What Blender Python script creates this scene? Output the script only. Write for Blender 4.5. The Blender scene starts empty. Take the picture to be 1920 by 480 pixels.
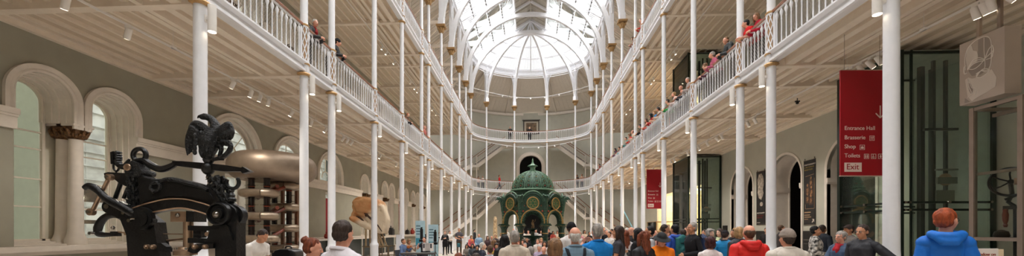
import bpy, bmesh, math, random
import numpy as np
from mathutils import Vector, Matrix, Euler, geometry, noise as mnoise
random.seed(7)
PI = math.pi
SC = bpy.context.scene
COL = SC.collection
R = 6.4; W = 10.95; CAMZ = 1.65; F = 718.0; VX = 995.0; HY = 432.0
TH = math.atan((VX-960)/F); CT, ST = math.cos(TH), math.sin(TH)
def at(px, py, d):
    """place point seen at px,py whose distance along the view axis is d metres"""
    u = (px-960)/F*d
    return Vector((-ST*d+CT*u, CT*d+ST*u, CAMZ+(HY-py)/F*d))
def srgb(r, g, b):
    f = lambda c: (c/255/12.92) if c/255 <= .04045 else ((c/255+.055)/1.055)**2.4
    return (f(r), f(g), f(b))
ORD = 'first second third fourth fifth sixth seventh eighth ninth tenth eleventh twelfth thirteenth fourteenth fifteenth sixteenth seventeenth eighteenth nineteenth twentieth'.split()
ORD += ['twenty-'+o for o in ORD[:9]]+['thirtieth']+['thirty-'+o for o in ORD[:9]]
# ---------------------------------------------------------------- materials
_M = {}
def mat(name, rgb, rough=.6, metal=0., var=.06, scale=6., bump=0., bscale=40., spec=.5, rgb2=None, coat=0., stretch=None):
    if name in _M: return _M[name]
    m = bpy.data.materials.new(name); m.use_nodes = True
    nt = m.node_tree; b = nt.nodes['Principled BSDF']
    b.inputs['Roughness'].default_value = rough; b.inputs['Metallic'].default_value = metal
    b.inputs['Specular IOR Level'].default_value = spec
    if coat: b.inputs['Coat Weight'].default_value = coat
    c = srgb(*rgb)
    if rgb2: c2 = srgb(*rgb2)
    else: c2 = tuple(max(0, x*(1-var*2)) for x in c)
    tc = nt.nodes.new('ShaderNodeTexCoord'); n = nt.nodes.new('ShaderNodeTexNoise')
    n.inputs['Scale'].default_value = scale; n.inputs['Detail'].default_value = 4
    src = tc.outputs['Object']
    if stretch:
        mp = nt.nodes.new('ShaderNodeMapping'); mp.inputs['Scale'].default_value = stretch
        nt.links.new(src, mp.inputs['Vector']); src = mp.outputs['Vector']
    nt.links.new(src, n.inputs['Vector'])
    r = nt.nodes.new('ShaderNodeValToRGB')
    r.color_ramp.elements[0].position = .35; r.color_ramp.elements[1].position = .65
    r.color_ramp.elements[0].color = (*c2, 1); r.color_ramp.elements[1].color = (*c, 1)
    nt.links.new(n.outputs['Fac'], r.inputs['Fac']); nt.links.new(r.outputs['Color'], b.inputs['Base Color'])
    if bump:
        n2 = nt.nodes.new('ShaderNodeTexNoise'); n2.inputs['Scale'].default_value = bscale; n2.inputs['Detail'].default_value = 3
        nt.links.new(src, n2.inputs['Vector'])
        bp = nt.nodes.new('ShaderNodeBump'); bp.inputs['Strength'].default_value = bump; bp.inputs['Distance'].default_value = .02
        nt.links.new(n2.outputs['Fac'], bp.inputs['Height']); nt.links.new(bp.outputs['Normal'], b.inputs['Normal'])
    _M[name] = m; return m
def glass(name, tint, opac, rough=.03, gl=.12, trans=None):
    if name in _M: return _M[name]
    m = bpy.data.materials.new(name); m.use_nodes = True; nt = m.node_tree; nt.nodes.clear()
    out = nt.nodes.new('ShaderNodeOutputMaterial'); t = nt.nodes.new('ShaderNodeBsdfTransparent')
    t.inputs['Color'].default_value = (*srgb(*tint), 1)
    g = nt.nodes.new('ShaderNodeBsdfGlossy'); g.inputs['Roughness'].default_value = rough; g.inputs['Color'].default_value = (.9, .95, .92, 1)
    mx = nt.nodes.new('ShaderNodeMixShader'); lw = nt.nodes.new('ShaderNodeLayerWeight'); lw.inputs['Blend'].default_value = gl
    nt.links.new(lw.outputs['Fresnel'], mx.inputs['Fac']); nt.links.new(t.outputs[0], mx.inputs[1]); nt.links.new(g.outputs[0], mx.inputs[2])
    last = mx
    if opac:
        d = nt.nodes.new('ShaderNodeBsdfTranslucent' if trans else 'ShaderNodeBsdfDiffuse'); d.inputs['Color'].default_value = (*srgb(*(trans or tint)), 1)
        m2 = nt.nodes.new('ShaderNodeMixShader'); m2.inputs['Fac'].default_value = opac
        nt.links.new(mx.outputs[0], m2.inputs[1]); nt.links.new(d.outputs[0], m2.inputs[2]); last = m2
    nt.links.new(last.outputs[0], out.inputs['Surface'])
    _M[name] = m; return m
def emit(name, rgb, s):
    if name in _M: return _M[name]
    m = bpy.data.materials.new(name); m.use_nodes = True; nt = m.node_tree
    b = nt.nodes['Principled BSDF']; b.inputs['Base Color'].default_value = (*srgb(*rgb), 1)
    b.inputs['Emission Color'].default_value = (*srgb(*rgb), 1); b.inputs['Emission Strength'].default_value = s
    _M[name] = m; return m
WHITE = mat('white_paint', (231, 231, 234), .45, var=.02, bump=.03)
CREAM = mat('cream_plaster', (226, 217, 206), .7, var=.04, bump=.05)
CEIL = mat('ceiling_paint', (210, 193, 171), .6, var=.03)
CEILB = mat('ceiling_beam_paint', (234, 221, 204), .55, var=.03)
WALLM = mat('sage_wall', (160, 157, 142), .85, var=.04, scale=2., bump=.05)
WALLE = mat('pale_sage_wall', (186, 185, 172), .85, var=.03, scale=2., bump=.05)
GOLD = mat('gilt', (206, 166, 112), .42, .3, var=.12, scale=30)
GOLDC = mat('gilt_capital', (200, 160, 108), .5, .25, var=.25, scale=25, bump=.4, bscale=30)
CAPD = mat('dark_gilt', (134, 94, 56), .5, .3, var=.4, scale=22, bump=.6, bscale=26)
RAILW = mat('handrail_wood', (150, 92, 55), .4, var=.2, scale=5)
WOODP = mat('roof_boards', (190, 184, 172), .7, var=.06)
FLOORM = mat('stone_floor', (200, 189, 177), .35, var=.06, scale=1.5)
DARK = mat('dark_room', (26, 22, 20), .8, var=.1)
BLACKI = mat('black_iron', (20, 20, 21), .36, .25, var=.3, scale=14, bump=.25, bscale=45, spec=.55)
IRON2 = mat('black_cast_ornament', (24, 24, 25), .42, .3, var=.3, scale=20, bump=.9, bscale=60, spec=.6)
BRASS = mat('brass', (188, 158, 132), .34, .8, var=.15, scale=10)
STEEL = mat('steel', (165, 158, 150), .25, 1., var=.1)
SPOTW = mat('white_lamp_metal', (235, 230, 224), .4, var=.02)
LAMP = emit('lamp_face', (255, 238, 210), 6.)
SKYG = glass('roof_glass', (252, 252, 252), .012, trans=(245, 246, 246))
WING = glass('window_glass', (247, 250, 248), .03, gl=.12)
LIFTG = glass('lift_glass', (247, 252, 249), .015, gl=.22)
CLEARG = glass('clear_glass', (248, 251, 249), .0, gl=.15)
# ---------------------------------------------------------------- mesh builder
class MB:
    def __init__(s): s.v = []; s.f = []
    def add(s, vs, fs):
        o = len(s.v); s.v += [tuple(v) for v in vs]; s.f += [tuple(i+o for i in f) for f in fs]; return s
    def box(s, c, sz, rot=None):
        x, y, z = (k/2 for k in sz)
        vs = [Vector((a*x, b*y, d*z)) for a in (-1, 1) for b in (-1, 1) for d in (-1, 1)]
        if rot is not None:
            m = rot if isinstance(rot, Matrix) else Euler(rot).to_matrix()
            vs = [m @ v for v in vs]
        c = Vector(c)
        return s.add([v+c for v in vs], [(0, 1, 3, 2), (4, 6, 7, 5), (0, 4, 5, 1), (2, 3, 7, 6), (0, 2, 6, 4), (1, 5, 7, 3)])
    def bb(s, x0, x1, y0, y1, z0, z1):
        return s.box(((x0+x1)/2, (y0+y1)/2, (z0+z1)/2), (abs(x1-x0), abs(y1-y0), abs(z1-z0)))
    def bar(s, p, q, w, h, up=(0, 0, 1)):
        p, q = Vector(p), Vector(q); d = q-p; L = d.length
        if L < 1e-6: return s
        y = d/L; u = Vector(up); x = y.cross(u)
        if x.length < 1e-5: x = y.cross(Vector((1, 0, 0)))
        x.normalize(); z = x.cross(y)
        return s.box((p+q)/2, (w, L, h), Matrix((x, y, z)).transposed())
    def tube(s, pts, rad, n=8, caps=True, sx=1., up=None):
        pts = [Vector(p) for p in pts]; N = len(pts)
        rs = rad if isinstance(rad, (list, tuple)) else [rad]*N
        vs = []; prev = None
        for i, p in enumerate(pts):
            t = (pts[min(i+1, N-1)]-pts[max(i-1, 0)])
            if t.length < 1e-9: t = Vector((0, 0, 1))
            t.normalize()
            if prev is None:
                a = Vector(up) if up else (Vector((0, 0, 1)) if abs(t.z) < .9 else Vector((1, 0, 0)))
                x = t.cross(a).normalized()
            else:
                x = prev-t*prev.dot(t)
                x = x.normalized() if x.length > 1e-6 else t.cross(Vector((0, 0, 1))).normalized()
            prev = x; y = t.cross(x)
            for k in range(n):
                a = 2*PI*k/n
                vs.append(p+x*math.cos(a)*rs[i]*sx+y*math.sin(a)*rs[i])
        fs = [(i*n+k, i*n+(k+1) % n, (i+1)*n+(k+1) % n, (i+1)*n+k) for i in range(N-1) for k in range(n)]
        if caps: fs += [tuple(range(n-1, -1, -1)), tuple(range((N-1)*n, N*n))]
        return s.add(vs, fs)
    def cyl(s, p, q, r0, r1=None, n=12):
        return s.tube([p, q], [r0, r0 if r1 is None else r1], n)
    def lathe(s, prof, c=(0, 0, 0), n=16, sq=(1, 1), ax=None):
        c = Vector(c); vs = []; m = ax
        for r, z in prof:
            for k in range(n):
                a = 2*PI*k/n; v = Vector((r*math.cos(a)*sq[0], r*math.sin(a)*sq[1], z))
                vs.append(c+(m @ v if m else v))
        N = len(prof)
        fs = [(i*n+k, i*n+(k+1) % n, (i+1)*n+(k+1) % n, (i+1)*n+k) for i in range(N-1) for k in range(n)]
        fs += [tuple(range(n-1, -1, -1)), tuple(range((N-1)*n, N*n))]
        return s.add(vs, fs)
    def sph(s, c, r, n=12, m=8, rot=None):
        r = (r, r, r) if isinstance(r, (int, float)) else r
        c = Vector(c); vs = []; mt = Euler(rot).to_matrix() if rot else None
        for i in range(m+1):
            t = PI*i/m
            for k in range(n):
                a = 2*PI*k/n; v = Vector((r[0]*math.sin(t)*math.cos(a), r[1]*math.sin(t)*math.sin(a), -r[2]*math.cos(t)))
                vs.append(c+(mt @ v if mt else v))
        fs = [(i*n+k, i*n+(k+1) % n, (i+1)*n+(k+1) % n, (i+1)*n+k) for i in range(m) for k in range(n)]
        return s.add(vs, fs)
    def torus(s, c, R0, r, n=24, m=8, ax=None, a0=0, a1=2*PI, sz=1.):
        pts = []; c = Vector(c)
        full = abs(a1-a0-2*PI) < 1e-6
        vs = []
        N = n if full else n+1
        for i in range(N):
            a = a0+(a1-a0)*i/n
            for k in range(m):
                b = 2*PI*k/m
                v = Vector(((R0+r*math.cos(b))*math.cos(a), (R0+r*math.cos(b))*math.sin(a), r*sz*math.sin(b)))
                vs.append(c+(ax @ v if ax else v))
        fs = [(i % N*m+k, (i+1) % N*m+k, (i+1) % N*m+(k+1) % m, i % N*m+(k+1) % m) for i in range(n) for k in range(m)]
        if not full: fs += [tuple(range(m)), tuple(range((N-1)*m+m-1, (N-1)*m-1, -1))]
        return s.add(vs, fs)
    def prism(s, poly, fn, t0, t1, holes=()):
        """extrude a 2-D outline; fn(u,v,t) -> point"""
        loops = [poly]+list(holes)
        flat = [p for l in loops for p in l]
        tri = geometry.tessellate_polygon([[Vector((p[0], p[1], 0)) for p in l] for l in loops])
        n = len(flat)
        vs = [fn(p[0], p[1], t0) for p in flat]+[fn(p[0], p[1], t1) for p in flat]
        fs = [tuple(t) for t in tri]+[tuple(i+n for i in reversed(t)) for t in tri]
        o = 0
        for l in loops:
            k = len(l)
            fs += [(o+i, o+(i+1) % k, n+o+(i+1) % k, n+o+i) for i in range(k)]
            o += k
        return s.add(vs, fs)
    def loft(s, loops, closed=True, caps=False):
        n = len(loops[0]); vs = [p for l in loops for p in l]
        e = n if closed else n-1
        fs = [(i*n+k, i*n+(k+1) % n, (i+1)*n+(k+1) % n, (i+1)*n+k) for i in range(len(loops)-1) for k in range(e)]
        if caps: fs += [tuple(range(n-1, -1, -1)), tuple(range((len(loops)-1)*n, len(loops)*n))]
        return s.add(vs, fs)
    def mesh(s, name, m=None, smooth=35):
        me = bpy.data.meshes.new(name); me.from_pydata(s.v, [], s.f); me.update()
        bm = bmesh.new(); bm.from_mesh(me); bmesh.ops.recalc_face_normals(bm, faces=bm.faces); bm.to_mesh(me); bm.free()
        if smooth:
            me.shade_smooth(); me.set_sharp_from_angle(angle=math.radians(smooth))
        if m: me.materials.append(m)
        return me
def obj(name, mb, m=None, parent=None, loc=None, smooth=35):
    me = mb.mesh(name, m, smooth) if isinstance(mb, MB) else mb
    o = bpy.data.objects.new(name, me); COL.objects.link(o)
    if parent: o.parent = parent
    if loc is not None: o.location = loc
    return o
def tag(o, label, cat, group=None):
    o['label'] = label; o['category'] = cat
    if group: o['group'] = group
    return o
def thing(name, label, cat, loc=(0, 0, 0), rz=0, group=None):
    o = bpy.data.objects.new(name, None); COL.objects.link(o); o.empty_display_size = .1
    o.location = loc; o.rotation_euler = (0, 0, rz)
    return tag(o, label, cat, group)
def struct(name, mb, m=None, smooth=35, label=None, cat=None):
    o = obj(name, mb, m, smooth=smooth); o['kind'] = 'structure'
    if label: o['label'] = label; o['category'] = cat or 'structure'
    return o
def structroot(name, loc=(0, 0, 0)):
    o = bpy.data.objects.new(name, None); COL.objects.link(o); o.location = loc; o['kind'] = 'structure'; return o
def kids(o): return [c for c in bpy.data.objects if c.parent == o]
def dup(root, loc=None, rz=None, label=None, group=None):
    r = root.copy(); COL.objects.link(r)
    if loc is not None: r.location = loc
    if rz is not None: r.rotation_euler = (0, 0, rz)
    if label: r['label'] = label
    if group: r['group'] = group
    for c in root.children:
        d = c.copy(); COL.objects.link(d); d.parent = r
        for g in c.children:
            e = g.copy(); COL.objects.link(e); e.parent = d
    return r
def text(name, s, size, m, parent, loc, rot, align='LEFT', ext=.002, sx=1.):
    cu = bpy.data.curves.new(name, 'FONT'); cu.body = s; cu.size = size; cu.extrude = ext; cu.align_x = align
    t = bpy.data.objects.new('tmp_text', cu); COL.objects.link(t)
    me = bpy.data.meshes.new_from_object(t.evaluated_get(bpy.context.evaluated_depsgraph_get())); me.name = name
    bpy.data.objects.remove(t); me.materials.clear(); me.materials.append(m)
    o = bpy.data.objects.new(name, me); COL.objects.link(o); o.location = loc; o.rotation_euler = rot; o.scale = (sx, 1, 1)
    if parent: o.parent = parent
    return o
# ================================================================ ARCHITECTURE
YB = -14.0                        # back end of the modelled hall
CY = [R*k for k in (1.113, 1.645, 1.88, 2.405, 2.93, 3.465, 3.71, 4.243, 4.786, 5.324, 5.854, 6.38)]
YD = CY[-1]; EB = .72*R           # apse: half ellipse
WB = 1.40*R                       # outer apse wall half depth
DZ = 5.95                         # storey height
Z1 = 6.386                        # lower gallery deck
CZ = 6.18                         # ceiling under the lower gallery
ZWALL = 16.8; ZEAVE = 20.5; ZRIDGE = 24.2
ZCAP0, ZCAP1 = 15.78, 16.3
def ell(a, b, t): return Vector((a*math.cos(t), YD+b*math.sin(t), 0))
def upath(off, n=28, y0=YB):
    """plan line of the gallery front, offset outwards"""
    p = [Vector((R+off, y0, 0))]
    p += [ell(R+off, EB+off, PI*i/n) for i in range(n+1)]
    p += [Vector((-R-off, y0, 0))]
    return p
# floor
f = MB(); f.bb(-W-6, W+6, YB, YD+WB+1, -.3, 0); struct('floor', f, FLOORM)
# galleries: slab with underside boards, joists
for lv in (0, 1):
    dz = lv*DZ
    tagn = ('lower', 'upper')[lv]
    for sd in (-1, 1):
        s = MB()
        s.bb(sd*(R+.05), sd*W, YB, YD, CZ+dz+.02, Z1+dz)
        struct('floor_%s_gallery_%s' % (tagn, 'left' if sd < 0 else 'right'), s, FLOORM)
        c = MB()
        c.bb(sd*(R+.15), sd*(W-.02), YB, YD, CZ+dz, CZ+dz+.018)
        x = R+1.75; j = MB()
        while x < W-.2:
            j.bb(sd*(x-.032), sd*(x+.032), YB, YD, CZ+dz-.075, CZ+dz); x += .41
        for k, (a, b, h) in enumerate(((.3, .52, .16), (.72, .9, .12), (1.08, 1.2, .18), (1.36, 1.5, .11))):
            j.bb(sd*(R+a), sd*(R+b), YB, YD, CZ+dz-h, CZ+dz-.001)
        j.bb(sd*(W-.22), sd*W, YB, YD, CZ+dz-.10, CZ+dz); j.bb(sd*(W-.12), sd*W, YB, YD, CZ+dz-.2, CZ+dz-.09)
        for y in [CY[0]-3.41*k for k in (3, 2, 1)]+CY:
            j.bb(sd*(R+.1), sd*(W-.1), y-.09, y+.09, CZ+dz-.187, CZ+dz+.001)
        co = struct('ceiling_%s_gallery_%s' % (tagn, 'left' if sd < 0 else 'right'), c, CEIL); obj('joists', j, CEILB, co)
    # apse part of the gallery: a narrow landing
    s = MB(); n = 28
    def ring(a, b): return [ell(a, b, PI*i/n) for i in range(n+1)]
    inn, outw = ring(R+.05, EB+.05), ring(R+1.9, EB+1.5)
    lo, hi = CZ+dz, Z1+dz
    loops = [[Vector((p.x, p.y, z)) for p in ln] for ln, z in ((inn, lo), (outw, lo), (outw, hi), (inn, hi), (inn, lo))]
    s.loft(loops, closed=False); struct('floor_%s_gallery_apse' % tagn, s, CREAM)
    # outer corners of the apse floor at the springing
    # fascia beam
    f = MB()
    prof = [(-.06, CZ+dz-.08), (-.10, CZ+dz-.06), (-.10, CZ+dz+.0), (-.05, CZ+dz+.03), (-.05, Z1+dz-.09), (-.09, Z1+dz-.06), (-.14, Z1+dz-.04), (-.14, Z1+dz+.0), (.1, Z1+dz+.0), (.12, CZ+dz-.08)]
    loops = []
    for off, z in prof+[prof[0]]:
        loops.append([Vector((p.x, p.y, z)) for p in upath(off)])
    f.loft(loops, closed=False); struct('trim_%d' % (lv+1), f, WHITE)
# ---- iron columns -------------------------------------------------
def col_parts():
    P = []
    m = MB(); m.lathe([(.19, 0), (.19, .12), (.165, .16), (.16, .98), (.175, 1.02), (.17, 1.1), (.125, 1.16), (.118, 1.3), (.112, 5.98), (.115, 6.02)], n=20); P.append(('lower_shaft', m.mesh('lower_shaft', WHITE)))
    drum = MB()
    for z0 in (6.09,):
        drum.lathe([(.13, z0), (.12, z0+.02), (.12, z0+.2), (.13, z0+.22)], n=20)
        for k in range(14):
            a = 2*PI*k/14; drum.cyl((.122*math.cos(a), .122*math.sin(a), z0+.02), (.122*math.cos(a), .122*math.sin(a), z0+.2), .014, n=6)
    P.append(('fluted_drum', drum.mesh('fluted_drum', WHITE)))
    g = MB(); g.lathe([(.11, 6.0), (.16, 6.02), (.185, 6.045), (.175, 6.07), (.14, 6.09), (.11, 6.1)], n=24); P.append(('ring', g.mesh('ring', GOLD)))
    g = MB(); g.lathe([(.11, 6.3), (.15, 6.32), (.155, 6.35), (.13, 6.38), (.11, 6.39)], n=24); P.append(('ring', g.mesh('ring', GOLD)))
    g = MB(); g.lathe([(.11, 7.39), (.135, 7.41), (.14, 7.44), (.12, 7.46), (.1, 7.47)], n=24); P.append(('ring', g.mesh('ring', GOLD)))
    core = MB(); core.lathe([(.098, 6.38), (.098, 7.42)], n=20)
    P.append(('sleeve_core', core.mesh('sleeve_core', mat('sleeve_core', (176, 140, 104), .6))))
    lat = MB()
    for sg in (-1, 1):
        for k in range(7):
            pts = [(.112*math.cos(2*PI*k/7+sg*t*2.6), .112*math.sin(2*PI*k/7+sg*t*2.6), 6.39+1.02*t) for t in [i/16 for i in range(17)]]
            lat.tube(pts, .0125, 5)
    lat.lathe([(.098, 6.385), (.124, 6.39), (.124, 6.43), (.098, 6.44)], n=20); lat.lathe([(.098, 7.36), (.122, 7.365), (.122, 7.41), (.098, 7.415)], n=20)
    P.append(('lattice_sleeve', lat.mesh('lattice_sleeve', WHITE)))
    m = MB(); m.lathe([(.105, 7.46), (.1, 7.6), (.098, 11.93), (.104, 11.97)], n=20); P.append(('middle_shaft', m.mesh('middle_shaft', WHITE)))
    m = MB(); m.lathe([(.1, 13.41), (.094, 13.6), (.09, 15.74), (.1, 15.8)], n=20); P.append(('upper_shaft', m.mesh('upper_shaft', WHITE)))
    c = MB(); c.lathe([(.1, 15.76), (.14, 15.79), (.12, 15.83), (.13, 15.9), (.2, 16.02), (.24, 16.1), (.2, 16.12)], n=16)
    for k in range(8):
        a = 2*PI*k/8
        pts = [((.12+.05*t+.13*t**3)*math.cos(a), (.12+.05*t+.13*t**3)*math.sin(a), 15.84+.32*t-.08*t**4) for t in [i/5 for i in range(6)]]
        c.tube(pts, [.05, .06, .055, .05, .04, .015], 6)
    c.box((0, 0, 16.19), (.56, .56, .07)); c.box((0, 0, 16.26), (.64, .64, .08))
    P.append(('capital', c.mesh('capital', GOLDC)))
    return P
CP = col_parts()
NEARW = ['nearest the camera']
def make_column(x, y, label, nlab=0):
    t = thing('iron_column', label, 'column', (x, y, 0), 0, 'slender white iron columns')
    for nm, me in CP:
        obj(nm, me, None, t)
        if nm in ('ring', 'lattice_sleeve', 'sleeve_core', 'fluted_drum'):
            obj(nm, me, None, t, (0, 0, DZ))
    return t
for sd in (-1, 1):
    s_ = 'left' if sd < 0 else 'right'
    for i, y in enumerate(CY):
        make_column(sd*R, y, 'slender white iron column with gold rings, %s from the front on the %s side' % (ORD[i], s_))
APC = []
for k, x in enumerate((-.79, -.30, .30, .79)):
    y = YD+EB*math.sqrt(1-x*x); APC.append((x*R, y))
    make_column(x*R, y, 'white iron column on the curved far end, %s from the left' % ORD[k])
# tube lights clipped on the columns
tl = MB(); tl.lathe([(.07, 5.49), (.072, 5.5), (.072, 6.0), (.06, 6.01)], n=16)
tlm = tl.mesh('tube_body', SPOTW)
tb = MB(); tb.box((-.094, 0, 5.75), (.05, .03, .06)); tb.box((-.121, 0, 5.75), (.006, .08, .14)); tbm = tb.mesh('bracket', SPOTW)
tr_ = MB(); tr_.lathe([(.066, 5.487), (.066, 5.492)], n=16); trm = tr_.mesh('lamp_face', LAMP)
for sd in (-1, 1):
    for i, y in enumerate(CY):
        t = thing('tube_light', 'white cylinder lamp clamped high on the %s iron column of the %s side' % (ORD[i], 'left' if sd < 0 else 'right'), 'lamp', (sd*(R-.24), y, 0), 0 if sd < 0 else PI, 'cylinder lamps on the columns')
        obj('tube_body', tlm, None, t); obj('bracket', tbm, None, t); obj('lamp_face', trm, None, t)
for k, (x, y) in enumerate(APC):
    d = Vector((0-x, YD-y, 0)).normalized()
    t = thing('tube_light', 'white cylinder lamp on the curved far end, %s from the left' % ORD[k], 'lamp', (x+d.x*.24, y+d.y*.24, 0), math.atan2(d.y, d.x), 'cylinder lamps on the columns')
    obj('tube_body', tlm, None, t); obj('bracket', tbm, None, t); obj('lamp_face', trm, None, t)
# ---- railings -------------------------------------------------------
bal = MB()
bal.lathe([(.028, 0), (.028, .03), (.016, .07), (.013, .12), (.015, .2), (.013, .3), (.015, .62), (.022, .65), (.015, .68), (.02, .72), (.04, .79), (.043, .83), (.02, .88), (.016, .9), (.034, .935)], n=8)
BAL = bal.mesh('baluster', WHITE)
def railing(p, q, z, label, detail):
    """p,q: plan end points along the gallery front"""
    p, q = Vector(p), Vector(q); d = q-p; L = d.length; t = thing('balcony_railing', label, 'railing', (p.x, p.y, z), math.atan2(d.y, d.x), 'white gallery railings')
    a, b = .13, L-.13
    m = MB(); m.bb(a, b, -.05, .05, 1.0, 1.03); m.bb(a, b, -.055, .055, 1.03, 1.065); obj('handrail', m, RAILW, t)
    m = MB(); m.bb(a, b, -.035, .035, .0, .04); m.bb(a, b, -.03, .03, .965, 1.0)
    for e in (a+.03, b-.03): m.bb(e-.03, e+.03, -.03, .03, 0, 1.0)
    n = max(3, round(L/.205))
    xs = [a+.02+(b-a-.04)*(k+.5)/n for k in range(n)]
    st = xs[1]-xs[0]
    for k in range(n+1):          # little arches between the baluster heads
        xc = xs[0]+st*(k-.5)
        m.tube([(xc+st*.5*math.cos(u), 0, .9+.075*math.sin(u)) for u in [PI*j/6 for j in range(7)]], .011, 5)
    obj('rails', m, WHITE, t)
    if detail:
        for x in xs: obj('baluster', BAL, None, t, (x, 0, .03))
    else:
        m = MB()
        for x in xs: m.lathe([(.026, .03), (.014, .1), (.015, .68), (.04, .83), (.02, .9), (.034, .965)], (x, 0, 0), n=6)
        obj('balusters', m, WHITE, t)
    if detail == 2:
        m = MB(); h = .93; sp = .075; nn = int((b-a+h*.7)/sp)
        for sg in (-1, 1):
            for k in range(nn):
                x0 = a-h*.7+k*sp; pts = []
                u0, u1 = 0., 1.
                xa, xb = x0, x0+h*.7
                if xa < a: u0 = (a-xa)/(xb-xa)
                if xb > b: u1 = (b-xa)/(xb-xa)
                if u1 <= u0: continue
                P = lambda u: ((xa+(xb-xa)*u) if sg > 0 else (a+b-(xa+(xb-xa)*u)), .075, .035+h*u)
                m.bar(P(u0), P(u1), .006, .006)
        obj('wire_mesh', m, mat('mesh_wire', (188, 180, 172), .5, .3), t, smooth=0)
    return t
for lv in (0, 1):
    z = Z1+lv*DZ; nm = ('lower', 'upper')[lv]
    for sd in (-1, 1):
        ys = [CY[0]-3.41]+CY; s_ = 'left' if sd < 0 else 'right'
        for i in range(len(ys)-1):
            if lv == 1 and i < 3: pass
            lab = 'white balustrade of the %s %s gallery, %s' % (nm, s_, ('short panel between the %s and %s columns' if i in (2, 6) else 'bay between the %s and %s columns') % (ORD[i-1], ORD[i]) if i else 'bay before the first column')
            det = 2 if i <= 7 else 1
            if sd < 0: railing((-R, ys[i], 0), (-R, ys[i+1], 0), z, lab, det)
            else: railing((R, ys[i+1], 0), (R, ys[i], 0), z, lab, det)
    # apse railing: five curved bays
    edge = [0]+[math.acos(k) for k in (.79, .30, -.30, -.79)]+[PI]
    for k in range(5):
        t0, t1 = edge[4-k], edge[5-k]
        t = thing('balcony_railing', 'white curved balustrade on the %s tier of the far end, %s bay from the left' % (nm, ORD[k]), 'railing', (0, 0, z), 0, 'white gallery railings')
        N = 9
        path = lambda off: [ell(R+off, EB+off, t1+(t0-t1)*i/N) for i in range(N+1)]
        m = MB(); A, B = path(-.055), path(.055)
        m.loft([[Vector((p.x, p.y, zz)) for p in ln] for ln, zz in ((A, 1.0), (B, 1.0), (B, 1.065), (A, 1.065), (A, 1.0))], closed=False); obj('handrail', m, RAILW, t)
        m = MB(); A, B = path(-.03), path(.03)
        for z0, z1 in ((0, .04), (.93, 1.0)):
            m.loft([[Vector((p.x, p.y, zz)) for p in ln] for ln, zz in ((A, z0), (B, z0), (B, z1), (A, z1), (A, z0))], closed=False)
        obj('rails', m, WHITE, t)
        n = 16
        for j in range(n):
            p = ell(R, EB, t1+(t0-t1)*(j+.5)/n); obj('baluster', BAL, None, t, (p.x, p.y, .03))
# ---- roof arches ----------------------------------------------------
def roof_arch_mesh():
    a = MB()
    n = 40; w = .14
    def arc(r, y): return [Vector((r*math.cos(PI*i/n), y, ZCAP1+.1+r*math.sin(PI*i/n))) for i in range(n+1)]
    ri, ro = R-.2, R+.14
    a.loft([arc(ri, -w), arc(ro, -w), arc(ro, w), arc(ri, w), arc(ri, -w)], closed=False)
    a.loft([arc(ri-.04, -w*.45), arc(ri, -w*.45), arc(ri, w*.45), arc(ri-.04, w*.45), arc(ri-.04, -w*.45)], closed=False)
    return a
def pier_mesh():
    p = MB(); p.bb(-.15, .15, -.15, .15, ZCAP1, ZEAVE); p.bb(-.2, .2, -.2, .2, ZCAP1, ZCAP1+.5); p.bb(-.17, .17, -.17, .17, ZCAP1+2.9, ZCAP1+3.05)
    for sg in (-1, 1):            # quarter brackets to the eaves beam
        p.tube([(0, sg*(.1+1.3*(1-math.cos(t))), ZEAVE-1.75+1.6*math.sin(t)) for t in [PI/2*i/8 for i in range(9)]], .085, 6)
    return p
RA = roof_arch_mesh().mesh('arch_rib', WHITE); PM = pier_mesh().mesh('pier', WHITE)
for i, y in enumerate(CY):
    t = thing('roof_arch', 'white semicircular roof arch spanning the hall, %s from the front' % ORD[i], 'arch', (0, y, 0), 0, 'white roof arches')
    obj('arch_rib', RA, None, t)
    for sd in (-1, 1): obj('pier', PM, None, t, (sd*R, 0, 0))
for k, (x, y) in enumerate(APC):
    t = thing('dome_rib', 'white curved rib of the far half dome, %s from the left' % ORD[k], 'rib', (0, YD, 0), 0, 'ribs of the far dome')
    m = MB(); px, py = x, y-YD; L = math.hypot(px, py); ux, uy = px/L, py/L; n = 24
    sidev = Vector((-uy, ux, 0))
    def arc2(k0, o):
        out = []
        for i in range(n+1):
            a = PI/2*i/n; out.append(Vector((px*math.cos(a)*k0, py*math.cos(a)*k0, ZCAP1+.1+R*math.sin(a)*k0))+sidev*o)
        return out
    m.loft([arc2(.972, -.11), arc2(1.02, -.11), arc2(1.02, .11), arc2(.972, .11), arc2(.972, -.11)], closed=False)
    obj('rib', m, WHITE, t)
    q = obj('pier', PM, None, t, (px, py, 0)); q.rotation_euler = (0, 0, math.atan2(uy/ (EB*EB), ux/(R*R)))
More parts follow.
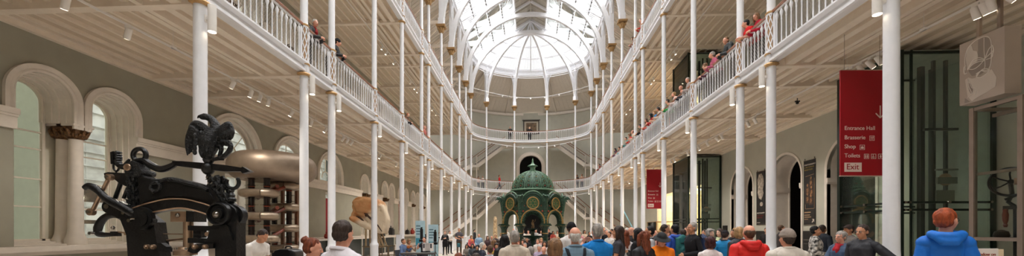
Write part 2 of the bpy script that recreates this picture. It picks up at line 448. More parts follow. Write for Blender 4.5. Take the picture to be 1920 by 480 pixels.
# ---- skylight --------------------------------------------------------
RW = 1.55                                     # half width of the boarded ridge
def roofz(x): return ZRIDGE-(ZRIDGE-ZEAVE)*abs(x)/R
RIDGEY = YD-.3
def skylight(sd, idx):
    root = structroot('window_%d' % idx)
    g = MB(); g.add([(sd*R, YB, ZEAVE), (sd*R, YD, ZEAVE), (sd*RW, YD, roofz(RW)), (sd*RW, YB, roofz(RW))], [(0, 1, 2, 3)])
    obj('pane', g, SKYG, root, smooth=0)
    b = MB(); y = YB
    while y < YD:
        b.bar((sd*R, y, ZEAVE+.04), (sd*RW, y, roofz(RW)+.04), .035, .06); y += .25
    obj('glazing_bars', b, WHITE, root)
    b = MB()
    for fx in (.24, .43, .62, .81, 1.0):
        x = R*fx; b.bar((sd*x, YB, roofz(x)-.08), (sd*x, YD, roofz(x)-.08), .10, .16)
    obj('purlins', b, WHITE, root)
    b = MB()
    for fx in (.43, .62, .81):
        x = R*fx; y = CY[3]
        while y < YD-.2: b.box((sd*x, y, roofz(x)-.17), (.11, .13, .02), (0, 0, 0)); b.box((sd*(x-.055), y, roofz(x)-.08), (.01, .13, .12)); y += .5
    obj('vent_slots', b, mat('vent_dark', (96, 96, 94), .7), root, smooth=0)
    b = MB()
    for y in [CY[0]-3.41*k for k in (4, 3, 2, 1)]+CY:
        b.bar((sd*R, y, ZEAVE-.14), (0, y, ZRIDGE-.14), .16, .22)
    obj('rafters', b, WHITE, root)
skylight(-1, 1); skylight(1, 2)
# boarded ridge
b = MB(); nb = 0
for sd in (-1, 1):
    for k in range(5):
        x0, x1 = RW*k/5, RW*(k+1)/5
        b.add([(sd*x0, YB, roofz(x0)), (sd*x0, YD, roofz(x0)), (sd*x1, YD, roofz(x1)), (sd*x1, YB, roofz(x1))], [(0, 1, 2, 3)])
        b.bar((sd*x1, YB, roofz(x1)-.03), (sd*x1, YD, roofz(x1)-.03), .03, .05)
y = YB
while y < YD:
    for sd in (-1, 1): b.bar((0, y, ZRIDGE-.05), (sd*RW, y, roofz(RW)-.05), .06, .08)
    y += .9
b.bar((0, YB, ZRIDGE-.1), (0, YD, ZRIDGE-.1), .14, .2)
struct('roof_ridge', b, WOODP)
# half dome of glass over the apse
root = structroot('window_3')
n = 40
def dome(t, s): return Vector((R*math.cos(t)*(1-s), YD+EB*math.sin(t)*(1-s), ZEAVE+(ZRIDGE-ZEAVE)*s))
g = MB(); g.loft([[dome(PI*i/n, s) for i in range(n+1)] for s in (0, .25, .5, .76)], closed=False); obj('pane', g, SKYG, root, smooth=0)
b = MB()
for i in range(51):
    b.bar(dome(PI*i/50, 0), dome(PI*i/50, .76), .025, .06)
obj('glazing_bars', b, WHITE, root)
b = MB()
for s in (.04, .27, .5, .74):
    for i in range(n): b.bar(dome(PI*i/n, s)-Vector((0, 0, .08)), dome(PI*(i+1)/n, s)-Vector((0, 0, .08)), .09, .15)
obj('purlins', b, WHITE, root)
b = MB()
for t in [0, .33, .66, math.acos(.79), math.acos(.3), PI/2, math.acos(-.3), math.acos(-.79), PI-.66, PI-.33, PI]:
    b.bar(dome(t, 0)-Vector((0, 0, .12)), dome(t, .99)-Vector((0, 0, .12)), .11, .18)
obj('rafters', b, WHITE, root)
b = MB(); b.loft([[dome(PI*i/n, s) for i in range(n+1)] for s in (.755, .99)], closed=False)
for i in range(15): b.bar(dome(PI*i/14, .755)-Vector((0, 0, .05)), dome(PI*i/14, .97)-Vector((0, 0, .05)), .04, .06)
struct('roof_fan', b, WOODP)
# eaves beam round the hall
e = MB(); prof = [(-.16, ZEAVE-.55), (-.16, ZEAVE-.4), (-.1, ZEAVE-.36), (-.1, ZEAVE-.16), (-.2, ZEAVE-.1), (-.2, ZEAVE+.02), (.2, ZEAVE+.02), (.2, ZEAVE-.55)]
e.loft([[Vector((p.x, p.y, z)) for p in upath(off)] for off, z in prof+[prof[0]]], closed=False); struct('trim_3', e, WHITE)
e = MB()
for off, z in ((-.35, ZEAVE-.75), (-.35, ZEAVE-.95)):
    pts = [Vector((p.x, p.y, z)) for p in upath(off)][1:-1]; e.tube(pts, .045, 6)
struct('trim_4', e, WHITE)
# aisle roofs: sloping boards and trusses
ROOFC = mat('aisle_roof_boards', (214, 204, 190), .7, var=.03)
for sd in (-1, 1):
    b = MB(); lo, hi = Vector((sd*W, 0, ZWALL)), Vector((sd*(R+.1), 0, ZEAVE-.35))
    b.add([(lo.x, YB, lo.z), (lo.x, YD, lo.z), (hi.x, YD, hi.z), (hi.x, YB, hi.z)], [(0, 1, 2, 3)])
    b.add([(lo.x, YB, lo.z+.15), (lo.x, YD, lo.z+.15), (hi.x, YD, hi.z+.15), (hi.x, YB, hi.z+.15)], [(0, 1, 2, 3)])
    k = 0; y = YB
    while y < YD:
        b.bar((lo.x, y, lo.z-.02), (hi.x, y, hi.z-.02), .03, .05); y += .36
    struct('ceiling_aisle_%s' % ('left' if sd < 0 else 'right'), b, ROOFC)
    for i, y in enumerate(CY):
        t = thing('roof_truss', 'white timber truss of the sloping %s aisle roof, %s from the front' % ('left' if sd < 0 else 'right', ORD[i]), 'truss', (0, y, 0), 0, 'aisle roof trusses')
        m = MB(); m.bar((sd*R, 0, ZCAP1+.25), (sd*W, 0, ZCAP1+.25), .14, .22); obj('tie_beam', m, CEILB, t)
        m = MB(); m.bar((lo.x, 0, lo.z-.14), (hi.x, 0, hi.z-.14), .14, .22); obj('rafter', m, CEILB, t)
        m = MB(); m.bar((sd*(R+.2), 0, ZCAP1+2.6), (sd*(R+2.6), 0, ZCAP1+.3), .12, .16); m.bar((sd*(R+2.3), 0, ZCAP1+.3), (sd*(R+2.3), 0, ZCAP1+1.9), .1, .12); obj('strut', m, CEILB, t)
b = MB(); N = 60
b.loft([[Vector((W*math.cos(PI*i/n), YD+WB*math.sin(PI*i/n), ZWALL)) for i in range(n+1)], [Vector(((R+.1)*math.cos(PI*i/n), YD+(EB+.1)*math.sin(PI*i/n), ZEAVE-.35)) for i in range(n+1)]], closed=False)
for i in range(N+1):
    a = PI*i/N; b.bar((W*math.cos(a), YD+WB*math.sin(a), ZWALL-.02), ((R+.1)*math.cos(a), YD+(EB+.1)*math.sin(a), ZEAVE-.37), .03, .05)
for x, y in APC:
    u = Vector((x, y-YD, 0)); tt = math.atan2(u.y/EB, u.x/R)
    b.bar((W*math.cos(tt), YD+WB*math.sin(tt), ZWALL-.14), ((R+.1)*math.cos(tt), YD+(EB+.1)*math.sin(tt), ZEAVE-.5), .16, .22)
    b.bar((x*1.02, YD+(y-YD)*1.03, ZCAP1+1.6), (x*1.3, YD+(y-YD)*1.42, ZCAP1+.7), .1, .14)
for i in range(n):
    a, c = PI*i/n, PI*(i+1)/n
    for s in (.45,):
        P = lambda t: Vector(((W+(R-W)*s)*math.cos(t), YD+(WB+(EB-WB)*s)*math.sin(t), ZWALL+(ZEAVE-.35-ZWALL)*s-.12)); b.bar(P(a), P(c), .14, .22)
struct('ceiling_aisle_apse', b, ROOFC)
# ---- walls -----------------------------------------------------------
def arch_loop(yc, half, z0, zs, inset=0., n=20, bottom=True):
    h = half-inset; p = [(yc-h, z0+(inset if bottom else 0)), (yc-h, zs)]
    p += [(yc-h*math.cos(PI*i/n), zs+h*math.sin(PI*i/n)) for i in range(1, n)]
    return p+[(yc+h, zs), (yc+h, z0+(inset if bottom else 0))]
def pair_loop(yc, z0, zc, zs, inset=0., n=16, c=.71, r=.52):
    h = r-inset; p = [(yc-c-h, z0+inset)]
    for s in (-1, 1):
        p += [(yc+s*c-h, zc), (yc+s*c-h, zs)] if s > 0 else [(yc+s*c-h, zc), (yc+s*c-h, zs)]
        p += [(yc+s*c-h*math.cos(PI*i/n), zs+h*math.sin(PI*i/n)) for i in range(1, n)]
        p += [(yc+s*c+h, zs), (yc+s*c+h, zc)]
    return p+[(yc+c+h, z0+inset)]
LW = {'pair': [], 'wide': []}
SILL = 1.3; ZC_ = 4.2
bays = [(CY[i]+CY[i+1])/2 for i in range(len(CY)-1)]
pairs0 = [bays[0], bays[0]-3.41*1.0-.0, bays[6], bays[7], bays[8], bays[9], bays[10]]
pairs0 = [bays[0], bays[6], bays[7], bays[8], bays[9], bays[10]]
wides0 = [bays[2], bays[3], bays[4]]
pairs1 = [bays[0]]+bays[2:5]+bays[6:]
wl = MB(); holes = []
for y in pairs0: holes.append(pair_loop(y, SILL, ZC_, 4.66))
for y in wides0:
    holes.append(arch_loop(y, 1.13, ZC_, 4.6)); holes.append([(y-.5, SILL), (y-.5, 3.7), (y+.5, 3.7), (y+.5, SILL)])
for y in pairs1: holes.append(pair_loop(y, SILL+DZ, ZC_+DZ, 4.66+DZ))
wl.prism([(YB, 0), (YB, ZWALL), (YD, ZWALL), (YD, 0)], lambda u, v, t: (-W-t, u, v), 0, .12, holes)
struct('wall_left', wl, WALLM)
WFR = mat('window_frame_paint', (225, 215, 200), .5, var=.03)
WIN = [3]
def window_pair(yc, dz, full=True):
    WIN[0] += 1
    root = structroot('window_%d' % WIN[0], (0, 0, 0))
    m = MB(); z0, zc, zs = SILL+dz, ZC_+dz, 4.66+dz
    loops = []
    for d, ins in ((-.0, .004), (.13, .004), (.13, .03), (.27, .03), (.27, .06), (.42, .06), (.42, .09), (.56, .09), (.56, .11), (.66, .11)):
        loops.append([Vector((-W-d, u, v)) for u, v in pair_loop(yc, z0, zc, zs, ins)])
    m.loft(loops); obj('reveal', m, CREAM, root)
    m = MB()
    for s in (-1, 1):
        def al(h, x): return [Vector((-W+x, yc+s*.71+k*h if False else u, v)) for u, v in arch_loop(yc+s*.71, h, zc-.12, zs, bottom=False)]
        m.loft([al(.52, 0), al(.52, .05), al(.56, .07), al(.60, .05), al(.64, .075), al(.70, .075), al(.70, 0)], closed=False)
    obj('architrave', m, CREAM, root)
    # coupled columns with leafy capitals
    for k, xd in enumerate((.15, .47) if full else (.15,)):
        c = MB(); c.lathe([(.2, z0), (.2, z0+.12), (.17, z0+.2), (.15, z0+.28), (.14, z0+.4), (.125, zc-.34), (.13, zc-.3)], (-W-xd, yc, 0), n=18); obj('column_shaft', c, CREAM, root)
        c = MB(); c.lathe([(.13, zc-.34), (.16, zc-.32), (.14, zc-.28), (.15, zc-.2), (.22, zc-.06), (.2, zc-.05)], (-W-xd, yc, 0), n=14)
        for j in range(10):
            a = 2*PI*j/10
            for hh, ro in ((.1, .14), (.2, .17)):
                c.tube([(-W-xd+(ro+.08*t*t)*math.cos(a+hh*3), yc+(ro+.08*t*t)*math.sin(a+hh*3), zc-.32+hh*.9*t+.02) for t in (0, .5, .85, 1)], [.03, .045, .035, .012], 5)
        obj('capital', c, CAPD, root); c = MB(); c.box((-W-xd, yc, zc-.02), (.44, .44, .05)); obj('abacus', c, CREAM, root)
    fr = MB(); gx = -W-.64
    L0, L1 = pair_loop(yc, z0, zc, zs, .1), pair_loop(yc, z0, zc, zs, .15)
    fr.loft([[Vector((gx-.03, u, v)) for u, v in L0], [Vector((gx+.05, u, v)) for u, v in L0], [Vector((gx+.05, u, v)) for u, v in L1], [Vector((gx-.03, u, v)) for u, v in L1]])
    for s in (-1, 1):
        y0, y1 = yc+s*.71-.4, yc+s*.71+.4
        for z in (z0+.9, z0+1.55, z0+2.25, zc-.25): fr.bb(gx-.02, gx+.03, y0, y1, z-.015, z+.015)
    fr.bb(gx-.03, gx+.05, yc-.32, yc-.26, z0, zc); fr.bb(gx-.03, gx+.05, yc+.26, yc+.32, z0, zc); fr.bb(gx-.05, gx-.01, yc-.28, yc+.28, z0, zs)
    obj('window_frame', fr, WFR, root)
    g = MB(); lp = pair_loop(yc, z0, zc, zs, .1); g.prism(lp, lambda u, v, t: (gx-.012+t, u, v), 0, .006); obj('pane', g, WING, root, smooth=0)
    return root
for y in pairs0: window_pair(y, 0)
for y in pairs1: window_pair(y, DZ, False)
def window_wide(yc):
    WIN[0] += 1
    root = structroot('window_%d' % WIN[0])
    m = MB(); loops = []
    for d, ins in ((0, .004), (.13, .004), (.13, .08), (.3, .09), (.3, .15)):
        loops.append([Vector((-W-d, u, v)) for u, v in arch_loop(yc, 1.13, ZC_, 4.6, ins)])
    m.loft(loops)
    rect = lambda i, d: [Vector((-W-d, u, v)) for u, v in ((yc-.5+i, SILL+i), (yc-.5+i, 3.7-i), (yc+.5-i, 3.7-i), (yc+.5-i, SILL+i))]
    m.loft([rect(.004, 0), rect(.004, .3), rect(.05, .3), rect(.05, .4)]); obj('reveal', m, CREAM, root)
    al = lambda h, x: [Vector((-W+x, u, v)) for u, v in arch_loop(yc, h, ZC_, 4.6, bottom=False)]
    m = MB(); m.loft([al(1.13, 0), al(1.13, .05), al(1.2, .08), al(1.26, .05), al(1.35, .08), al(1.35, 0)], closed=False); obj('architrave', m, CREAM, root)
    f = MB(); gx = -W-.28
    for k in range(3):
        a = PI*(k+1)/4; f.bar((gx, yc+.36*math.cos(a), 4.5+.36*math.sin(a)), (gx, yc+1.0*math.cos(a), 4.6+1.0*math.sin(a)), .03, .03, up=(1, 0, 0))
    f.torus((gx, yc, 4.5), .36, .03, 16, 6, Matrix(((0, 0, 1), (1, 0, 0), (0, 1, 0))), 0, PI); f.torus((gx, yc, 4.58), .98, .03, 24, 6, Matrix(((0, 0, 1), (1, 0, 0), (0, 1, 0))), 0, PI)
    f.bb(gx-.03, gx+.03, yc-1, yc+1, ZC_+.08, ZC_+.16)
    f.bb(gx-.13, gx-.08, yc-.03, yc+.03, SILL, 3.7)
    for z in (2.1, 2.9): f.bb(gx-.13, gx-.08, yc-.45, yc+.45, z-.02, z+.02)
    obj('window_frame', f, WFR, root)
    g = MB(); g.prism(arch_loop(yc, 1.0, ZC_+.05, 4.6), lambda u, v, t: (gx-.02+t, u, v), 0, .006); g.bb(gx-.11, gx-.105, yc-.46, yc+.46, SILL+.04, 3.66); obj('pane', g, WING, root, smooth=0)
for y in wides0: window_wide(y)
# left-wall mouldings: impost band, sill band, plinth, split around the openings
t = MB()
def band(mb, z0, z1, dep, cuts, y0=YB, y1=YD, sd=-1):
    cur = y0
    for a, b in sorted(cuts)+[(y1, y1)]:
        if a > cur:
            mb.bb(sd*(W-dep), sd*W, cur, a, z0, z1)
            mb.bb(sd*(W-dep-.06), sd*W, cur-.008, a+.008, z1-.12, z1+.004); mb.bb(sd*(W-dep-.03), sd*W, cur-.004, a+.004, z1-.17, z1-.11)
        cur = max(cur, b)
pc = [(y-.71-.515, y+.71+.515) for y in pairs0]
band(t, 3.8, 4.22, .08, pc); struct('trim_5', t, CREAM)
t = MB(); band(t, SILL-.2, SILL, .2, []); band(t, 0, .5, .12, []); struct('trim_6', t, CREAM)
t = MB(); t.bb(-W, -W+.03, CY[1]+.0, CY[6], .5, SILL-.2); struct('trim_7', t, CREAM)
t = MB(); band(t, 3.8+DZ, 4.2+DZ, .07, [(y-1.41, y+1.41) for y in pairs1]); struct('trim_8', t, CREAM)
# what the left windows look out on: pale corridor wall, stone court
x0 = MB(); x0.bb(-W-3.6, -W-3.4, YB, bays[0]+.35, 0, ZWALL); x0.bb(-W-3.4, -W-.9, bays[0]+.35, bays[0]+.5, 0, 6.); struct('wall_side_room', x0, mat('pale_green_wall', (178, 180, 160), .8, var=.04))
arch = MB()
def al2(h, x): return [Vector((x, u, v)) for u, v in arch_loop(bays[0]-1.6, h, 0, 3.6, bottom=False)]
arch.loft([al2(1.3, -W-3.4), al2(1.3, -W-3.2), al2(1.7, -W-3.2), al2(1.7, -W-3.4)], closed=False); struct('trim_9', arch, WHITE)
STONE = mat('court_stone', (196, 196, 194), .9, var=.2, scale=1.6, bump=.6, bscale=6)
x0 = MB(); x0.bb(-W-7.2, -W-6.9, bays[0], YD+2, -.1, 15.)
for z in np.arange(.4, 15, .55):
    x0.bb(-W-6.91, -W-6.86, bays[0], YD, z, z+.04)
for y in np.arange(bays[0]+.2, YD, 1.1): x0.bb(-W-6.91, -W-6.88, y, y+.03, 0, 15.)
struct('wall_court', x0, STONE)
x0 = MB(); x0.bb(-W-6.9, -W-.9, bays[0]+.5, YD, -.1, -.02); struct('ground_court', x0, STONE)
tb = thing('timber_boarding', 'dark brown boards outside behind the second tall window', 'boarding', (-W-3., bays[0]+2.3, 0))
m = MB(); m.bb(-.04, .04, -1.4, 1.4, 2.55, 2.95); m.bb(-.03, .03, -1.4, 1.4, 1.86, 1.98); obj('boards', m, mat('old_timber', (92, 70, 52), .8, var=.3, scale=8), tb)
m = MB(); m.bb(-.06, -.04, -1.2, -1.1, 0, 3.); m.bb(-.06, -.04, 1.1, 1.2, 0, 3.); obj('post', m, mat('old_timber'  , (92, 70, 52)), tb)
# right wall with arched doorways
wr = MB(); holes = []
darch = [bays[2], bays[3], bays[4]]
for y in darch: holes.append(arch_loop(y, 1.0, .02, 3.9, n=24, bottom=False))
SHOP = (CY[6]+.5, CY[9]-.3)
holes.append([(SHOP[0], .02), (SHOP[0], 4.6), (SHOP[1], 4.6), (SHOP[1], .02)])
S1 = (CY[6]+.6, CY[8])
holes.append([(S1[0], Z1+.02), (S1[0], Z1+4.4), (S1[1], Z1+4.4), (S1[1], Z1+.02)])
wr.prism([(YB, 0), (YB, ZWALL), (YD, ZWALL), (YD, 0)], lambda u, v, t: (W+t, u, v), 0, .12, holes); struct('wall_right', wr, WALLE)
for k, y in enumerate(darch):
    root = structroot('door_%d' % (k+1))
    m = MB(); L = lambda d, i: [Vector((W+d, u, v)) for u, v in arch_loop(y, 1.0, 0, 3.9, i, 24, False)]
    m.loft([L(-.0, -.1), L(-.03, -.1), L(-.03, -.02), L(-.02, 0), L(.8, 0), L(.8, .05), L(.85, .05)], closed=False); obj('reveal', m, CREAM, root)
    m = MB()
    for s in (-1, 1): m.bb(W-.04, W+.84, y+s*1.0, y+s*.93, 3.42, 3.58); m.bb(W-.04, W+.84, y+s*1.0, y+s*.95, 3.36, 3.42); m.bb(W-.03, W+.84, y+s*1.0, y+s*.95, 0, .25)
    obj('impost', m, CREAM, root)
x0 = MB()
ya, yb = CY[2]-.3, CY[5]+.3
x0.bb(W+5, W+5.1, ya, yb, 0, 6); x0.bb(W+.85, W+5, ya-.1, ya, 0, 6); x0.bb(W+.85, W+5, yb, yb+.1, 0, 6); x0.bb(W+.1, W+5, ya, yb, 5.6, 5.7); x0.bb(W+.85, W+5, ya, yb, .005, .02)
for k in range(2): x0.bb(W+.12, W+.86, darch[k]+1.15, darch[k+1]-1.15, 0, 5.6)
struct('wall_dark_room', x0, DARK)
WARM = mat('shop_cream', (232, 216, 184), .8, var=.08)
x0 = MB(); x0.bb(W+4, W+4.1, SHOP[0]-1, SHOP[1]+1, 0, 5); x0.bb(W+.1, W+4, SHOP[0]-.6, SHOP[0]-.5, 0, 5); x0.bb(W+.1, W+4, SHOP[1]+.5, SHOP[1]+.6, 0, 5); x0.bb(W+.1, W+4, SHOP[0]-.5, SHOP[1]+.5, 4.7, 4.8); struct('wall_shop', x0, WARM)
x0 = MB(); x0.bb(W+3, W+3.1, S1[0]-1, S1[1]+1, Z1, Z1+5); x0.bb(W+.1, W+3, S1[0]-.1, S1[0], Z1, Z1+5); x0.bb(W+.1, W+3, S1[1], S1[1]+.1, Z1, Z1+5); x0.bb(W+.1, W+3, S1[0], S1[1], Z1+4.5, Z1+4.6); struct('wall_upper_shop', x0, WARM)
# end wall: half ellipse with a flat centre holding two portals
we = MB(); t_c = math.acos(2.6/W)
pl = [(W*math.cos(t), YD+WB*math.sin(t)) for t in [t_c*i/24 for i in range(25)]]
yc_ = pl[-1][1]
we.loft([[Vector((x, y, 0)) for x, y in pl], [Vector((x, y, ZWALL)) for x, y in pl]], closed=False)
we.loft([[Vector((-x, y, 0)) for x, y in pl], [Vector((-x, y, ZWALL)) for x, y in pl]], closed=False)
hl = [arch_loop(0, 1.42, .02, 3.9, bottom=False), arch_loop(0, 1.42, Z1+.02, Z1+3.55, bottom=False)]
we.prism([(-2.6, 0), (-2.6, ZWALL), (2.6, ZWALL), (2.6, 0)], lambda u, v, t: (u, yc_+t, v), 0, .1, hl); struct('wall_far', we, WALLE)
for k, (z0, zs) in enumerate(((0, 3.9), (Z1, Z1+3.55))):
    root = structroot('door_%d' % (k+4)); m = MB()
    L = lambda d, h: [Vector((u, yc_+d, v)) for u, v in arch_loop(0, h, z0, zs, bottom=False)]
    m.loft([L(0, 1.85), L(-.06, 1.85), L(-.06, 1.75), L(-.02, 1.7), L(-.02, 1.46), L(0, 1.42), L(.5, 1.42)], closed=False); obj('reveal', m, CREAM, root)
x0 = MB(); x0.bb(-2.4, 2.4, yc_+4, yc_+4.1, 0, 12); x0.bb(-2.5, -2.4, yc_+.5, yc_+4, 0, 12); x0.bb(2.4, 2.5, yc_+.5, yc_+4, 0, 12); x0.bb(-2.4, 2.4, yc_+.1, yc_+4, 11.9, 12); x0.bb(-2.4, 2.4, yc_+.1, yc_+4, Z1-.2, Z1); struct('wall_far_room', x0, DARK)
x0 = MB(); x0.bb(-W, W, YB-.1, YB, 0, 25); struct('wall_back', x0, WALLE)
x0 = MB(); x0.bb(-W-6, -W, YB-.1, YB, 0, 8); 
# cornice at the wall heads
t = MB()
for sd in (-1, 1): t.bb(sd*(W-.2), sd*W, YB, YD, ZWALL-.25, ZWALL-.02)
t.loft([[Vector(((W-o)*math.cos(PI*i/40), YD+(WB-o)*math.sin(PI*i/40), z)) for i in range(41)] for o, z in ((.02, ZWALL-.35), (.22, ZWALL-.3), (.22, ZWALL-.03))], closed=False); struct('trim_10', t, CREAM)
# ---- stairs ----------------------------------------------------------
STAIRW = mat('stair_paint', (226, 218, 208), .5, var=.03)
TREAD = mat('dark_tread', (40, 38, 38), .7, var=.1)
def stairs(sd, lv):
    z0 = lv*Z1 if lv else 0
    zb = 0 if lv == 0 else Z1; zt = Z1 if lv == 0 else Z1+DZ; zm = (zb+zt)/2
    s_ = 'left' if sd < 0 else 'right'
    t = thing('staircase', 'white balustraded staircase at the %s of the far end, %s' % (s_, 'rising from the hall floor' if lv == 0 else 'rising from the lower gallery'), 'staircase', (0, 0, 0), 0, 'far staircases')
    def flight(a, b, za, zb_, wd, n, nm):
        a, b = Vector((a[0]*sd, a[1], 0)), Vector((b[0]*sd, b[1], 0)); d = (b-a); L = d.length; d /= L
        side = Vector((d.y, -d.x, 0))*(1 if sd > 0 else -1)     # away from the hall
        tr = MB(); st = MB(); ri = MB()
        for k in range(n):
            c0 = a+d*(L*k/n); c1 = a+d*(L*(k+1)/n); z = za+(zb_-za)*(k+1)/n
            mid = (c0+c1)/2+side*wd/2
            tr.bar(c0+side*wd/2+Vector((0, 0, z-.02)), c1+side*wd/2+Vector((0, 0, z-.02)), wd-.1, .05)
            ri.bar(c0+side*wd/2+Vector((0, 0, z-.09)), c0+d*.02+side*wd/2+Vector((0, 0, z-.09)), wd-.1, .14)
        up = Vector((0, 0, 1))
        for o in (0, wd):
            q0, q1 = a+side*o+up*(za+.0), b+side*o+up*(zb_+.0)
            st.bar(q0-up*.02, q1-up*.02, .08, .42); st.bar(q0+up*.2, q1+up*.2, .13, .05); st.bar(q0-up*.24, q1-up*.24, .12, .05)
        st.bar(a+side*wd/2+up*(za-.22), b+side*wd/2+up*(zb_-.22), wd, .04)
        obj('treads', tr, TREAD, t); obj('risers', ri, STAIRW, t); obj('stringers', st, STAIRW, t)
        br = MB(); hr = MB()
        for o in (0, wd):
            q0, q1 = a+side*o+up*za, b+side*o+up*zb_
            hr.bar(q0+up*1.12, q1+up*1.12, .08, .06)
            m_ = int(L/.17)
            for k in range(m_+1):
                p = q0.lerp(q1, k/m_); br.cyl(p+up*.15, p+up*1.1, .02, n=5)
        obj('balusters', br, STAIRW, t); obj('handrail', hr, RAILW, t)
    P0, P1 = (1.52*R, 6.05*R), (1.07*R, 7.02*R)
    Q0, Q1 = (1.00*R, 7.12*R), (.50*R, 7.52*R)
    flight(P0, P1, zb, zm, 1.5, 20, 'a'); flight(Q0, Q1, zm, zt, 1.4, 18, 'b')
    l = MB(); l.prism([(sd*.98*R, 7.0*R), (sd*1.1*R, 7.0*R), (sd*1.32*R, 7.15*R), (sd*1.2*R, 7.42*R), (sd*1.0*R, 7.36*R)], lambda u, v, q: (u, v, q), zm-.25, zm+.01); obj('landing', l, STAIRW, t)
    l = MB(); l.prism([(sd*.56*R, 7.25*R), (sd*.56*R, 7.6*R), (sd*.30*R, 7.75*R), (sd*.2*R, 7.3*R)], lambda u, v, q: (u, v, q), zt-.22, zt+.01); obj('landing', l, STAIRW, t)
    n_ = MB(); n_.cyl((sd*1.0*R, 7.06*R, zb), (sd*1.0*R, 7.06*R, zm+1.15), .06, n=10); obj('newel_post', n_, STAIRW, t)
for sd in (-1, 1):
    for lv in (0, 1): stairs(sd, lv)
# white parapet blocks by the columns of the far end (low walls)
lw = MB()
for sd in (-1, 1):
    lw.bb(sd*(R-.1), sd*(R+.1), CY[8]+.3, CY[9]-.3, 0, 1.05); lw.bb(sd*(R-.1), sd*(R+.1), CY[9]+.3, CY[10]-.3, 0, 1.05); lw.bb(sd*(R-.1), sd*(R+.1), CY[10]+.3, CY[11]-.3, 0, 1.05)
struct('wall_low', lw, WHITE)
# ================================================================ PRINTING PRESS
class Fr:
    """a front-facing working frame: root on the floor, local x to the right, y away"""
    def __init__(s, px, d): 
        s.d = d; p = at(px, HY, d); s.loc = Vector((p.x, p.y, 0)); s.u0 = (px-960)/F*d; s.k = d/F
    def x(s, px): return (px-960)*s.k-s.u0
    def z(s, py): return CAMZ+(HY-py)*s.k
    def p(s, px, py, y=0): return Vector((s.x(px), y, s.z(py)))
    def l(s, px, py, dd):
        d = s.d+dd; return Vector(((px-960)/F*d-s.u0, dd, CAMZ+(HY-py)/F*d))
    def poly(s, mb, pts, y0, y1, holes=()):
        return mb.prism([(s.x(a), s.z(b)) for a, b in pts], lambda u, v, t: (u, t, v), y0, y1, [[(s.x(a), s.z(b)) for a, b in h] for h in holes])
    def disc(s, mb, px, py, r, y0, y1, n=24):
        return mb.cyl(s.p(px, py, y0), s.p(px, py, y1), r*s.k, n=n)
    def path(s, mb, pts, rad, y=0, n=8, sx=1., steps=4):
        P = smooth([s.p(a, b, y) for a, b in pts], steps)
        if isinstance(rad, (list, tuple)):
            m = len(P); rr = [rad[min(int(i/(m-1)*(len(rad)-1)), len(rad)-2)] for i in range(m)]
            rr = []
            for i in range(m):
                t = i/(m-1)*(len(rad)-1); j = min(int(t), len(rad)-2); rr.append((rad[j]+(rad[j+1]-rad[j])*(t-j))*s.k)
        else: rr = rad*s.k
        return mb.tube(P, rr, n, sx=sx)
def smooth(P, steps=4):
    P = [Vector(p) for p in P]; out = []
    for i in range(len(P)-1):
        p0, p1, p2, p3 = P[max(i-1, 0)], P[i], P[i+1], P[min(i+2, len(P)-1)]
        for k in range(steps):
            t = k/steps
            out.append(.5*((2*p1)+(p2-p0)*t+(2*p0-5*p1+4*p2-p3)*t*t+(-p0+3*p1-3*p2+p3)*t**3))
    return out+[P[-1]]
def remesh(mb, vox, name='m', m=None, sm=2, fac=.5, disp=None):
    me = mb.mesh(name+'_src', None, 0) if isinstance(mb, MB) else mb
    o = bpy.data.objects.new('tmp_remesh', me); COL.objects.link(o)
    md = o.modifiers.new('r', 'REMESH'); md.mode = 'VOXEL'; md.voxel_size = vox
    if sm:
        ms = o.modifiers.new('s', 'SMOOTH'); ms.factor = fac; ms.iterations = sm
    dg = bpy.context.evaluated_depsgraph_get()
    r = bpy.data.meshes.new_from_object(o.evaluated_get(dg)); r.name = name
    bpy.data.objects.remove(o); 
    r.materials.clear()
    if m: r.materials.append(m)
    r.shade_smooth(); return r
f = Fr(330, 4.0)
PR = thing('printing_press', 'black iron hand printing press with an eagle and brass fittings', 'printing press', f.loc, TH)
T = .07
m = MB()
f.poly(m, [(243, 392), (262, 388), (276, 398), (300, 417), (303, 440), (310, 480), (314, 640), (246, 640), (252, 480), (249, 440), (238, 412)], -T, T)
m.box((f.x(280), 0, .55), (.5, .7, .14)); m.box((f.x(280), 0, .42), (.6, .9, .2)); obj('left_cheek', m, BLACKI, PR)
m = MB()
f.poly(m, [(404, 388), (413, 378), (430, 378), (449, 392), (454, 405), (452, 425), (452, 480), (456, 640), (402, 640), (413, 480), (413, 428), (404, 412)], -T, T)
f.poly(m, [(408, 425), (424, 412), (440, 425), (448, 450), (400, 450)], -T-.02, T)
m.box((f.x(428), 0, .55), (.45, .7, .14)); m.box((f.x(428), 0, .42), (.55, .9, .2)); obj('right_cheek', m, BLACKI, PR)
pl_ = MB(); pl_.box((f.x(350), .1, .16), (1.7, 1.3, .32)); obj('plinth', pl_, mat('plinth_grey', (120, 116, 110), .7), PR)
# beam
m = MB()
f.poly(m, [(266, 330), (273, 328), (284, 333), (297, 337), (315, 336), (332, 335), (352, 338), (372, 343), (390, 348), (402, 355), (412, 365), (419, 377), (428, 388), (410, 388), (384, 379), (349, 374), (326, 375), (297, 381), (270, 389)], -.045, .045)
f.poly(m, [(270, 333), (330, 341), (372, 348), (400, 362), (410, 376), (384, 373), (349, 368), (326, 369), (297, 375), (274, 382)], -.06, .06)
obj('great_beam', m, BLACKI, PR)
m = MB()
f.path(m, [(300, 361), (294, 355), (297, 346), (305, 344), (311, 349), (308, 357), (300, 360)], 3.2, -.065, 8)
f.path(m, [(308, 345), (318, 339), (332, 338), (348, 341), (366, 346), (384, 351), (398, 358)], [3, 4.2, 4.6, 4.4, 4.2, 4, 4], -.06, 8)
f.path(m, [(262, 330), (270, 329), (282, 334), (300, 339), (318, 338)], [3, 3, 2.5, 2.5, 2], -.05, 8)
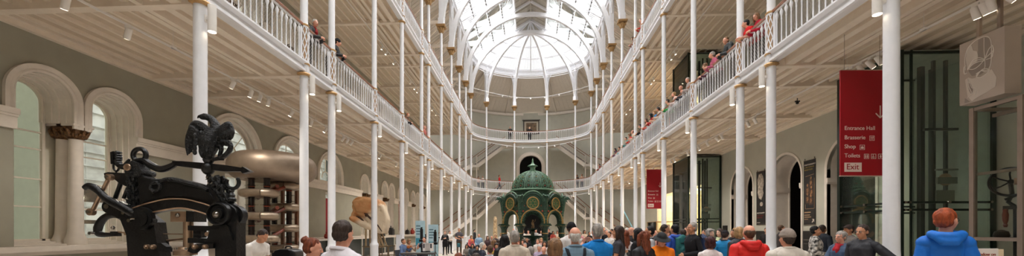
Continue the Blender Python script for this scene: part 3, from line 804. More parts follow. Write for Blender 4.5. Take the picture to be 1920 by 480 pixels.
obj('serpent_relief', m, IRON2, PR)
m = MB()
ot = [(263, 392), (280, 386), (297, 381), (323, 375), (349, 374), (368, 376), (384, 380), (398, 384), (409, 388)]
ib = [(409, 407), (396, 401), (376, 395), (355, 391), (338, 392), (320, 395), (296, 400), (276, 405)]
f.poly(m, ot+ib, -.085, .02); obj('arch_band', m, BLACKI, PR)
m = MB(); f.path(m, ot, 1.2, -.09, 6); f.path(m, [(409, 388), (409, 407)], 1.2, -.09, 6); f.path(m, ib[:-1], 1.4, -.09, 6); f.disc(m, 404.5, 398, 3, -.105, -.08); f.disc(m, 276, 398, 2.5, -.105, -.08); obj('gilt_edging', m, BRASS, PR)
# boss discs
m = MB(); m.lathe([(.0, -.13), (.055, -.13), (.06, -.1), (.09, -.1), (.1, -.125), (.115, -.12), (.122, -.1), (.122, .04), (0, .04)], f.p(424, 402), 28, ax=Matrix(((1, 0, 0), (0, 0, 1), (0, -1, 0))).inverted() if False else Matrix(((1, 0, 0), (0, 0, 1), (0, 1, 0)))); obj('hub', m, BLACKI, PR)
m = MB(); f.disc(m, 440, 404, 19, -.03, .05, 28); f.disc(m, 440, 404, 13, -.05, -.02); f.disc(m, 447, 428, 5, -.05, .05); obj('roller', m, BLACKI, PR)
m = MB(); m.sph(f.p(424, 403, -.13), (.026, .03, .03)); f.disc(m, 424, 403, 6.5, -.14, -.12); obj('hub_bolt', m, STEEL, PR)
m = MB(); f.disc(m, 285, 410, 20.5, -.13, -.08, 32); f.disc(m, 285, 410, 15, -.14, -.12, 32); f.disc(m, 302, 414, 5, -.12, -.07); obj('eccentric_disc', m, BLACKI, PR)
m = MB(); f.disc(m, 271, 414, 3, -.17, -.13); f.path(m, [(271, 414), (276, 411), (282, 411)], 1.5, -.16, 6); obj('disc_bolt', m, STEEL, PR)
# leaf column
m = MB()
m.lathe([(.06, f.z(390)), (.06, f.z(386)), (.045, f.z(384)), (.05, f.z(350)), (.047, f.z(326)), (.062, f.z(323)), (.062, f.z(318))], (f.x(255), 0, 0), 16)
for i in range(7):
    for k in range(8):
        a = 2*PI*k/8+(i % 2)*PI/8; z = f.z(383-i*8.5); c = Vector((f.x(255), 0, 0))
        m.tube([(c.x+(.047+o)*math.cos(a), (.047+o)*math.sin(a), z+dz) for o, dz in ((0, 0), (.012, .02), (.016, .04), (.03, .05))], [.012, .016, .013, .004], 5)
f.poly(m, [(244, 322), (246, 308), (258, 303), (270, 308), (275, 330), (266, 334), (246, 332)], -.06, .06); f.disc(m, 274, 325, 6, -.08, .08)
obj('leaf_column', m, IRON2, PR)
m = MB(); m.torus(f.p(252, 316, -.075), 5*f.k, 1.8*f.k, 20, 8, Matrix(((1, 0, 0), (0, 0, 1), (0, 1, 0)))); f.disc(m, 252, 316, 4, -.075, -.05); obj('brass_bush', m, BRASS, PR)
# counterweight lever
m = MB()
f.path(m, [(224, 309), (232, 313), (246, 308), (258, 302), (272, 302), (282, 309), (300, 317), (316, 314), (329, 307)], [4.5, 5.5, 5, 5, 6, 6.5, 6.5, 6, 5], 0, 10)
m.torus(f.p(262, 291), 12*f.k, 4.2*f.k, 28, 10, Matrix(((1, 0, 0), (0, 0, 1), (0, 1, 0))))
f.poly(m, [(327, 303), (345, 303), (384, 306), (424, 310), (456, 315), (458, 313), (473, 322), (458, 326), (455, 322), (424, 322), (384, 318), (345, 313), (330, 311)], -.03, .03)
f.path(m, [(222, 284), (219, 290), (223, 296), (220, 304), (226, 311)], [3.5, 4.5, 5, 5.5, 5.5], 0, 8); f.path(m, [(236, 309), (240, 303), (243, 298)], [4, 3, 1.5], 0, 7)
for k in range(5): m.torus(f.p(222, 286+k*4.5), 4.6*f.k, 1.3*f.k, 12, 6)
obj('counterweight_lever', m, BLACKI, PR)
m = MB(); f.poly(m, [(210, 286), (216, 284), (216, 308), (211, 308)], -.02, .02); f.path(m, [(213, 306), (213, 316), (218, 321), (223, 316), (223, 308)], 1.7, 0, 6); f.path(m, [(218, 320), (218, 327)], 1.3); obj('lever_shackle', m, BLACKI, PR)
# eagle finial on its globe
g = MB(); g.sph(f.p(390.5, 316), (.062, .062, .07)); g.lathe([(.03, f.z(337)), (.018, f.z(335)), (.024, f.z(330)), (.015, f.z(326)), (.03, f.z(324))], (f.x(391.5), 0, 0), 14); g.lathe([(.035, f.z(306)), (.045, f.z(303)), (.052, f.z(300)), (.03, f.z(297))], (f.x(391), 0, 0), 14); obj('globe', g, BLACKI, PR)
g = MB(); f.disc(g, 392, 333, 2.2, -.03, .03); g.cyl(f.p(391.5, 331), f.p(391.5, 345), .012); obj('globe_stem', g, STEEL, PR)
E = MB(); ex = lambda px, py: (160+px/3.43, 200+py/3.43)
P = lambda px, py, y=0: f.p(*ex(px, py), y)
k3 = f.k/3.43
def etube(pts, rad, y=0., n=10, sx=1.):
    E.tube(smooth([P(a, b, y if not isinstance(y, list) else y[i]) for i, (a, b) in enumerate(pts)], 4), [r*k3 for r in np.interp(np.linspace(0, len(rad)-1, (len(pts)-1)*4+1), range(len(rad)), rad)], n, sx=sx)
etube([(795, 330), (790, 285), (800, 225), (822, 180), (838, 150)], [24, 48, 64, 52, 34])
etube([(836, 165), (836, 120), (815, 85), (785, 68), (760, 62)], [38, 28, 22, 22, 20])
E.sph(P(758, 66), (24*k3, 20*k3, 19*k3)); etube([(745, 62), (730, 64), (720, 76)], [13, 8, 2])
# left wing: overlapping feathers
for i in range(9):
    t = i/8; a = (700+t*58, 118+t*22); b = (668+t*52, 318-t*95)
    etube([a, ((a[0]+b[0])/2-16+t*10, (a[1]+b[1])/2), b], [15, 19, 14, 4], -.02+.012*(i % 3), 8, .6)
etube([(810, 170), (770, 145), (735, 118), (706, 112), (682, 150), (672, 200)], [24, 28, 26, 22, 18, 12])
for i in range(5): etube([(705+i*10, 130+i*8), (695+i*11, 190+i*4)], [14, 16, 8], -.05, 8, .5)
# right wing raised and folded back
etube([(850, 175), (885, 150), (920, 118), (936, 110)], [30, 30, 24, 14])
for i in range(7):
    t = i/6; etube([(930-t*60, 112+t*52), (944-t*50, 160+t*30), (938-t*60, 205+t*22)], [13, 18, 10], .01*(i % 3), 8, .7)
etube([(870, 200), (910, 180), (946, 150)], [22, 24, 14])
# tail feathers sweeping down to the right, legs, perch
for i in range(5):
    t = i/4; etube([(880-t*30, 225+t*10), (935-t*18, 235+t*8), (942-t*20, 270+t*6), (905-t*20, 315+t*4), (850, 334)], [10, 15, 16, 14, 8], -.02+.01*i, 8, .8)
etube([(835, 240), (830, 280), (815, 325)], [20, 17, 12], -.03); etube([(775, 250), (765, 295), (775, 330)], [22, 18, 12], -.03)
etube([(850, 225), (866, 270), (850, 320)], [16, 14, 10], .02)
etube([(765, 336), (800, 342), (850, 336), (893, 342)], [8, 14, 12, 4]); E.sph(P(795, 335), (36*k3, 30*k3, 14*k3))
for i in range(16):
    t = i/15; E.sph(P(775+45*math.sin(i*2.1), 180+t*130, -.06), (13*k3, 12*k3, 18*k3), 8, 6)
em = remesh(E, .0055, 'eagle', IRON2, 1)
obj('eagle', em, None, PR)
# scroll crest and crescent
m = MB()
for (a, b, c) in (((396, 342), (402, 336), (408, 345)), ((402, 350), (410, 344), (414, 356)), ((406, 340), (412, 332), (414, 345)), ((412, 352), (420, 350), (422, 362)), ((418, 364), (428, 366), (432, 380))):
    f.path(m, [a, b, c], [3, 4.5, 2.5], -.03, 7); f.path(m, [a, b, c], [3, 4.5, 2.5], .04, 7)
f.path(m, [(390, 348), (400, 352), (412, 362), (420, 376), (430, 386), (444, 390)], [4, 6, 7, 7, 7, 5], 0, 10)
obj('scroll_crest', m, IRON2, PR)
m = MB(); m.torus(f.p(436.5, 342), 11.5*f.k, 3.4*f.k, 26, 8, Matrix(((1, 0, 0), (0, 0, 1), (0, 1, 0))), PI*.83, PI*2.22); m.lathe([(.02, f.z(358)), (.03, f.z(357)), (.02, f.z(361)), (.035, f.z(366)), (.03, f.z(370)), (.045, f.z(373)), (.045, f.z(378))][::-1], (f.x(434), 0, 0), 14); obj('crescent_hook', m, BLACKI, PR)
# bar handle and linkage on the left
m = MB(); f.path(m, [(181, 355), (188, 351), (198, 354), (208, 362), (219, 373), (232, 381), (246, 388), (260, 396), (275, 404)], [5, 6, 6.5, 6, 6.5, 7, 7, 7, 7], -.11, 10, .9); obj('bar_handle', m, BLACKI, PR)
m = MB(); f.poly(m, [(204, 326), (212, 324), (245, 326), (248, 336), (244, 350), (232, 344), (222, 336), (206, 334)], -.05, .05); f.path(m, [(228, 340), (222, 356), (216, 372)], 3.5); f.path(m, [(240, 352), (232, 372)], 3); f.disc(m, 214, 388, 12, -.06, .06); f.poly(m, [(206, 396), (222, 376), (246, 384), (250, 410), (235, 410)], -.07, .07); obj('linkage', m, BLACKI, PR)
m = MB(); f.path(m, [(219, 333), (186, 398)], 3.3, -.07); f.disc(m, 219, 334, 6, -.09, -.05); f.disc(m, 185, 398, 6.5, -.09, -.05); obj('connecting_rod', m, BRASS, PR)
m = MB(); f.disc(m, 185, 398, 3, -.11, -.08); f.disc(m, 214, 388, 4.5, -.08, -.05); f.disc(m, 219, 334, 3, -.11, -.08); f.disc(m, 185, 437, 3, -.09, -.05); f.disc(m, 248, 400, 3, -.1, -.04); m.sph(f.p(216, 427, -.02), .02); obj('link_bolts', m, STEEL, PR)
m = MB(); f.path(m, [(240, 412), (232, 407), (222, 403), (210, 403), (198, 407), (189, 416), (184, 427), (184, 436), (192, 440), (206, 440), (222, 439)], [9, 8, 7, 6, 6.5, 7.5, 8, 7, 5, 4, 3], 0, 10, .7); f.poly(m, [(222, 434), (223, 443), (212, 443), (212, 434)], -.03, .03); obj('c_frame', m, BLACKI, PR)
m = MB(); f.path(m, [(222, 435), (252, 439)], 1.6); f.disc(m, 242, 438, 3, -.04, .04); obj('adjusting_rod', m, BRASS, PR)
# piston and platen gear
m = MB(); f.poly(m, [(329, 397), (358, 397), (358, 416), (329, 416)], -.06, .06); m.cyl(f.p(353, 416), f.p(353, 467), .043, n=20); m.lathe([(.1, f.z(478)), (.1, f.z(470)), (.07, f.z(467)), (.06, f.z(463))], (f.x(348), 0, 0), 24); obj('piston', m, BRASS, PR)
m = MB(); m.sph(f.p(343, 404, -.06), .024)
for px in (333, 341, 356, 364): m.cyl(f.p(px, 464, -.05), f.p(px, 471, -.05), .012, n=6)
obj('piston_bolts', m, STEEL, PR)
m = MB(); f.poly(m, [(361, 396), (376, 397), (376, 416), (361, 416)], -.08, .08); f.poly(m, [(361, 423), (413, 424), (413, 433), (361, 432)], -.06, .06); f.poly(m, [(361, 446), (413, 448), (413, 457), (361, 455)], -.06, .06); f.poly(m, [(368, 424), (382, 424), (382, 446), (368, 446)], -.04, .04)
f.poly(m, [(288, 456), (318, 455), (328, 462), (330, 472), (318, 470), (290, 464)], -.1, -.04); f.poly(m, [(366, 470), (372, 460), (384, 456), (414, 456), (414, 465), (384, 467), (376, 474)], -.1, -.04); obj('toggle_frame', m, BLACKI, PR)
m = MB()
for a, b in ((295, 462), (306, 462), (382, 462), (401, 462)): f.disc(m, a, b, 4.5, -.125, -.09); m.sph(f.p(a, b, -.125), .016)
f.path(m, [(288, 438), (370, 440)], 1.2, .02); f.path(m, [(300, 452), (330, 449), (356, 447)], 2.5, .05); f.disc(m, 396, 439, 4, -.06, .02); m.bar(f.p(300, 438), f.p(300, 456), .015, .015); obj('brass_fittings', m, BRASS, PR)
bed = MB(); bed.box((f.x(350), .1, 1.12), (.7, 1.5, .08)); bed.box((f.x(350), .1, .95), (.2, 1.5, .25)); obj('press_bed', bed, BLACKI, PR)
# ================================================================ ACCELERATOR
f = Fr(505, 12.0)
AC = thing('particle_accelerator', 'tall high-voltage generator with a flattened bronze dome over banded insulator columns', 'machine', f.loc, TH)
DOMEM = mat('bronze_dome', (158, 140, 122), .45, .65, var=.10, scale=4, bump=.06, bscale=6)
TORM = mat('stress_ring_metal', (176, 158, 138), .38, .75, var=.1, scale=6)
m = MB(); a_, h_ = 1.25, .42; prof = []
for i in range(25):
    t = -PI/2+PI*i/24; c, s_ = math.cos(t), math.sin(t)
    prof.append((max(.001, a_-.46+.46*abs(c)**.8) if abs(s_) < .999 else .001, h_*(1 if s_ > 0 else -1)*abs(s_)**.9))
prof = [(.001, -.37), (.6, -.39)]+prof[1:-1]+[(.6, .40), (.001, .42)]
m.lathe(prof, (-.08, .35, f.z(312)), 56); obj('dome', m, DOMEM, AC, smooth=60)
INS = mat('insulator_brown', (44, 24, 18), .2, var=.3, scale=30); AMB = mat('amber_bands', (140, 60, 36), .2, .3)
cols = [(471.5, -.25), (500.5, -.25), (515, 1.0), (542, 1.0)]
ztop = f.z(312)-.38
for px, dd in cols:
    x = f.l(px, 432, dd).x; c = MB(); b = MB(); n_ = MB(); z = .35; k = 0
    prof = []
    while z < ztop:
        prof += [(.088, z), (.088, z+.07), (.1, z+.075), (.1, z+.095), (.088, z+.1)]; 
        b.lathe([(.091, z+.025), (.091, z+.055)], (x, dd, 0), 16) if k % 3 == 1 else None
        n_.bar((x-.21, dd, z+.085), (x+.21, dd, z+.085), .012, .012); n_.bar((x, dd-.18, z+.085), (x, dd+.18, z+.085), .012, .012)
        z += .2; k += 1; prof += [(.088, z-.005)]
    c.lathe(prof, (x, dd, 0), 16); obj('insulator_column', c, INS, AC, smooth=30); obj('amber_band', b, AMB, AC); obj('electrode_pins', n_, STEEL, AC)
def stadium(xa, xb, y, z, r, ry):
    pts = []; n = 10; rr = ry
    for i in range(n+1): a = -PI/2+PI*i/n; pts.append((xb-rr+rr*math.cos(a), y+rr*math.sin(a), z))
    for i in range(n+1): a = PI/2+PI*i/n; pts.append((xa+rr+rr*math.cos(a), y+rr*math.sin(a), z))
    return pts+[pts[0]]
def ringpart(pa, pb, py, dd, rp):
    a, b = f.l(pa, py, dd), f.l(pb, py, dd); r = rp*(f.d+dd)/F; m = MB(); pts = stadium(a.x+r*.0, b.x, dd, a.z, r, .24)
    # inner path keeps the outer silhouette
    cx = (a.x+b.x)/2; pts = [((p[0]-cx)*(1-2*r/(b.x-a.x))+cx, p[1], p[2]) for p in pts]
    m.tube(pts, r, 12, caps=False); m.box((cx, dd, a.z+r*.55), (b.x-a.x-2*r, .5, .02)); m.box((cx, dd, a.z-r*.55), (b.x-a.x-2*r, .5, .02)); obj('stress_ring', m, TORM, AC, smooth=60)
for a, b, y in ((451, 520, 362.5), (451, 520, 405.5), (452, 520, 448)): ringpart(a, b, y, -.25, 7.6)
for a, b, y in ((504, 560, 349.5), (504, 560, 389), (504, 560, 428), (503, 559, 466)): ringpart(a, b, y, 1.0, 7.2)
RES = mat('resistor_red', (132, 66, 48), .35, var=.1)
for (pa, ya, pb, yb) in ((506, 362, 538, 349), (506, 405, 538, 388), (505, 447, 537, 427), (520, 349, 480, 372), (520, 389, 482, 415)):
    p, q = f.l(pa, ya, -.1), f.l(pb, yb, .85)
    r = MB(); r.cyl(p, q, .055, n=12); obj('resistor_rod', r, RES, AC); r = MB(); r.cyl(p.lerp(q, .9), p.lerp(q, .99), .075, n=12); obj('rod_ferrule', r, STEEL, AC)
w = MB(); BROWN = mat('brown_timber', (120, 72, 46), .5, var=.2)
for px in (530, 556): p = f.l(px, 432, 1.6); w.box((p.x, 1.6, 1.9), (.09, .09, 3.0))
for py in (398, 345, 460): p = f.l(543, py, 1.6); w.box((p.x, 1.6, p.z), (.6, .07, .09))
obj('timber_frame', w, BROWN, AC)
b = MB(); b.box((0, .4, .2), (2.4, 2.6, .3)); b.box((0, .4, .03), (2.6, 2.8, .06)); obj('base', b, mat('machine_base', (70, 66, 62), .6), AC)
# ================================================================ WHALE SKULL
f = Fr(695, 17.6)
SK = thing('whale_skull', 'huge tan whale skull, beak down, propped on a wooden frame', 'skull', f.loc, TH)
BONE = mat('bone', (206, 158, 108), .6, var=.16, scale=2.2, bump=.35, bscale=9, rgb2=(188, 126, 76))
m = MB()
def slab(pts, y0, y1, grow=0.):
    f.poly(m, pts, y0, y1)
# broad basin of the skull, flat topped, then the paler beak sweeping down to the right
up = [(669, 376), (676, 371), (690, 370), (706, 372), (716, 378), (721, 388), (716, 398), (706, 405), (694, 408), (680, 404), (670, 400), (666, 390)]
slab(up, -.42, .42); slab([(668, 380), (690, 373), (712, 376), (718, 388), (700, 400), (676, 398)], -.5, .5)
m.sph(f.p(668, 403, -.1), (.15, .36, .22)); m.sph(f.p(667, 410, -.3), (.12, .3, .13)); m.sph(f.p(669, 392, 0), (.13, .42, .34))
bk = [(668, 402), (682, 404), (698, 412), (712, 398), (721, 387), (726, 402), (728.5, 414), (727, 426), (723, 438.5), (716, 436), (700, 427), (684, 419), (670, 413)]
slab(bk, -.32, .32); slab([(690, 410), (712, 402), (722, 396), (727, 416), (722, 436), (706, 428)], -.42, .15)
for sg in (-.36, .3): f.path(m, [(666, 408), (678, 416), (694, 424), (710, 432), (722, 438)], [6, 6.5, 6, 4, 1.6], sg, 10)
f.path(m, [(719, 386), (725, 400), (728, 414), (726, 428), (722, 438)], [5, 5, 4.5, 3.5, 1.6], -.32, 9)
sk = remesh(m, .03, 'cranium', BONE, 7, .6)
for v in sk.vertices:
    n3 = mnoise.fractal(v.co*2.4, 1., 2., 4); v.co += v.normal*.03*n3
# honey coloured basin above, pale beak below
nt = BONE.node_tree; bs = nt.nodes['Principled BSDF']; src = bs.inputs['Base Color'].links[0].from_socket
tc = nt.nodes.new('ShaderNodeTexCoord'); sx = nt.nodes.new('ShaderNodeSeparateXYZ'); nt.links.new(tc.outputs['Object'], sx.inputs[0])
m1 = nt.nodes.new('ShaderNodeMath'); m1.operation = 'MULTIPLY_ADD'; m1.inputs[1].default_value = -.75; nt.links.new(sx.outputs['X'], m1.inputs[0]); nt.links.new(sx.outputs['Z'], m1.inputs[2])
mr = nt.nodes.new('ShaderNodeMapRange'); mr.inputs['From Min'].default_value = f.z(408); mr.inputs['From Max'].default_value = f.z(398); nt.links.new(m1.outputs[0], mr.inputs['Value'])
mx = nt.nodes.new('ShaderNodeMixRGB'); mx.inputs['Color1'].default_value = (*srgb(222, 202, 174), 1); nt.links.new(mr.outputs[0], mx.inputs['Fac']); nt.links.new(src, mx.inputs['Color2']); nt.links.new(mx.outputs[0], bs.inputs['Base Color'])
obj('cranium', sk, None, SK)
m = MB(); f.path(m, [(678, 393), (690, 400), (700, 409), (712, 420), (722, 434)], [.8, 1.6, 2, 1.5, .6], -.42, 8); m.sph(f.p(694, 404, -.44), (3.2*f.k, .08, 3.2*f.k)); f.path(m, [(674, 406), (680, 409), (688, 416)], [1.2, 2.6, 1.5], -.37, 8); obj('hollow_shade', m, mat('bone_shadow_brown', (70, 44, 28), .8), SK)  # dark brown strips paint the shade in the skull's gap and hollow
WD = mat('stand_timber', (178, 150, 112), .6, var=.15); m = MB()
for a, b in (((706, 432), (716, 462)), ((710, 430), (722, 462)), ((702, 428), (709, 462)), ((690, 420), (690, 462))):
    for y in (-.25, .25): m.bar(f.p(*a, y), f.p(*b, y), .06, .06)
m.bar(f.p(688, 462, -.3), f.p(724, 462, -.3), .07, .07); m.bar(f.p(688, 462, .3), f.p(724, 462, .3), .07, .07); obj('prop', m, WD, SK)
m = MB()
for px in (688, 706, 722, 734):
    for y in (-.4, .4): m.bar((f.x(px), y, 0), (f.x(px), y, .95), .04, .04)
for z in (.5, .93):
    for y in (-.4, .4): m.bar((f.x(686), y, z), (f.x(736), y, z), .04, .04)
f.path(m, [(732, 466), (734, 462), (739, 460)], 1.2, -.4); obj('stand', m, mat('stand_metal', (120, 102, 78), .5, .5), SK)
# ================================================================ FOUNTAIN PAVILION
KG = mat('pavilion_green', (30, 66, 46), .38, .1, var=.25, scale=12, spec=.6)
KL = mat('pavilion_light_green', (112, 148, 118), .45, .05, var=.2, scale=14)
KR = mat('pavilion_red', (168, 60, 40), .5)
KO = mat('pavilion_gold', (178, 138, 78), .45, .3, var=.15, scale=16)
KD = mat('dome_green', (46, 84, 60), .42, .1, var=.45, scale=16, bump=.8, bscale=22)
KX = MB
KP = thing('fountain_pavilion', 'dark green and gold octagonal iron fountain pavilion with a domed roof', 'pavilion', (.12, 23.0, 0))
A_ = 1.42; AP = A_*1.2071; RO = A_*1.3066
zsp, zcr = 2.06, 2.80; ztop = 3.62
ang = [PI/8+k*PI/4 for k in range(8)]
corner = [Vector((RO*math.cos(a), RO*math.sin(a), 0)) for a in ang]
st = MB(); st.lathe([(RO+.55, 0), (RO+.55, .14), (RO+.3, .14), (RO+.3, .28)], n=8, ax=Matrix.Rotation(PI/8, 3, 'Z')); obj('step', st, KG, KP, smooth=0)
for k, c in enumerate(corner):
    m = MB()
    m.lathe([(.24, .28), (.24, .42), (.19, .46), (.19, .95), (.23, .98), (.23, 1.06), (.13, 1.1), (.125, 1.42), (.15, 1.46), (.15, 1.5), (.125, 1.54), (.13, 1.7), (.17, 1.8), (.25, 1.9)], (c.x, c.y, 0), 16)
    m.box((c.x, c.y, 1.94), (.5, .5, .07), Matrix.Rotation(ang[k], 3, 'Z')); m.box((c.x, c.y, 2.0), (.42, .42, .06), Matrix.Rotation(ang[k], 3, 'Z'))
    o = obj('pillar', m, KG, KP)
    m = MB(); m.lathe([(.155, 1.455), (.165, 1.48), (.155, 1.505)], (c.x, c.y, 0), 16); m.lathe([(.255, 1.895), (.26, 1.91), (.255, 1.925)], (c.x, c.y, 0), 16); obj('pillar_band', m, KO, KP)
for k in range(8):
    a = k*PI/4; nrm = Vector((math.cos(a), math.sin(a), 0)); tx = Vector((-math.sin(a), math.cos(a), 0)); o0 = nrm*AP
    fn = lambda u, v, t: o0+tx*u+nrm*t+Vector((0, 0, v))
    r_in = .50
    arch = [(-r_in, 1.97)]+[(-r_in*math.cos(PI*i/20), zsp+.12+r_in*1.06*math.sin(PI*i/20)) for i in range(21)]+[(r_in, 1.97)]
    hw = A_/2
    m = MB(); m.prism([(-hw, 1.97)]+[(-hw, ztop), (hw, ztop)]+[(hw, 1.97)]+arch[::-1], fn, -.09, .04); obj('arch_panel', m, KG, KP, smooth=0)
    # cusped fringe
    m = MB()
    for i in range(15):
        t = PI*(i+.5)/15; m.sph(fn(-(r_in-.02)*math.cos(t), zsp+.12+(r_in*1.06-.02)*math.sin(t), -.02), (.045, .03, .045), 8, 6)
    obj('arch_fringe', m, KG, KP)
    m = MB()
    m.tube([fn(-.64*math.cos(PI*i/24), zsp+.06+.68*math.sin(PI*i/24), .055) for i in range(25)], .04, 8); m.tube([fn(-.64, zsp+.06, .055), fn(-.64, 1.98, .055)], .04); m.tube([fn(.64, zsp+.06, .055), fn(.64, 1.98, .055)], .04)
    obj('arch_moulding', m, KO, KP)
    m = MB()
    for i in range(19):
        t = PI*(i+.5)/19; m.sph(fn(-.55*math.cos(t), zsp+.10+.58*math.sin(t), .05), (.022, .022, .022), 6, 5)
    for sx in (-1, 1):
        for i in range(9): m.sph(fn(sx*(hw-.04), 2.1+i*.16, .05), (.03, .03, .045), 6, 5)
        m.tube([fn(sx*(.3+.05*math.cos(q)), 2.98+.05*math.sin(q), .05) for q in [i*.6 for i in range(11)]], .014, 5)
    obj('relief_beads', m, KL, KP)
    m = MB()
    for sx in (-1, 1): m.sph(fn(sx*.53, 2.72, .05), (.05, .05, .05), 8, 6); m.sph(fn(sx*.46, 3.02, .05), (.03, .03, .03), 8, 6)
    obj('red_rosette', m, KR, KP)
    # medallion lunette breaking through the cornice
    m = MB(); ax = Matrix((tx, Vector((0, 0, 1)), nrm)).transposed()
    zc = 3.16
    lun = [(-.5, ztop-.5)]+[(-.5*math.cos(PI*i/20), zc+.02+.56*math.sin(PI*i/20)) for i in range(21)]+[(.5, ztop-.5)]
    m.prism(lun, fn, -.02, .10); m.torus(fn(0, zc+.02, .1), .5, .04, 24, 6, ax, 0, PI); obj('lunette', m, KG, KP)
    m = MB(); m.torus(fn(0, zc, .115), .325, .032, 32, 8, ax)
    for q in range(6): t = 2*PI*q/6; m.torus(fn(.17*math.cos(t), zc+.17*math.sin(t), .112), .075, .007, 12, 5, ax)
    obj('medallion_rim', m, KO, KP)
    m = MB(); m.cyl(fn(0, zc, .09), fn(0, zc, .112), .3, n=28); obj('medallion', m, mat('medallion_green', (40, 92, 48), .5, var=.3, scale=25, bump=.6), KP)
    m = MB(); m.tube([fn(-hw-.02, ztop-.05, .08), fn(-.5, ztop-.05, .08)], .05, 6); m.tube([fn(hw+.02, ztop-.05, .08), fn(.5, ztop-.05, .08)], .05, 6); m.tube([fn(-.6*math.cos(PI*i/16), zc+.08+.6*math.sin(PI*i/16), .03) for i in range(17)], .035, 6); obj('cornice', m, KL, KP)
# griffin-like corner brackets
for k, c in enumerate(corner):
    a = ang[k]; d = Vector((math.cos(a), math.sin(a), 0)); s_ = Vector((-d.y, d.x, 0)); m = MB()
    q = lambda r, z, o=0: c+d*r+s_*o+Vector((0, 0, z))
    m.tube(smooth([q(-.05, 2.1), q(.02, 2.6), q(.06, 3.0), q(.14, 3.35), q(.26, 3.5), q(.36, 3.42)], 4), [.07]*6+[.09]*6+[.1]*5+[.07]*3+[.04], 8)
    m.sph(q(.3, 3.52), (.1, .09, .08)); m.tube([q(.34, 3.5), q(.44, 3.44), q(.48, 3.36)], [.05, .035, .01], 6)
    for sg in (-1, 1): m.tube(smooth([q(.1, 3.2, sg*.05), q(.06, 3.42, sg*.14), q(.16, 3.6, sg*.2), q(.0, 3.66, sg*.16)], 4), [.06, .07, .075, .08, .08, .07, .07, .06, .05, .04, .03, .02, .015], 7, sx=.5)
    obj('griffin_bracket', m, KL if False else mat('griffin_green', (60, 96, 74), .45, .1, var=.4, scale=18, bump=.7), KP)
# drum, dome, finial
m = MB(); m.lathe([(1.42, 3.4), (1.42, 3.6), (1.26, 3.68), (1.24, 3.95), (1.3, 3.97)], n=48); obj('drum', m, KD, KP)
m = MB(); m.lathe([(1.27, 3.94), (1.34, 3.96), (1.35, 4.02), (1.3, 4.06), (1.25, 4.06)], n=48); obj('dome_ring', m, KL, KP)
prof = [(1.25*math.cos(PI/2*i/20)+.0, 4.05+1.16*math.sin(PI/2*i/20)) for i in range(20)]+[(.1, 5.2)]
m = MB(); m.lathe(prof, n=64); obj('dome', m, KD, KP)
m = MB(); g = MB(); rr = MB()
dp = lambda a, t, o=.01: Vector(((1.25+o)*math.cos(t)*math.cos(a), (1.25+o)*math.cos(t)*math.sin(a), 4.05+(1.16+o)*math.sin(t)))
for k in range(16):
    a = 2*PI*k/16
    m.tube([dp(a, PI/2*i/12*.97) for i in range(13)], .02, 5)
    am = a+PI/16
    for j in range(5):
        t = .14+j*.24; w_ = .125*(1-.09*j)
        pts = [dp(am+w_*math.sin(u)*(1.0 if j < 3 else 1.2), t+.1*math.cos(u), .012) for u in [2*PI*i/14 for i in range(15)]]
        m.tube(pts, .013, 5)
        for sg in (-1, 1): m.tube([dp(am+sg*w_*(.5+.5*math.sin(u)), t+.07*math.cos(u)+.06, .012) for u in [i*.5 for i in range(8)]], .010, 4)
        if j < 3: (g if j != 0 else rr).sph(dp(am, t, .02), .028 if j else .035, 7, 5)
obj('dome_tracery', m, KL, KP); obj('dome_bosses', g, KO, KP); obj('dome_red_bosses', rr, KR, KP)
m = MB(); m.lathe([(.14, 5.18), (.13, 5.24), (.18, 5.26), (.15, 5.3), (.15, 5.42), (.19, 5.46), (.24, 5.52), (.15, 5.58), (.09, 5.64), (.06, 5.72), (.035, 5.82), (.05, 5.86), (.02, 5.9), (.006, 6.0)], n=16)
for k in range(8):
    a = 2*PI*k/8; m.tube([(r*math.cos(a), r*math.sin(a), z) for r, z in ((.16, 5.5), (.23, 5.53), (.29, 5.5), (.27, 5.46))], [.03, .035, .025, .008], 5)
obj('finial', m, KL, KP)
# the basin inside
m = MB(); m.lathe([(.55, .28), (.55, .36), (.3, .42), (.16, .6), (.13, 1.0), (.2, 1.12), (.62, 1.26), (.66, 1.32), (.62, 1.34), (.3, 1.26), (.12, 1.3), (.1, 1.6), (.15, 1.66), (.3, 1.72), (.31, 1.75), (.1, 1.74), (.07, 1.8)], n=28); obj('basin', m, KG, KP)
m = MB(); m.tube(smooth([(0, 0, 1.78), (.03, 0, 1.95), (-.01, 0, 2.1), (0, 0, 2.2)], 3), [.08, .09, .085, .07, .075, .08, .075, .06, .05, .03], 8); m.sph((.01, 0, 2.25), .055); m.tube([(.05, -.02, 2.12), (.14, -.04, 2.2), (.16, -.04, 2.32)], .022, 6); obj('statuette', m, mat('statuette', (176, 142, 100), .5, var=.2), KP)
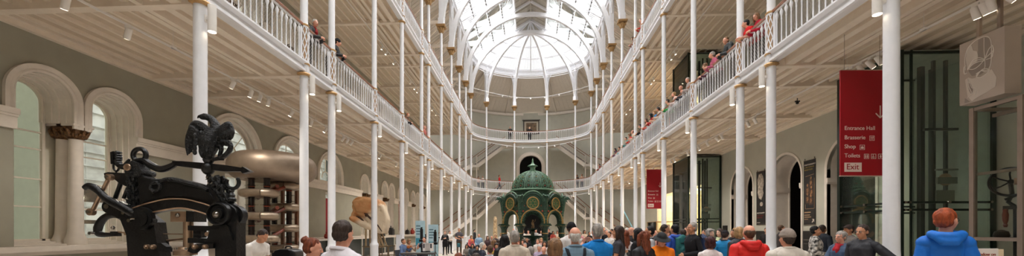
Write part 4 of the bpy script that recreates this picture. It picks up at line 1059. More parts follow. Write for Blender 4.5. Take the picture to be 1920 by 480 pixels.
# ================================================================ LIFTS
FRM = mat('lift_frame_green', (30, 46, 38), .4, .3); FRL = mat('lift_steel', (120, 122, 112), .35, .6)
def lift(label, x0, x1, y0, y1, z0, z1, mach):
    t = thing('glass_lift', label, 'lift', (x0, y0, z0)); w, d, h = x1-x0, y1-y0, z1-z0
    m = MB()
    for x, y in ((0, 0), (w, 0), (0, d), (w, d)): m.box((x, y, h/2), (.09, .09, h))
    for x in (w*.47, w*.86): m.box((x, d*.6, h/2), (.09, .09, h))
    m.box((w*.12, .0, h/2), (.04, .04, h))
    for z in (.06, h-.06, h*.36, h*.39): 
        m.box((w/2, 0, z), (w, .06, .05)); m.box((0, d/2, z), (.06, d, .05)); m.box((w/2, d, z), (w, .06, .05)); m.box((w, d/2, z), (.06, d, .05))
    obj('frame', m, FRM, t, smooth=0)
    for nm, (a, b) in (('front', ((0, 0), (w, 0))), ('side', ((0, 0), (0, d))), ('back', ((0, d), (w, d)))):
        m = MB(); m.bar((a[0], a[1], h/2), (b[0], b[1], h/2), .012, h-.1); obj('glass_panel', m, LIFTG, t, smooth=0)
    m = MB(); m.box((w/2, d/2, h-.02), (w, d, .04)); m.box((w-.05, d/2, h/2), (.02, d, h)); obj('back_panel', m, mat('lift_back', (166, 174, 162), .6), t, smooth=0)
    m = MB(); m.box((w*.27, d*.35, h*.5), (.12, .1, h*.96)); m.box((w*.56, d*.4, h*.5), (.1, .1, h*.96)); m.box((w*.62, d*.3, h*.55), (.06, .06, h*.9)); m.box((w*.76, d*.3, h*.55), (.06, .06, h*.9)); m.box((w*.66, d*.25, h*.70), (.8, .05, .06))
    obj('guide_rail', m, mat('rail_dark', (30, 34, 32), .4, .5), t, smooth=0)
    if mach:
        m = MB(); m.box((w*.70, d*.22, h*.485), (.46, .06, .16)); m.box((w*.70, d*.24, h*.42), (.42, .04, .3)); m.box((w*.70, d*.22, h*.53), (.5, .06, .04)); obj('counterweight', m, FRL, t, smooth=0)
        m = MB(); m.cyl((w*.70, d*.225, h*.49), (w*.70, d*.245, h*.49), .15, n=24); obj('pulley', m, BRASS, t)
    m = MB()
    for z in (h*.36, h*.39):
        for x in (.05, .15, w*.5, w-.1): m.cyl((x, -.03, z), (x, -.09, z), .03, n=12)
        for y in (.15, d*.5, d-.15): m.cyl((-.03, y, z), (-.09, y, z), .03, n=12)
    obj('glass_fixing', m, STEEL, t)
    return t
LX = 1.375*R
lift('glass lift shaft with dark green frame beside the near red hanging sign', LX, W-.08, 9.57, 11.35, 0, CZ-.24, True)
LX2 = 1.42*R
lift('glass lift shaft with dark green frame beyond the arched doorways', LX2, W-.08, 22.55, 24.85, 0, CZ-.24, True)
lift('glass lift shaft with dark green frame on the lower right gallery', LX2, W-.08, 22.55, 24.85, Z1, CZ+DZ-.24, True)
# ================================================================ RED HANGING SIGNS
RED = mat('sign_red', (164, 8, 28), .5, var=.03); LET = mat('sign_lettering', (236, 214, 204), .6, var=.0)
def redsign(d, px0, px1, py0, py1, label):
    a, b = at(px0, py0, d), at(px1, py1, d)
    w = (px1-px0)*d/F; h = (py1-py0)*d/F
    t = thing('hanging_sign', label, 'sign', (a.x, a.y, b.z), TH)
    m = MB(); m.bb(0, w, 0, .03, 0, h); obj('panel', m, RED, t, smooth=0)
    m = MB(); m.bb(-.005, w+.005, -.006, .036, -.02, 0); m.bb(-.005, w+.005, -.006, .036, h, h+.015); obj('edge_rail', m, mat('sign_rail', (214, 190, 176), .4, .4), t, smooth=0)
    m = MB()
    for x in (w*.1, w*.9): m.bb(x-.003, x+.003, .012, .018, h, CZ-.1-b.z)
    obj('hanging_wire', m, STEEL, t, smooth=0)
    X = lambda q: w*q; Z = lambda q: h*(1-q)      # fractions of the panel
    rx = (PI/2, 0, 0)
    sc_ = w
    for s, q in (('Entrance Hall', .567), ('Brasserie', .656), ('Shop', .742), ('Toilets', .828)):
        text('lettering', s, .128*w, LET, t, (X(.085), -.003, Z(q)), rx)
    m = MB(); m.bb(X(.085), X(.475), -.004, 0, Z(.965), Z(.878)); obj('exit_plate', m, LET, t, smooth=0)
    text('exit_lettering', 'Exit', .185*w, RED, t, (X(.125), -.007, Z(.943)), rx)
    m = MB()
    m.bb(X(.883), X(.907), -.004, 0, Z(.45), Z(.335))
    for sg in (-1, 1): m.bar((X(.895), -.002, Z(.452)), (X(.895+sg*.10), -.002, Z(.408)), .004, .024*w)
    obj('arrow', m, LET, t, smooth=0)
    # pictograms
    m = MB()
    def sq(cx, cz, s=.055):
        for (u0, u1, v0, v1) in ((-s, s, s-.008, s), (-s, s, -s, -s+.008), (-s, -s+.008, -s, s), (s-.008, s, -s, s)):
            m.bb(X(cx)+u0*w, X(cx)+u1*w, -.003, 0, cz+v0*w, cz+v1*w)
    def bx(cx, cz, u0, u1, v0, v1): m.bb(X(cx)+u0*w, X(cx)+u1*w, -.004, 0, cz+v0*w, cz+v1*w)
    def dot(cx, cz, u, v, r): m.cyl((X(cx)+u*w, -.004, cz+v*w), (X(cx)+u*w, 0, cz+v*w), r*w, n=12)
    c = Z(.645); sq(.71, c); bx(.71, c, -.022, -.012, -.035, .035); bx(.71, c, -.03, -.004, .01, .02); bx(.71, c, .012, .02, -.035, .035); bx(.71, c, .012, .028, .0, .035)
    c = Z(.732); sq(.49, c); bx(.49, c, -.03, .03, -.03, .008); m.torus((X(.49), -.002, c+.008*w), .018*w, .005*w, 12, 5, Matrix(((1, 0, 0), (0, 0, 1), (0, 1, 0))), 0, PI)
    c = Z(.818)
    sq(.585, c); dot(.585, c, -.02, .03, .009); dot(.585, c, .02, .03, .009); bx(.585, c, -.03, -.01, -.035, .018); bx(.585, c, .01, .03, -.035, .018)
    sq(.745, c); dot(.745, c, -.008, .034, .009); bx(.745, c, -.012, -.004, -.01, .022); bx(.745, c, -.01, .018, -.014, -.006); m.torus((X(.745)-.006*w, -.002, c-.016*w), .02*w, .004*w, 16, 5, Matrix(((1, 0, 0), (0, 0, 1), (0, 1, 0))), PI*.7, PI*2)
    sq(.905, c); dot(.905, c, 0, .022, .012); bx(.905, c, -.014, .014, -.03, .008); bx(.905, c, -.026, .026, -.004, .006)
    obj('pictograms', m, LET, t, smooth=30)
    return t
redsign(1.35*R, 1576, 1659, 132, 329, 'red hanging sign with white lettering, down arrow and Exit plate, nearest the camera')
redsign(3.69*R, 1212.5, 1240.5, 318, 391, 'small red hanging sign with Exit plate far along the right side')
# ================================================================ WINDOW DISPLAY TOWER
TW = thing('display_tower', 'tall glazed museum case with brown metal frame holding a hand wheel', 'display case', (8.0, 6.64, 0))
FRT = mat('tower_frame', (150, 134, 122), .4, .5); wX, dY, hZ = 1.3, .69, 3.86
m = MB()
for x, y in ((0, 0), (0, dY), (wX, 0), (wX, dY)): m.box((x, y, hZ/2), (.07, .07, hZ))
for z in (.1, 1.5, hZ-.03):
    m.box((0, dY/2, z), (.05, dY, .06)); m.box((wX/2, 0, z), (wX, .05, .06)); m.box((wX/2, dY, z), (wX, .05, .06))
m.box((.03, dY/2, 2.66), (.03, dY, .05)); m.box((.35, dY/2, 3.72), (.05, dY, .06)); obj('frame', m, FRT, TW, smooth=0)
m = MB(); m.bb(-.006, .006, .04, dY-.04, .13, hZ-.06); m.bb(.04, wX-.04, -.006, .006, .13, hZ-.06); obj('glass_panel', m, CLEARG, TW, smooth=0)
m = MB(); m.bb(wX-.05, wX, .03, dY, .1, hZ); m.bb(.03, wX, dY-.02, dY-.005, .1, hZ*.0+.9); m.bb(0, wX, 0, dY, 0, .1); obj('back_panel', m, mat('case_lining', (218, 208, 192), .8), TW, smooth=0)
WH = thing('hand_wheel', 'black spoked iron hand wheel with a brown handle inside the tall glazed case', 'wheel', (8.25, 7.0, 2.485), -.8)
ax = Matrix(((1, 0, 0), (0, 0, 1), (0, 1, 0)))
m = MB(); m.torus((0, 0, 0), .235, .022, 40, 8, ax); obj('rim', m, BLACKI, WH)
m = MB(); m.cyl((0, -.05, 0), (0, .05, 0), .04)
for k in range(6): a = PI/6+k*PI/3; m.tube([(.03*math.cos(a), 0, .03*math.sin(a)), (.13*math.cos(a+.08), 0, .13*math.sin(a+.08)), (.23*math.cos(a), 0, .23*math.sin(a))], .013, 6)
obj('spokes', m, BLACKI, WH)
m = MB(); m.tube([(.0, .05, 0), (.02, .08, -.2), (-.02, .08, -.34), (.05, .08, -.42)], .03, 8); m.box((.12, .08, -.44), (.4, .06, .06)); m.tube([(.16, .06, -.18), (.05, .06, -.24), (-.06, .06, -.3)], .02, 7); m.cyl((.05, .08, -.42), (.05, .08, -2.4), .02); obj('bracket', m, BLACKI, WH)
m = MB(); m.lathe([(.02, -.78), (.03, -.74), (.02, -.72), (.035, -.66), (.04, -.56), (.03, -.5), (.035, -.46)], (-.05, .08, 0), 12); obj('wooden_handle', m, mat('handle_brown', (112, 48, 32), .4), WH)
m = MB(); m.cyl((.03, -.06, 0), (.1, -.06, 0), .06); obj('brass_boss', m, BRASS, WH)
TL = mat('tool_metal', (60, 56, 52), .4, .6)
IT = thing('display_stand', 'small dark metal pieces standing on the glass shelf low in the tall case', 'exhibit', (8.28, 6.85, 1.53))
m = MB(); m.lathe([(.09, 0), (.1, .03), (.08, .1), (.02, .13)], (-.12, .2, 0), 14); m.tube([(.1, .1, 0), (.08, .1, .14), (.14, .1, .04)], .02, 6); m.box((.2, .1, .06), (.12, .05, .06)); m.box((.1, .2, -.012), (.6, .45, .02)); obj('pieces', m, TL, IT)
# graphic light box over it
LB = thing('light_box', 'pale grey box sign with a stylised line-drawn face, high above the glazed case', 'sign', (8.0, 6.87, 3.97))
m = MB(); m.bb(0, .27, 0, .68, 0, 1.14); obj('box', m, mat('box_grey', (190, 176, 164), .6, var=.02), LB, smooth=0)
FG = mat('face_white', (216, 206, 196), .6, var=0); DG = mat('face_grey', (158, 146, 136), .6, var=0)
# face drawn on the hall side (x = 0); u runs from the far edge (left in view) to the near edge
fp = lambda u, v, t: (-.002-t, .68*(1-u), 1.14*v)
m = MB()
m.prism([(.2, .55), (.16, .72), (.18, .86), (.26, .93), (.3, .9), (.33, .82), (.42, .78), (.44, .70), (.40, .62)], fp, 0, .004)
m.prism([(.2, .12), (.14, .4), (.22, .42), (.3, .38), (.5, .36), (.74, .42), (.84, .28), (.82, .14), (.62, .09), (.44, .06), (.3, .02)], fp, 0, .004)
obj('face_patch', m, FG, LB, smooth=0)
m = MB()
m.prism([(.44, .95), (.58, .96), (.70, .9), (.73, .72), (.72, .5), (.62, .44), (.5, .40), (.3, .42), (.22, .52), (.3, .6), (.44, .62)], fp, -.001, .002)
obj('face_ground', m, DG, LB, smooth=0)
m = MB(); ft = lambda pts, r: m.tube(smooth([fp(u, v, .005) for u, v in pts], 4), r, 5)
ft([(.15, .55), (.14, .74), (.2, .88), (.34, .95), (.5, .97), (.64, .95), (.72, .87), (.74, .7), (.72, .5), (.66, .4)], .006)
for dv in (0, .03, .06): ft([(.2, .56-dv*.3), (.32, .66-dv), (.46, .67-dv), (.58, .62-dv*.5)], .007)
ft([(.2, .56), (.34, .52), (.48, .55), (.6, .62)], .007); ft([(.6, .62), (.68, .74), (.76, .78)], .007); ft([(.6, .62), (.72, .67), (.78, .7)], .007); ft([(.62, .6), (.74, .6), (.76, .64)], .007); ft([(.76, .78), (.78, .7), (.76, .64)], .007)
ft([(.58, .95), (.58, .75), (.6, .5), (.54, .47)], .005)
for dv in (0, .025, .05): ft([(.4, .38+dv), (.52, .46-dv*.2), (.62, .46-dv), (.7, .42-dv*.3)], .007)
ft([(.4, .38), (.52, .35), (.64, .38), (.7, .42)], .007); ft([(.16, .62), (.12, .6), (.13, .5), (.18, .5)], .008)
ft([(.2, .4), (.24, .26), (.3, .14), (.2, .1)], .007); ft([(.24, .36), (.3, .24), (.36, .2), (.3, .12)], .006); ft([(.34, .2), (.4, .16), (.38, .1)], .006)
obj('face_line', m, mat('face_line', (232, 224, 216), .6, var=0), LB)
m = MB(); m.prism([(.2, .34), (.24, .2), (.3, .12), (.33, .2), (.28, .3)], fp, .003, .006); m.prism([(.14, .1), (.2, .06), (.26, .02), (.13, .02)], fp, .003, .006); obj('face_hollow', m, DG, LB, smooth=0)
m = MB(); m.bb(.05, .1, .1, .15, 1.14, 2.0); m.bb(.15, .2, .5, .55, 1.14, 2.0); obj('hanger', m, FRT, LB, smooth=0)
# little sign at the foot
p = at(1821, 466, 4.9)
SG = thing('low_sign', 'white sign lettered in brown beside the person in the blue jacket', 'sign', (p.x, p.y, 0), TH)
k_ = 4.9/F
m = MB(); m.bb(0, 51*k_, 0, .02, .75, p.z); obj('panel', m, mat('sign_white', (232, 222, 214), .5, var=.0), SG, smooth=0)
m = MB(); m.bb(51*k_, 63*k_, .01, .03, .9, p.z-.01); obj('side_panel', m, mat('sign_cream', (228, 206, 170), .5, var=.0), SG, smooth=0)
m = MB(); m.bb(.1, .14, .02, .06, 0, .8); m.bb(.3, .34, .02, .06, 0, .8); m.bb(0, .44, -.1, .16, 0, .02); obj('stand', m, FRT, SG, smooth=0)
text('lettering', 'Window on', 10.2*k_*.82, mat('sign_brown', (150, 62, 40), .6, var=0), SG, (5*k_, -.003, p.z-13.5*k_), (PI/2, 0, 0))
# ================================================================ POSTERS, PANELS
PB = mat('poster_black', (28, 24, 22), .5, var=.15); PT = mat('poster_white', (226, 216, 204), .6, var=0); PG = mat('poster_gold', (150, 128, 60), .6, var=0); SEP = mat('poster_sepia', (168, 122, 78), .7, var=.35, scale=12); SEP2 = mat('poster_sepia_dark', (90, 64, 44), .7, var=.3, scale=12); PRD = mat('poster_red', (120, 34, 26), .6, var=0)
def poster(y0, y1, z0, z1, label, kind):
    t = thing('poster', label, 'poster', (W-.03, y1, z0), -PI/2)
    w, h = y1-y0, z1-z0
    m = MB(); m.bb(0, w, 0, .02, 0, h); obj('sheet', m, PB, t, smooth=0)
    m = MB(); m.bb(-.01, w+.01, -.004, .024, -.02, 0); m.bb(-.01, w+.01, -.004, .024, h, h+.02)
    for x in (.05, w-.05): m.bb(x-.01, x+.01, 0, .03, h+.02, h+.09)
    obj('hanging_rail', m, STEEL, t, smooth=0)
    rx = (PI/2, 0, 0)
    if kind == 0:
        text('lettering', 'PHOTOGRAPHY', .083, PT, t, (.045, -.004, h-.2), rx)
        text('lettering', 'A VICTORIAN', .083, PG, t, (.045, -.004, h-.3), rx); text('lettering', 'SENSATION', .083, PG, t, (.045, -.004, h-.4), rx)
        m = MB(); m2 = MB()
        for cx, cz, s in ((.22, 1.45, 1), (.40, 1.72, 1), (.42, 1.35, 1), (.22, 1.1, 1), (.40, 1.02, 1)):
            m.sph((cx, -.004, cz+.1), (.045, .006, .055)); m2.prism([(cx-.1, cz-.25), (cx-.09, cz+.0), (cx-.03, cz+.05), (cx+.03, cz+.05), (cx+.09, cz), (cx+.1, cz-.25)], lambda u, v, q: (u, -q, v), 0, .003)
            m.prism([(cx-.03, cz-.2), (cx-.05, cz-.05), (cx+.02, cz+.0), (cx+.05, cz-.1)], lambda u, v, q: (u, -q, v), 0, .005)
        obj('picture', m2, SEP2, t); obj('picture_light', m, SEP, t)
        m = MB()
        for a, b in (((.1, .62), (.58, .62)), ((.1, .62), (.1, .8)), ((.58, .62), (.58, 1.8)), ((.1, 1.9), (.56, 1.95))): m.bar((a[0], -.003, a[1]), (b[0], -.003, b[1]), .004, .012)
        for i, z in enumerate((.46, .36, .28, .2)): m.bb(.045, .045+(.34, .3, .36, .2)[i], -.004, 0, z, z+(.04, .03, .03, .02)[i])
        obj('small_print', m, mat('poster_print', (170, 138, 104), .6, var=0), t, smooth=0)
        m = MB(); m.bar((.46, -.004, .08), (.56, -.004, .2), .004, .03); m.bar((.56, -.004, .2), (.48, -.004, .2), .004, .025); m.bar((.56, -.004, .2), (.56, -.004, .1), .004, .025); obj('arrow', m, PT, t, smooth=0)
    else:
        m = MB(); m.prism([(.12, h-.75), (.08, h-.4), (.2, h-.12), (.42, h-.1), (.56, h-.3), (.6, h-.6), (.5, h-.85), (.56, h-1.05), (.4, h-1.35), (.2, h-1.25), (.1, h-1.0)], lambda u, v, q: (u, -q, v), 0, .004); m.sph((.4, -.003, h-1.55), (.12, .005, .1)); obj('picture_light', m, mat('poster_pale', (190, 176, 160), .7, var=.3, scale=8), t)
        text('lettering', 'PHOTOGRAPHY', .083, PT, t, (.045, -.004, .52), rx); text('lettering', 'A VICTORIAN', .083, PRD, t, (.045, -.004, .4), rx); text('lettering', 'SENSATION', .083, PRD, t, (.045, -.004, .3), rx)
        m = MB(); m.bb(.05, .3, -.004, 0, .08, .1); obj('small_print', m, PT, t, smooth=0)
def wy(px): return (W*F/(px-VX))*CT+W*ST      # depth along the right wall of a pixel column
def wz(px, py): return CAMZ+(HY-py)/F*(W*F/(px-VX))
poster(wy(1528), wy(1506.5), wz(1517, 421), wz(1517, 300.5), 'tall black exhibition poster with a sepia group portrait, between two dark arches', 0)
poster(wy(1434), wy(1418), wz(1426, 421), wz(1426, 322), 'tall black exhibition poster with a pale torn picture, left of the near column pair', 1)
def wallpanel(px0, px1, py0, py1, label):
    y1, y0 = wy(px0), wy(px1); pm = (px0+px1)/2
    z0, z1 = wz(pm, py1), wz(pm, py0)
    t = thing('notice_panel', label, 'panel', (W-.03, y1, z0), -PI/2)
    m = MB(); m.bb(0, y1-y0, 0, .03, 0, z1-z0); obj('board', m, PB, t, smooth=0); m = MB(); m.bb(.03, (y1-y0)*.7, -.003, 0, (z1-z0)*.6, (z1-z0)*.65); m.bb(.03, (y1-y0)*.5, -.003, 0, (z1-z0)*.45, (z1-z0)*.48); obj('print', m, mat('dim_print', (96, 90, 84), .6), t, smooth=0)
wallpanel(1354.5, 1363, 423, 441, 'small black notice panel on the right wall beside the far glass lift')
wallpanel(1505, 1524, 433, 478, 'black notice panel under the sepia group portrait poster')
wallpanel(1417, 1434, 433, 478, 'black notice panel under the poster with the pale torn picture')
# framed picture on the upper gallery end wall
ep = Vector((0, yc_-.02, 0)); k_ = yc_/F
t = thing('framed_picture', 'framed painting hung on the end wall above the top gallery', 'picture', (-.95, yc_-.03, CAMZ+(HY-252)*yc_/F))
ww, hh = 2.05, 1.75
m = MB(); 
for (a, b, c, d) in ((0, ww, 0, .12), (0, ww, hh-.12, hh), (0, .12, 0, hh), (ww-.12, ww, 0, hh)): m.bb(a, b, -.08, .0, c, d)
m.bb(-.12, ww+.12, -.12, 0, hh, hh+.09); obj('frame', m, mat('picture_frame', (60, 50, 42), .5), t, smooth=0)
m = MB(); m.bb(.12, ww-.12, -.03, -.01, .12, hh-.12); obj('mount', m, mat('picture_mount', (196, 186, 168), .8, var=.05), t, smooth=0)
m = MB(); m.bb(.35, ww-.35, -.035, -.03, .35, hh-.3); obj('canvas', m, mat('picture_canvas', (140, 116, 90), .8, rgb2=(70, 60, 56), scale=3), t, smooth=0)
# ================================================================ TRACK LIGHTS
def tracks():
    can = MB(); can.lathe([(.052, -.11), (.055, -.10), (.055, .09), (.045, .11)], n=16)
    canm = can.mesh('can', SPOTW)
    fm = MB(); fm.lathe([(.046, -.113), (.046, -.109)], n=16); fmm = fm.mesh('lens', LAMP)
    ym = MB(); ym.box((0, 0, .13), (.1, .045, .05)); ym.cyl((0, 0, .04), (0, 0, .13), .012, n=8); ymm = ym.mesh('adapter', SPOTW)
    def spot(x, y, z, i, label, group, rx, rz):
        t = thing('spotlight', label, 'spotlight', (x, y, z-.155), rz, group)
        a = obj('can', canm, None, t); a.rotation_euler = (rx, 0, 0); b = obj('lens', fmm, None, t); b.rotation_euler = (rx, 0, 0); obj('adapter', ymm, None, t)
    def track(x, z, y0, y1, label):
        t = thing('light_track', label, 'light track', (x, y0, z))
        m = MB(); m.bb(-.018, .018, 0, y1-y0, 0, .035); obj('rail', m, SPOTW, t, smooth=0)
        m = MB(); y = .5
        while y < y1-y0: m.bb(-.003, .003, y-.003, y+.003, .035, CZ+(0 if z < 7 else DZ)-.1-z); m.bb(-.03, .03, y-.06, y+.06, .0, .05); y += 1.9
        obj('hanging_wire', m, SPOTW, t, smooth=0)
    TX, TZ = 8.0, 5.72
    yof = lambda px, X: (abs(X)*F/abs(px-VX)*CT)+X*ST
    track(-TX, TZ, 2, YD-1, 'long white lighting track slung under the left lower gallery'); track(TX, TZ, 2, YD-1, 'long white lighting track slung under the right lower gallery')
    track(-TX, TZ+DZ, 12, YD-1, 'long white lighting track slung under the left upper gallery'); track(TX, TZ+DZ, 12, YD-1, 'long white lighting track slung under the right upper gallery')
    L0 = [124, 241, 437, 471, 488, 504, 547, 584, 611, 644, 652, 660, 695, 713, 744, 752, 781, 790, 803, 811, 820, 827, 834, 842, 848, 855]
    R0 = [1890, 1858, 1845, 1828, 1647, 1631, 1613, 1596, 1415, 1402, 1386, 1353, 1344, 1326, 1310, 1296, 1289, 1264, 1258, 1240, 1225, 1212, 1199, 1190, 1178, 1168, 1158, 1148]
    L1 = [717, 725, 740, 756, 770, 779, 784, 790, 811, 818, 832, 846]
    R1 = [1265, 1257, 1225, 1219, 1180, 1173, 1158, 1150, 1140, 1134]
    for sd, lst, lv in ((-1, L0, 0), (1, R0, 0), (-1, L1, 1), (1, R1, 1)):
        nm = 'white cylindrical spotlight on the %s %s track, %s from the front'
        for i, px in enumerate(lst):
            X = sd*TX; d = TX*F/abs(px-VX); y = (d+X*ST)/CT
            if y > YD-1: continue
            spot(X, y, TZ+lv*DZ, i, nm % ('left' if sd < 0 else 'right', ('lower', 'upper')[lv], ORD[i]), 'track spotlights', random.uniform(.35, .75), random.uniform(-.5, .5)+(PI/2 if sd < 0 else -PI/2)+PI*0)
tracks()
# cables with small spots slung across the far end
def cable(z, off, label, n):
    t = thing('light_cable', label, 'cable', (0, 0, 0))
    m = MB(); N = 30
    P = lambda q: Vector((-R*.98+2*R*.98*q, YD+off*math.sin(PI*q)*.8, z-.35*math.sin(PI*q)*1.0+.05))
    m.tube([P(i/N) for i in range(N+1)], .02, 5); obj('wire', m, WHITE, t)
    m = MB()
    for i in range(n):
        p = P((i+1)/(n+1)); m.box(p+Vector((0, 0, -.1)), (.1, .1, .18), (.4, 0, i)); m.cyl(p, p-Vector((0, 0, .1)), .02, n=6)
    obj('small_spots', m, SPOTW, t)
cable(CZ-.6, 3.6, 'white light cable slung across the far end under the lower gallery', 6)
cable(CZ+DZ-.7, 3.6, 'white light cable slung across the far end under the upper gallery', 6)
cable(ZCAP1+.6, 3.0, 'white light cable slung across the far end below the dome', 7)
# security camera dome under the right gallery
t = thing('security_camera', 'small dark dome camera under the right gallery ceiling', 'camera', at(1495, 193, 12.9))
m = MB(); m.sph((0, 0, 0), (.05, .05, .045)); obj('dome', m, BLACKI, t); m = MB(); m.box((0, 0, .05), (.13, .07, .04)); m.cyl((0, 0, .05), (0, 0, .2), .012); obj('mount', m, BLACKI, t)
# ================================================================ LEFT AISLE FURNITURE
# display counter along the left wall
def dcounter():
    y0, y1 = CY[3]+1.2, CY[7]
    t = thing('display_counter', 'long green glass display counter with a cream top under the left windows', 'counter', (-W+1.0, y0, 0))
    L = y1-y0
    m = MB(); m.bb(-.8, .2, 0, L, 1.16, 1.24); m.bb(-.8, .15, 0, L, 0, .14)
    for i in range(7): m.bb(.12, .16, L*i/6-.03, L*i/6+.03, .14, 1.16)
    obj('counter_frame', m, CREAM, t, smooth=0)
    m = MB(); m.bb(.125, .14, 0, L, .14, 1.16); obj('glass_front', m, LIFTG, t, smooth=0)
    m = MB(); m.bb(-.75, -.6, 0, L, .14, 1.16); obj('back_panel', m, mat('counter_back', (110, 124, 104), .7), t, smooth=0)
dcounter()
# items on it and on the window sills
def vase(loc, label, m_, s=1., kind=0):
    t = thing('ornament', label, 'ornament', loc)
    m = MB()
    if kind == 0: m.lathe([(.1*s, 0), (.16*s, .1*s), (.14*s, .25*s), (.06*s, .34*s), (.08*s, .42*s)], n=16); m.tube([(.1*s, 0, .1*s), (.25*s, 0, .2*s), (.22*s, 0, .34*s)], .03*s, 6)
    else: m.box((0, 0, .16*s), (.3*s, .34*s, .32*s)); m.box((0, 0, .36*s), (.2*s, .26*s, .08*s)); m.cyl((0, 0, .4*s), (0, 0, .5*s), .03*s)
    obj('body', m, m_, t)
RD = mat('red_glaze', (150, 40, 30), .3); BK = mat('dark_glaze', (40, 36, 36), .35)
vase((-W+.75, 19.3, 1.24), 'red and black figured ornament on the counter behind the whale skull', RD, 1.15); vase((-W+.75, 18.7, 1.24), 'small red ornament on the counter left of the whale skull', RD, .8)
vase((-W+.6, 26.2, 1.24), 'dark box-shaped instrument on the far end of the left counter', BK, 1.1, 1)
vase((-W+.12, 29.2, 1.3), 'larger dark instrument on the left window ledge', BK, 1.4, 1)
vase((-W+.12, 33.2, 1.3), 'small dark instrument below the second red window banner', BK, 1.0, 1)
vase((-W+.12, 34.6, 1.3), 'little red figure on the left window ledge', RD, 1.3, 0)
for i, (y, lab) in enumerate(((bays[7]-.0, 'long dark red banner hanging in a left window, nearer of two'), (bays[8]-.1, 'long dark red banner hanging in a left window, farther of two'))):
    t = thing('window_banner', lab, 'banner', (-W-.45, y+.35, 1.75)); m = MB(); m.bb(-.01, .01, -.28, .28, 0, 2.3); obj('cloth', m, mat('banner_red', (150, 24, 30), .7), t, smooth=0); m = MB(); m.bb(-.015, .015, -.3, .3, 2.3, 2.33); m.cyl((0, 0, 2.33), (0, 0, 2.44), .006); obj('rod', m, STEEL, t)
    m = MB()
    for k in range(3): m.bb(.012, .014, -.15, .12, 1.9-.12*k, 1.94-.12*k)
    obj('print', m, LET, t, smooth=0)
t = thing('window_banner', 'dark red and steel banner in the wide arched window, seen past the second column pair', 'banner', (-W-.2, bays[4], 1.4)); m = MB(); m.bb(-.01, .01, -.2, .2, 0, 2.0); obj('cloth', m, mat('banner_red', (150, 24, 30)), t, smooth=0)
# pull-up banners and stage gear
BBL = mat('banner_blue', (172, 202, 212), .6, var=.06); BTL = mat('banner_teal', (62, 146, 168), .6); BTX = mat('banner_text', (84, 112, 124), .6)
for i, (a, b, top, lab) in enumerate(((779, 797, 414, 'pale blue pull-up banner with grey lettering, left of the pair behind the musicians'), (803, 822, 421, 'pale blue pull-up banner with grey lettering, right of the pair behind the musicians'))):
    d = 20.; p = at(a, top, d); w = (b-a)*d/F
    t = thing('pull_up_banner', lab, 'banner', (p.x, p.y, 0), TH); h = p.z
    m = MB(); m.bb(0, w, 0, .015, .06, h); obj('sheet', m, BBL, t, smooth=0)
    m = MB(); m.bb(-.02, w+.02, -.08, .1, 0, .07); m.bb(w/2-.01, w/2+.01, .02, .04, .06, h); obj('base', m, STEEL, t, smooth=0)
    m = MB(); m.bb(.02, w*.55, -.003, 0, h-1.25, h-.9); obj('teal_block', m, BTL, t, smooth=0)
    m = MB()
    for k in range(4): m.bb(.04, w*(.5, .66, .6, .45)[k], -.003, 0, h-.3-.14*k, h-.24-.14*k)
    obj('print', m, BTX, t, smooth=0)
for i, (px, top, lab) in enumerate(((790.5, 427, 'black loudspeaker on a stand before the left blue banner'), (816, 432, 'black loudspeaker on a stand before the right blue banner'))):
    d = 19.3; p = at(px, top, d); t = thing('loudspeaker', lab, 'loudspeaker', (p.x, p.y, 0), TH)
    m = MB(); m.cyl((0, 0, .2), (0, 0, p.z-.2), .02)
    for k in range(3): a = 2*PI*k/3; m.cyl((0, 0, .6), (.35*math.cos(a), .35*math.sin(a), .01), .014, n=6)
    obj('tripod', m, BLACKI, t); m = MB(); m.box((0, 0, p.z-.32), (.13, .12, .5)); m.box((0, 0, p.z-.02), (.07, .08, .1)); m.box((.0, -.03, p.z-.65), (.2, .16, .12)); obj('cabinet', m, BLACKI, t, smooth=0); m = MB(); m.cyl((.2, 0, p.z-.4), (.12, 0, p.z-.7), .015); m.sph((.2, 0, p.z-.36), .04); obj('microphone', m, BLACKI, t)
p = at(748, 440, 17.6); t = thing('white_plinth', 'tall white plinth beside the column near the seated musicians', 'plinth', (p.x, p.y, 0), TH); m = MB(); m.bb(-.1, .1, -.1, .1, 0, p.z); m.bb(-.12, .12, -.12, .12, p.z-.03, p.z); m.bb(-.13, .13, -.13, .13, 0, .1); obj('body', m, WHITE, t, smooth=0)
p = at(785, 474, 14.6); t = thing('folding_table', 'long dark topped table in front of the seated musicians', 'table', (p.x, p.y, 0), TH); z = p.z
m = MB(); m.bb(-.62, .62, -.3, .3, z-.05, z); obj('tabletop', m, mat('table_dark', (52, 48, 46), .4), t, smooth=0)
for a in (-.56, .56):
    for b in (-.25, .25): m = MB(); m.cyl((a, b, 0), (a, b, z-.05), .02, n=8); obj('leg', m, STEEL, t)
# totem at the far end
p = at(928.5, 406, 41.); t = thing('carved_totem', 'tall pale carved stone post standing left of the green pavilion', 'sculpture', (p.x, p.y, 0)); h = p.z
m = MB(); z = 0.
prof = [(.3, 0), (.3, .3)]
for i in range(8): z = .3+i*(h-.5)/8; prof += [(.27-.008*i, z+.03), (.30-.016*i, z+.2), (.25-.012*i, z+.33)]
prof += [(.16, h-.1), (.08, h)]; m.lathe(prof, n=10); 
for i in range(7): m.sph((.0, -.26, .5+i*.36), (.1, .09, .12)); m.sph((-.12, -.2, .66+i*.36), .06); m.sph((.12, -.2, .66+i*.36), .06)
obj('carving', remesh(m, .04, 'carving', mat('pale_stone', (212, 184, 144), .8, var=.2, scale=3), 1), None, t)
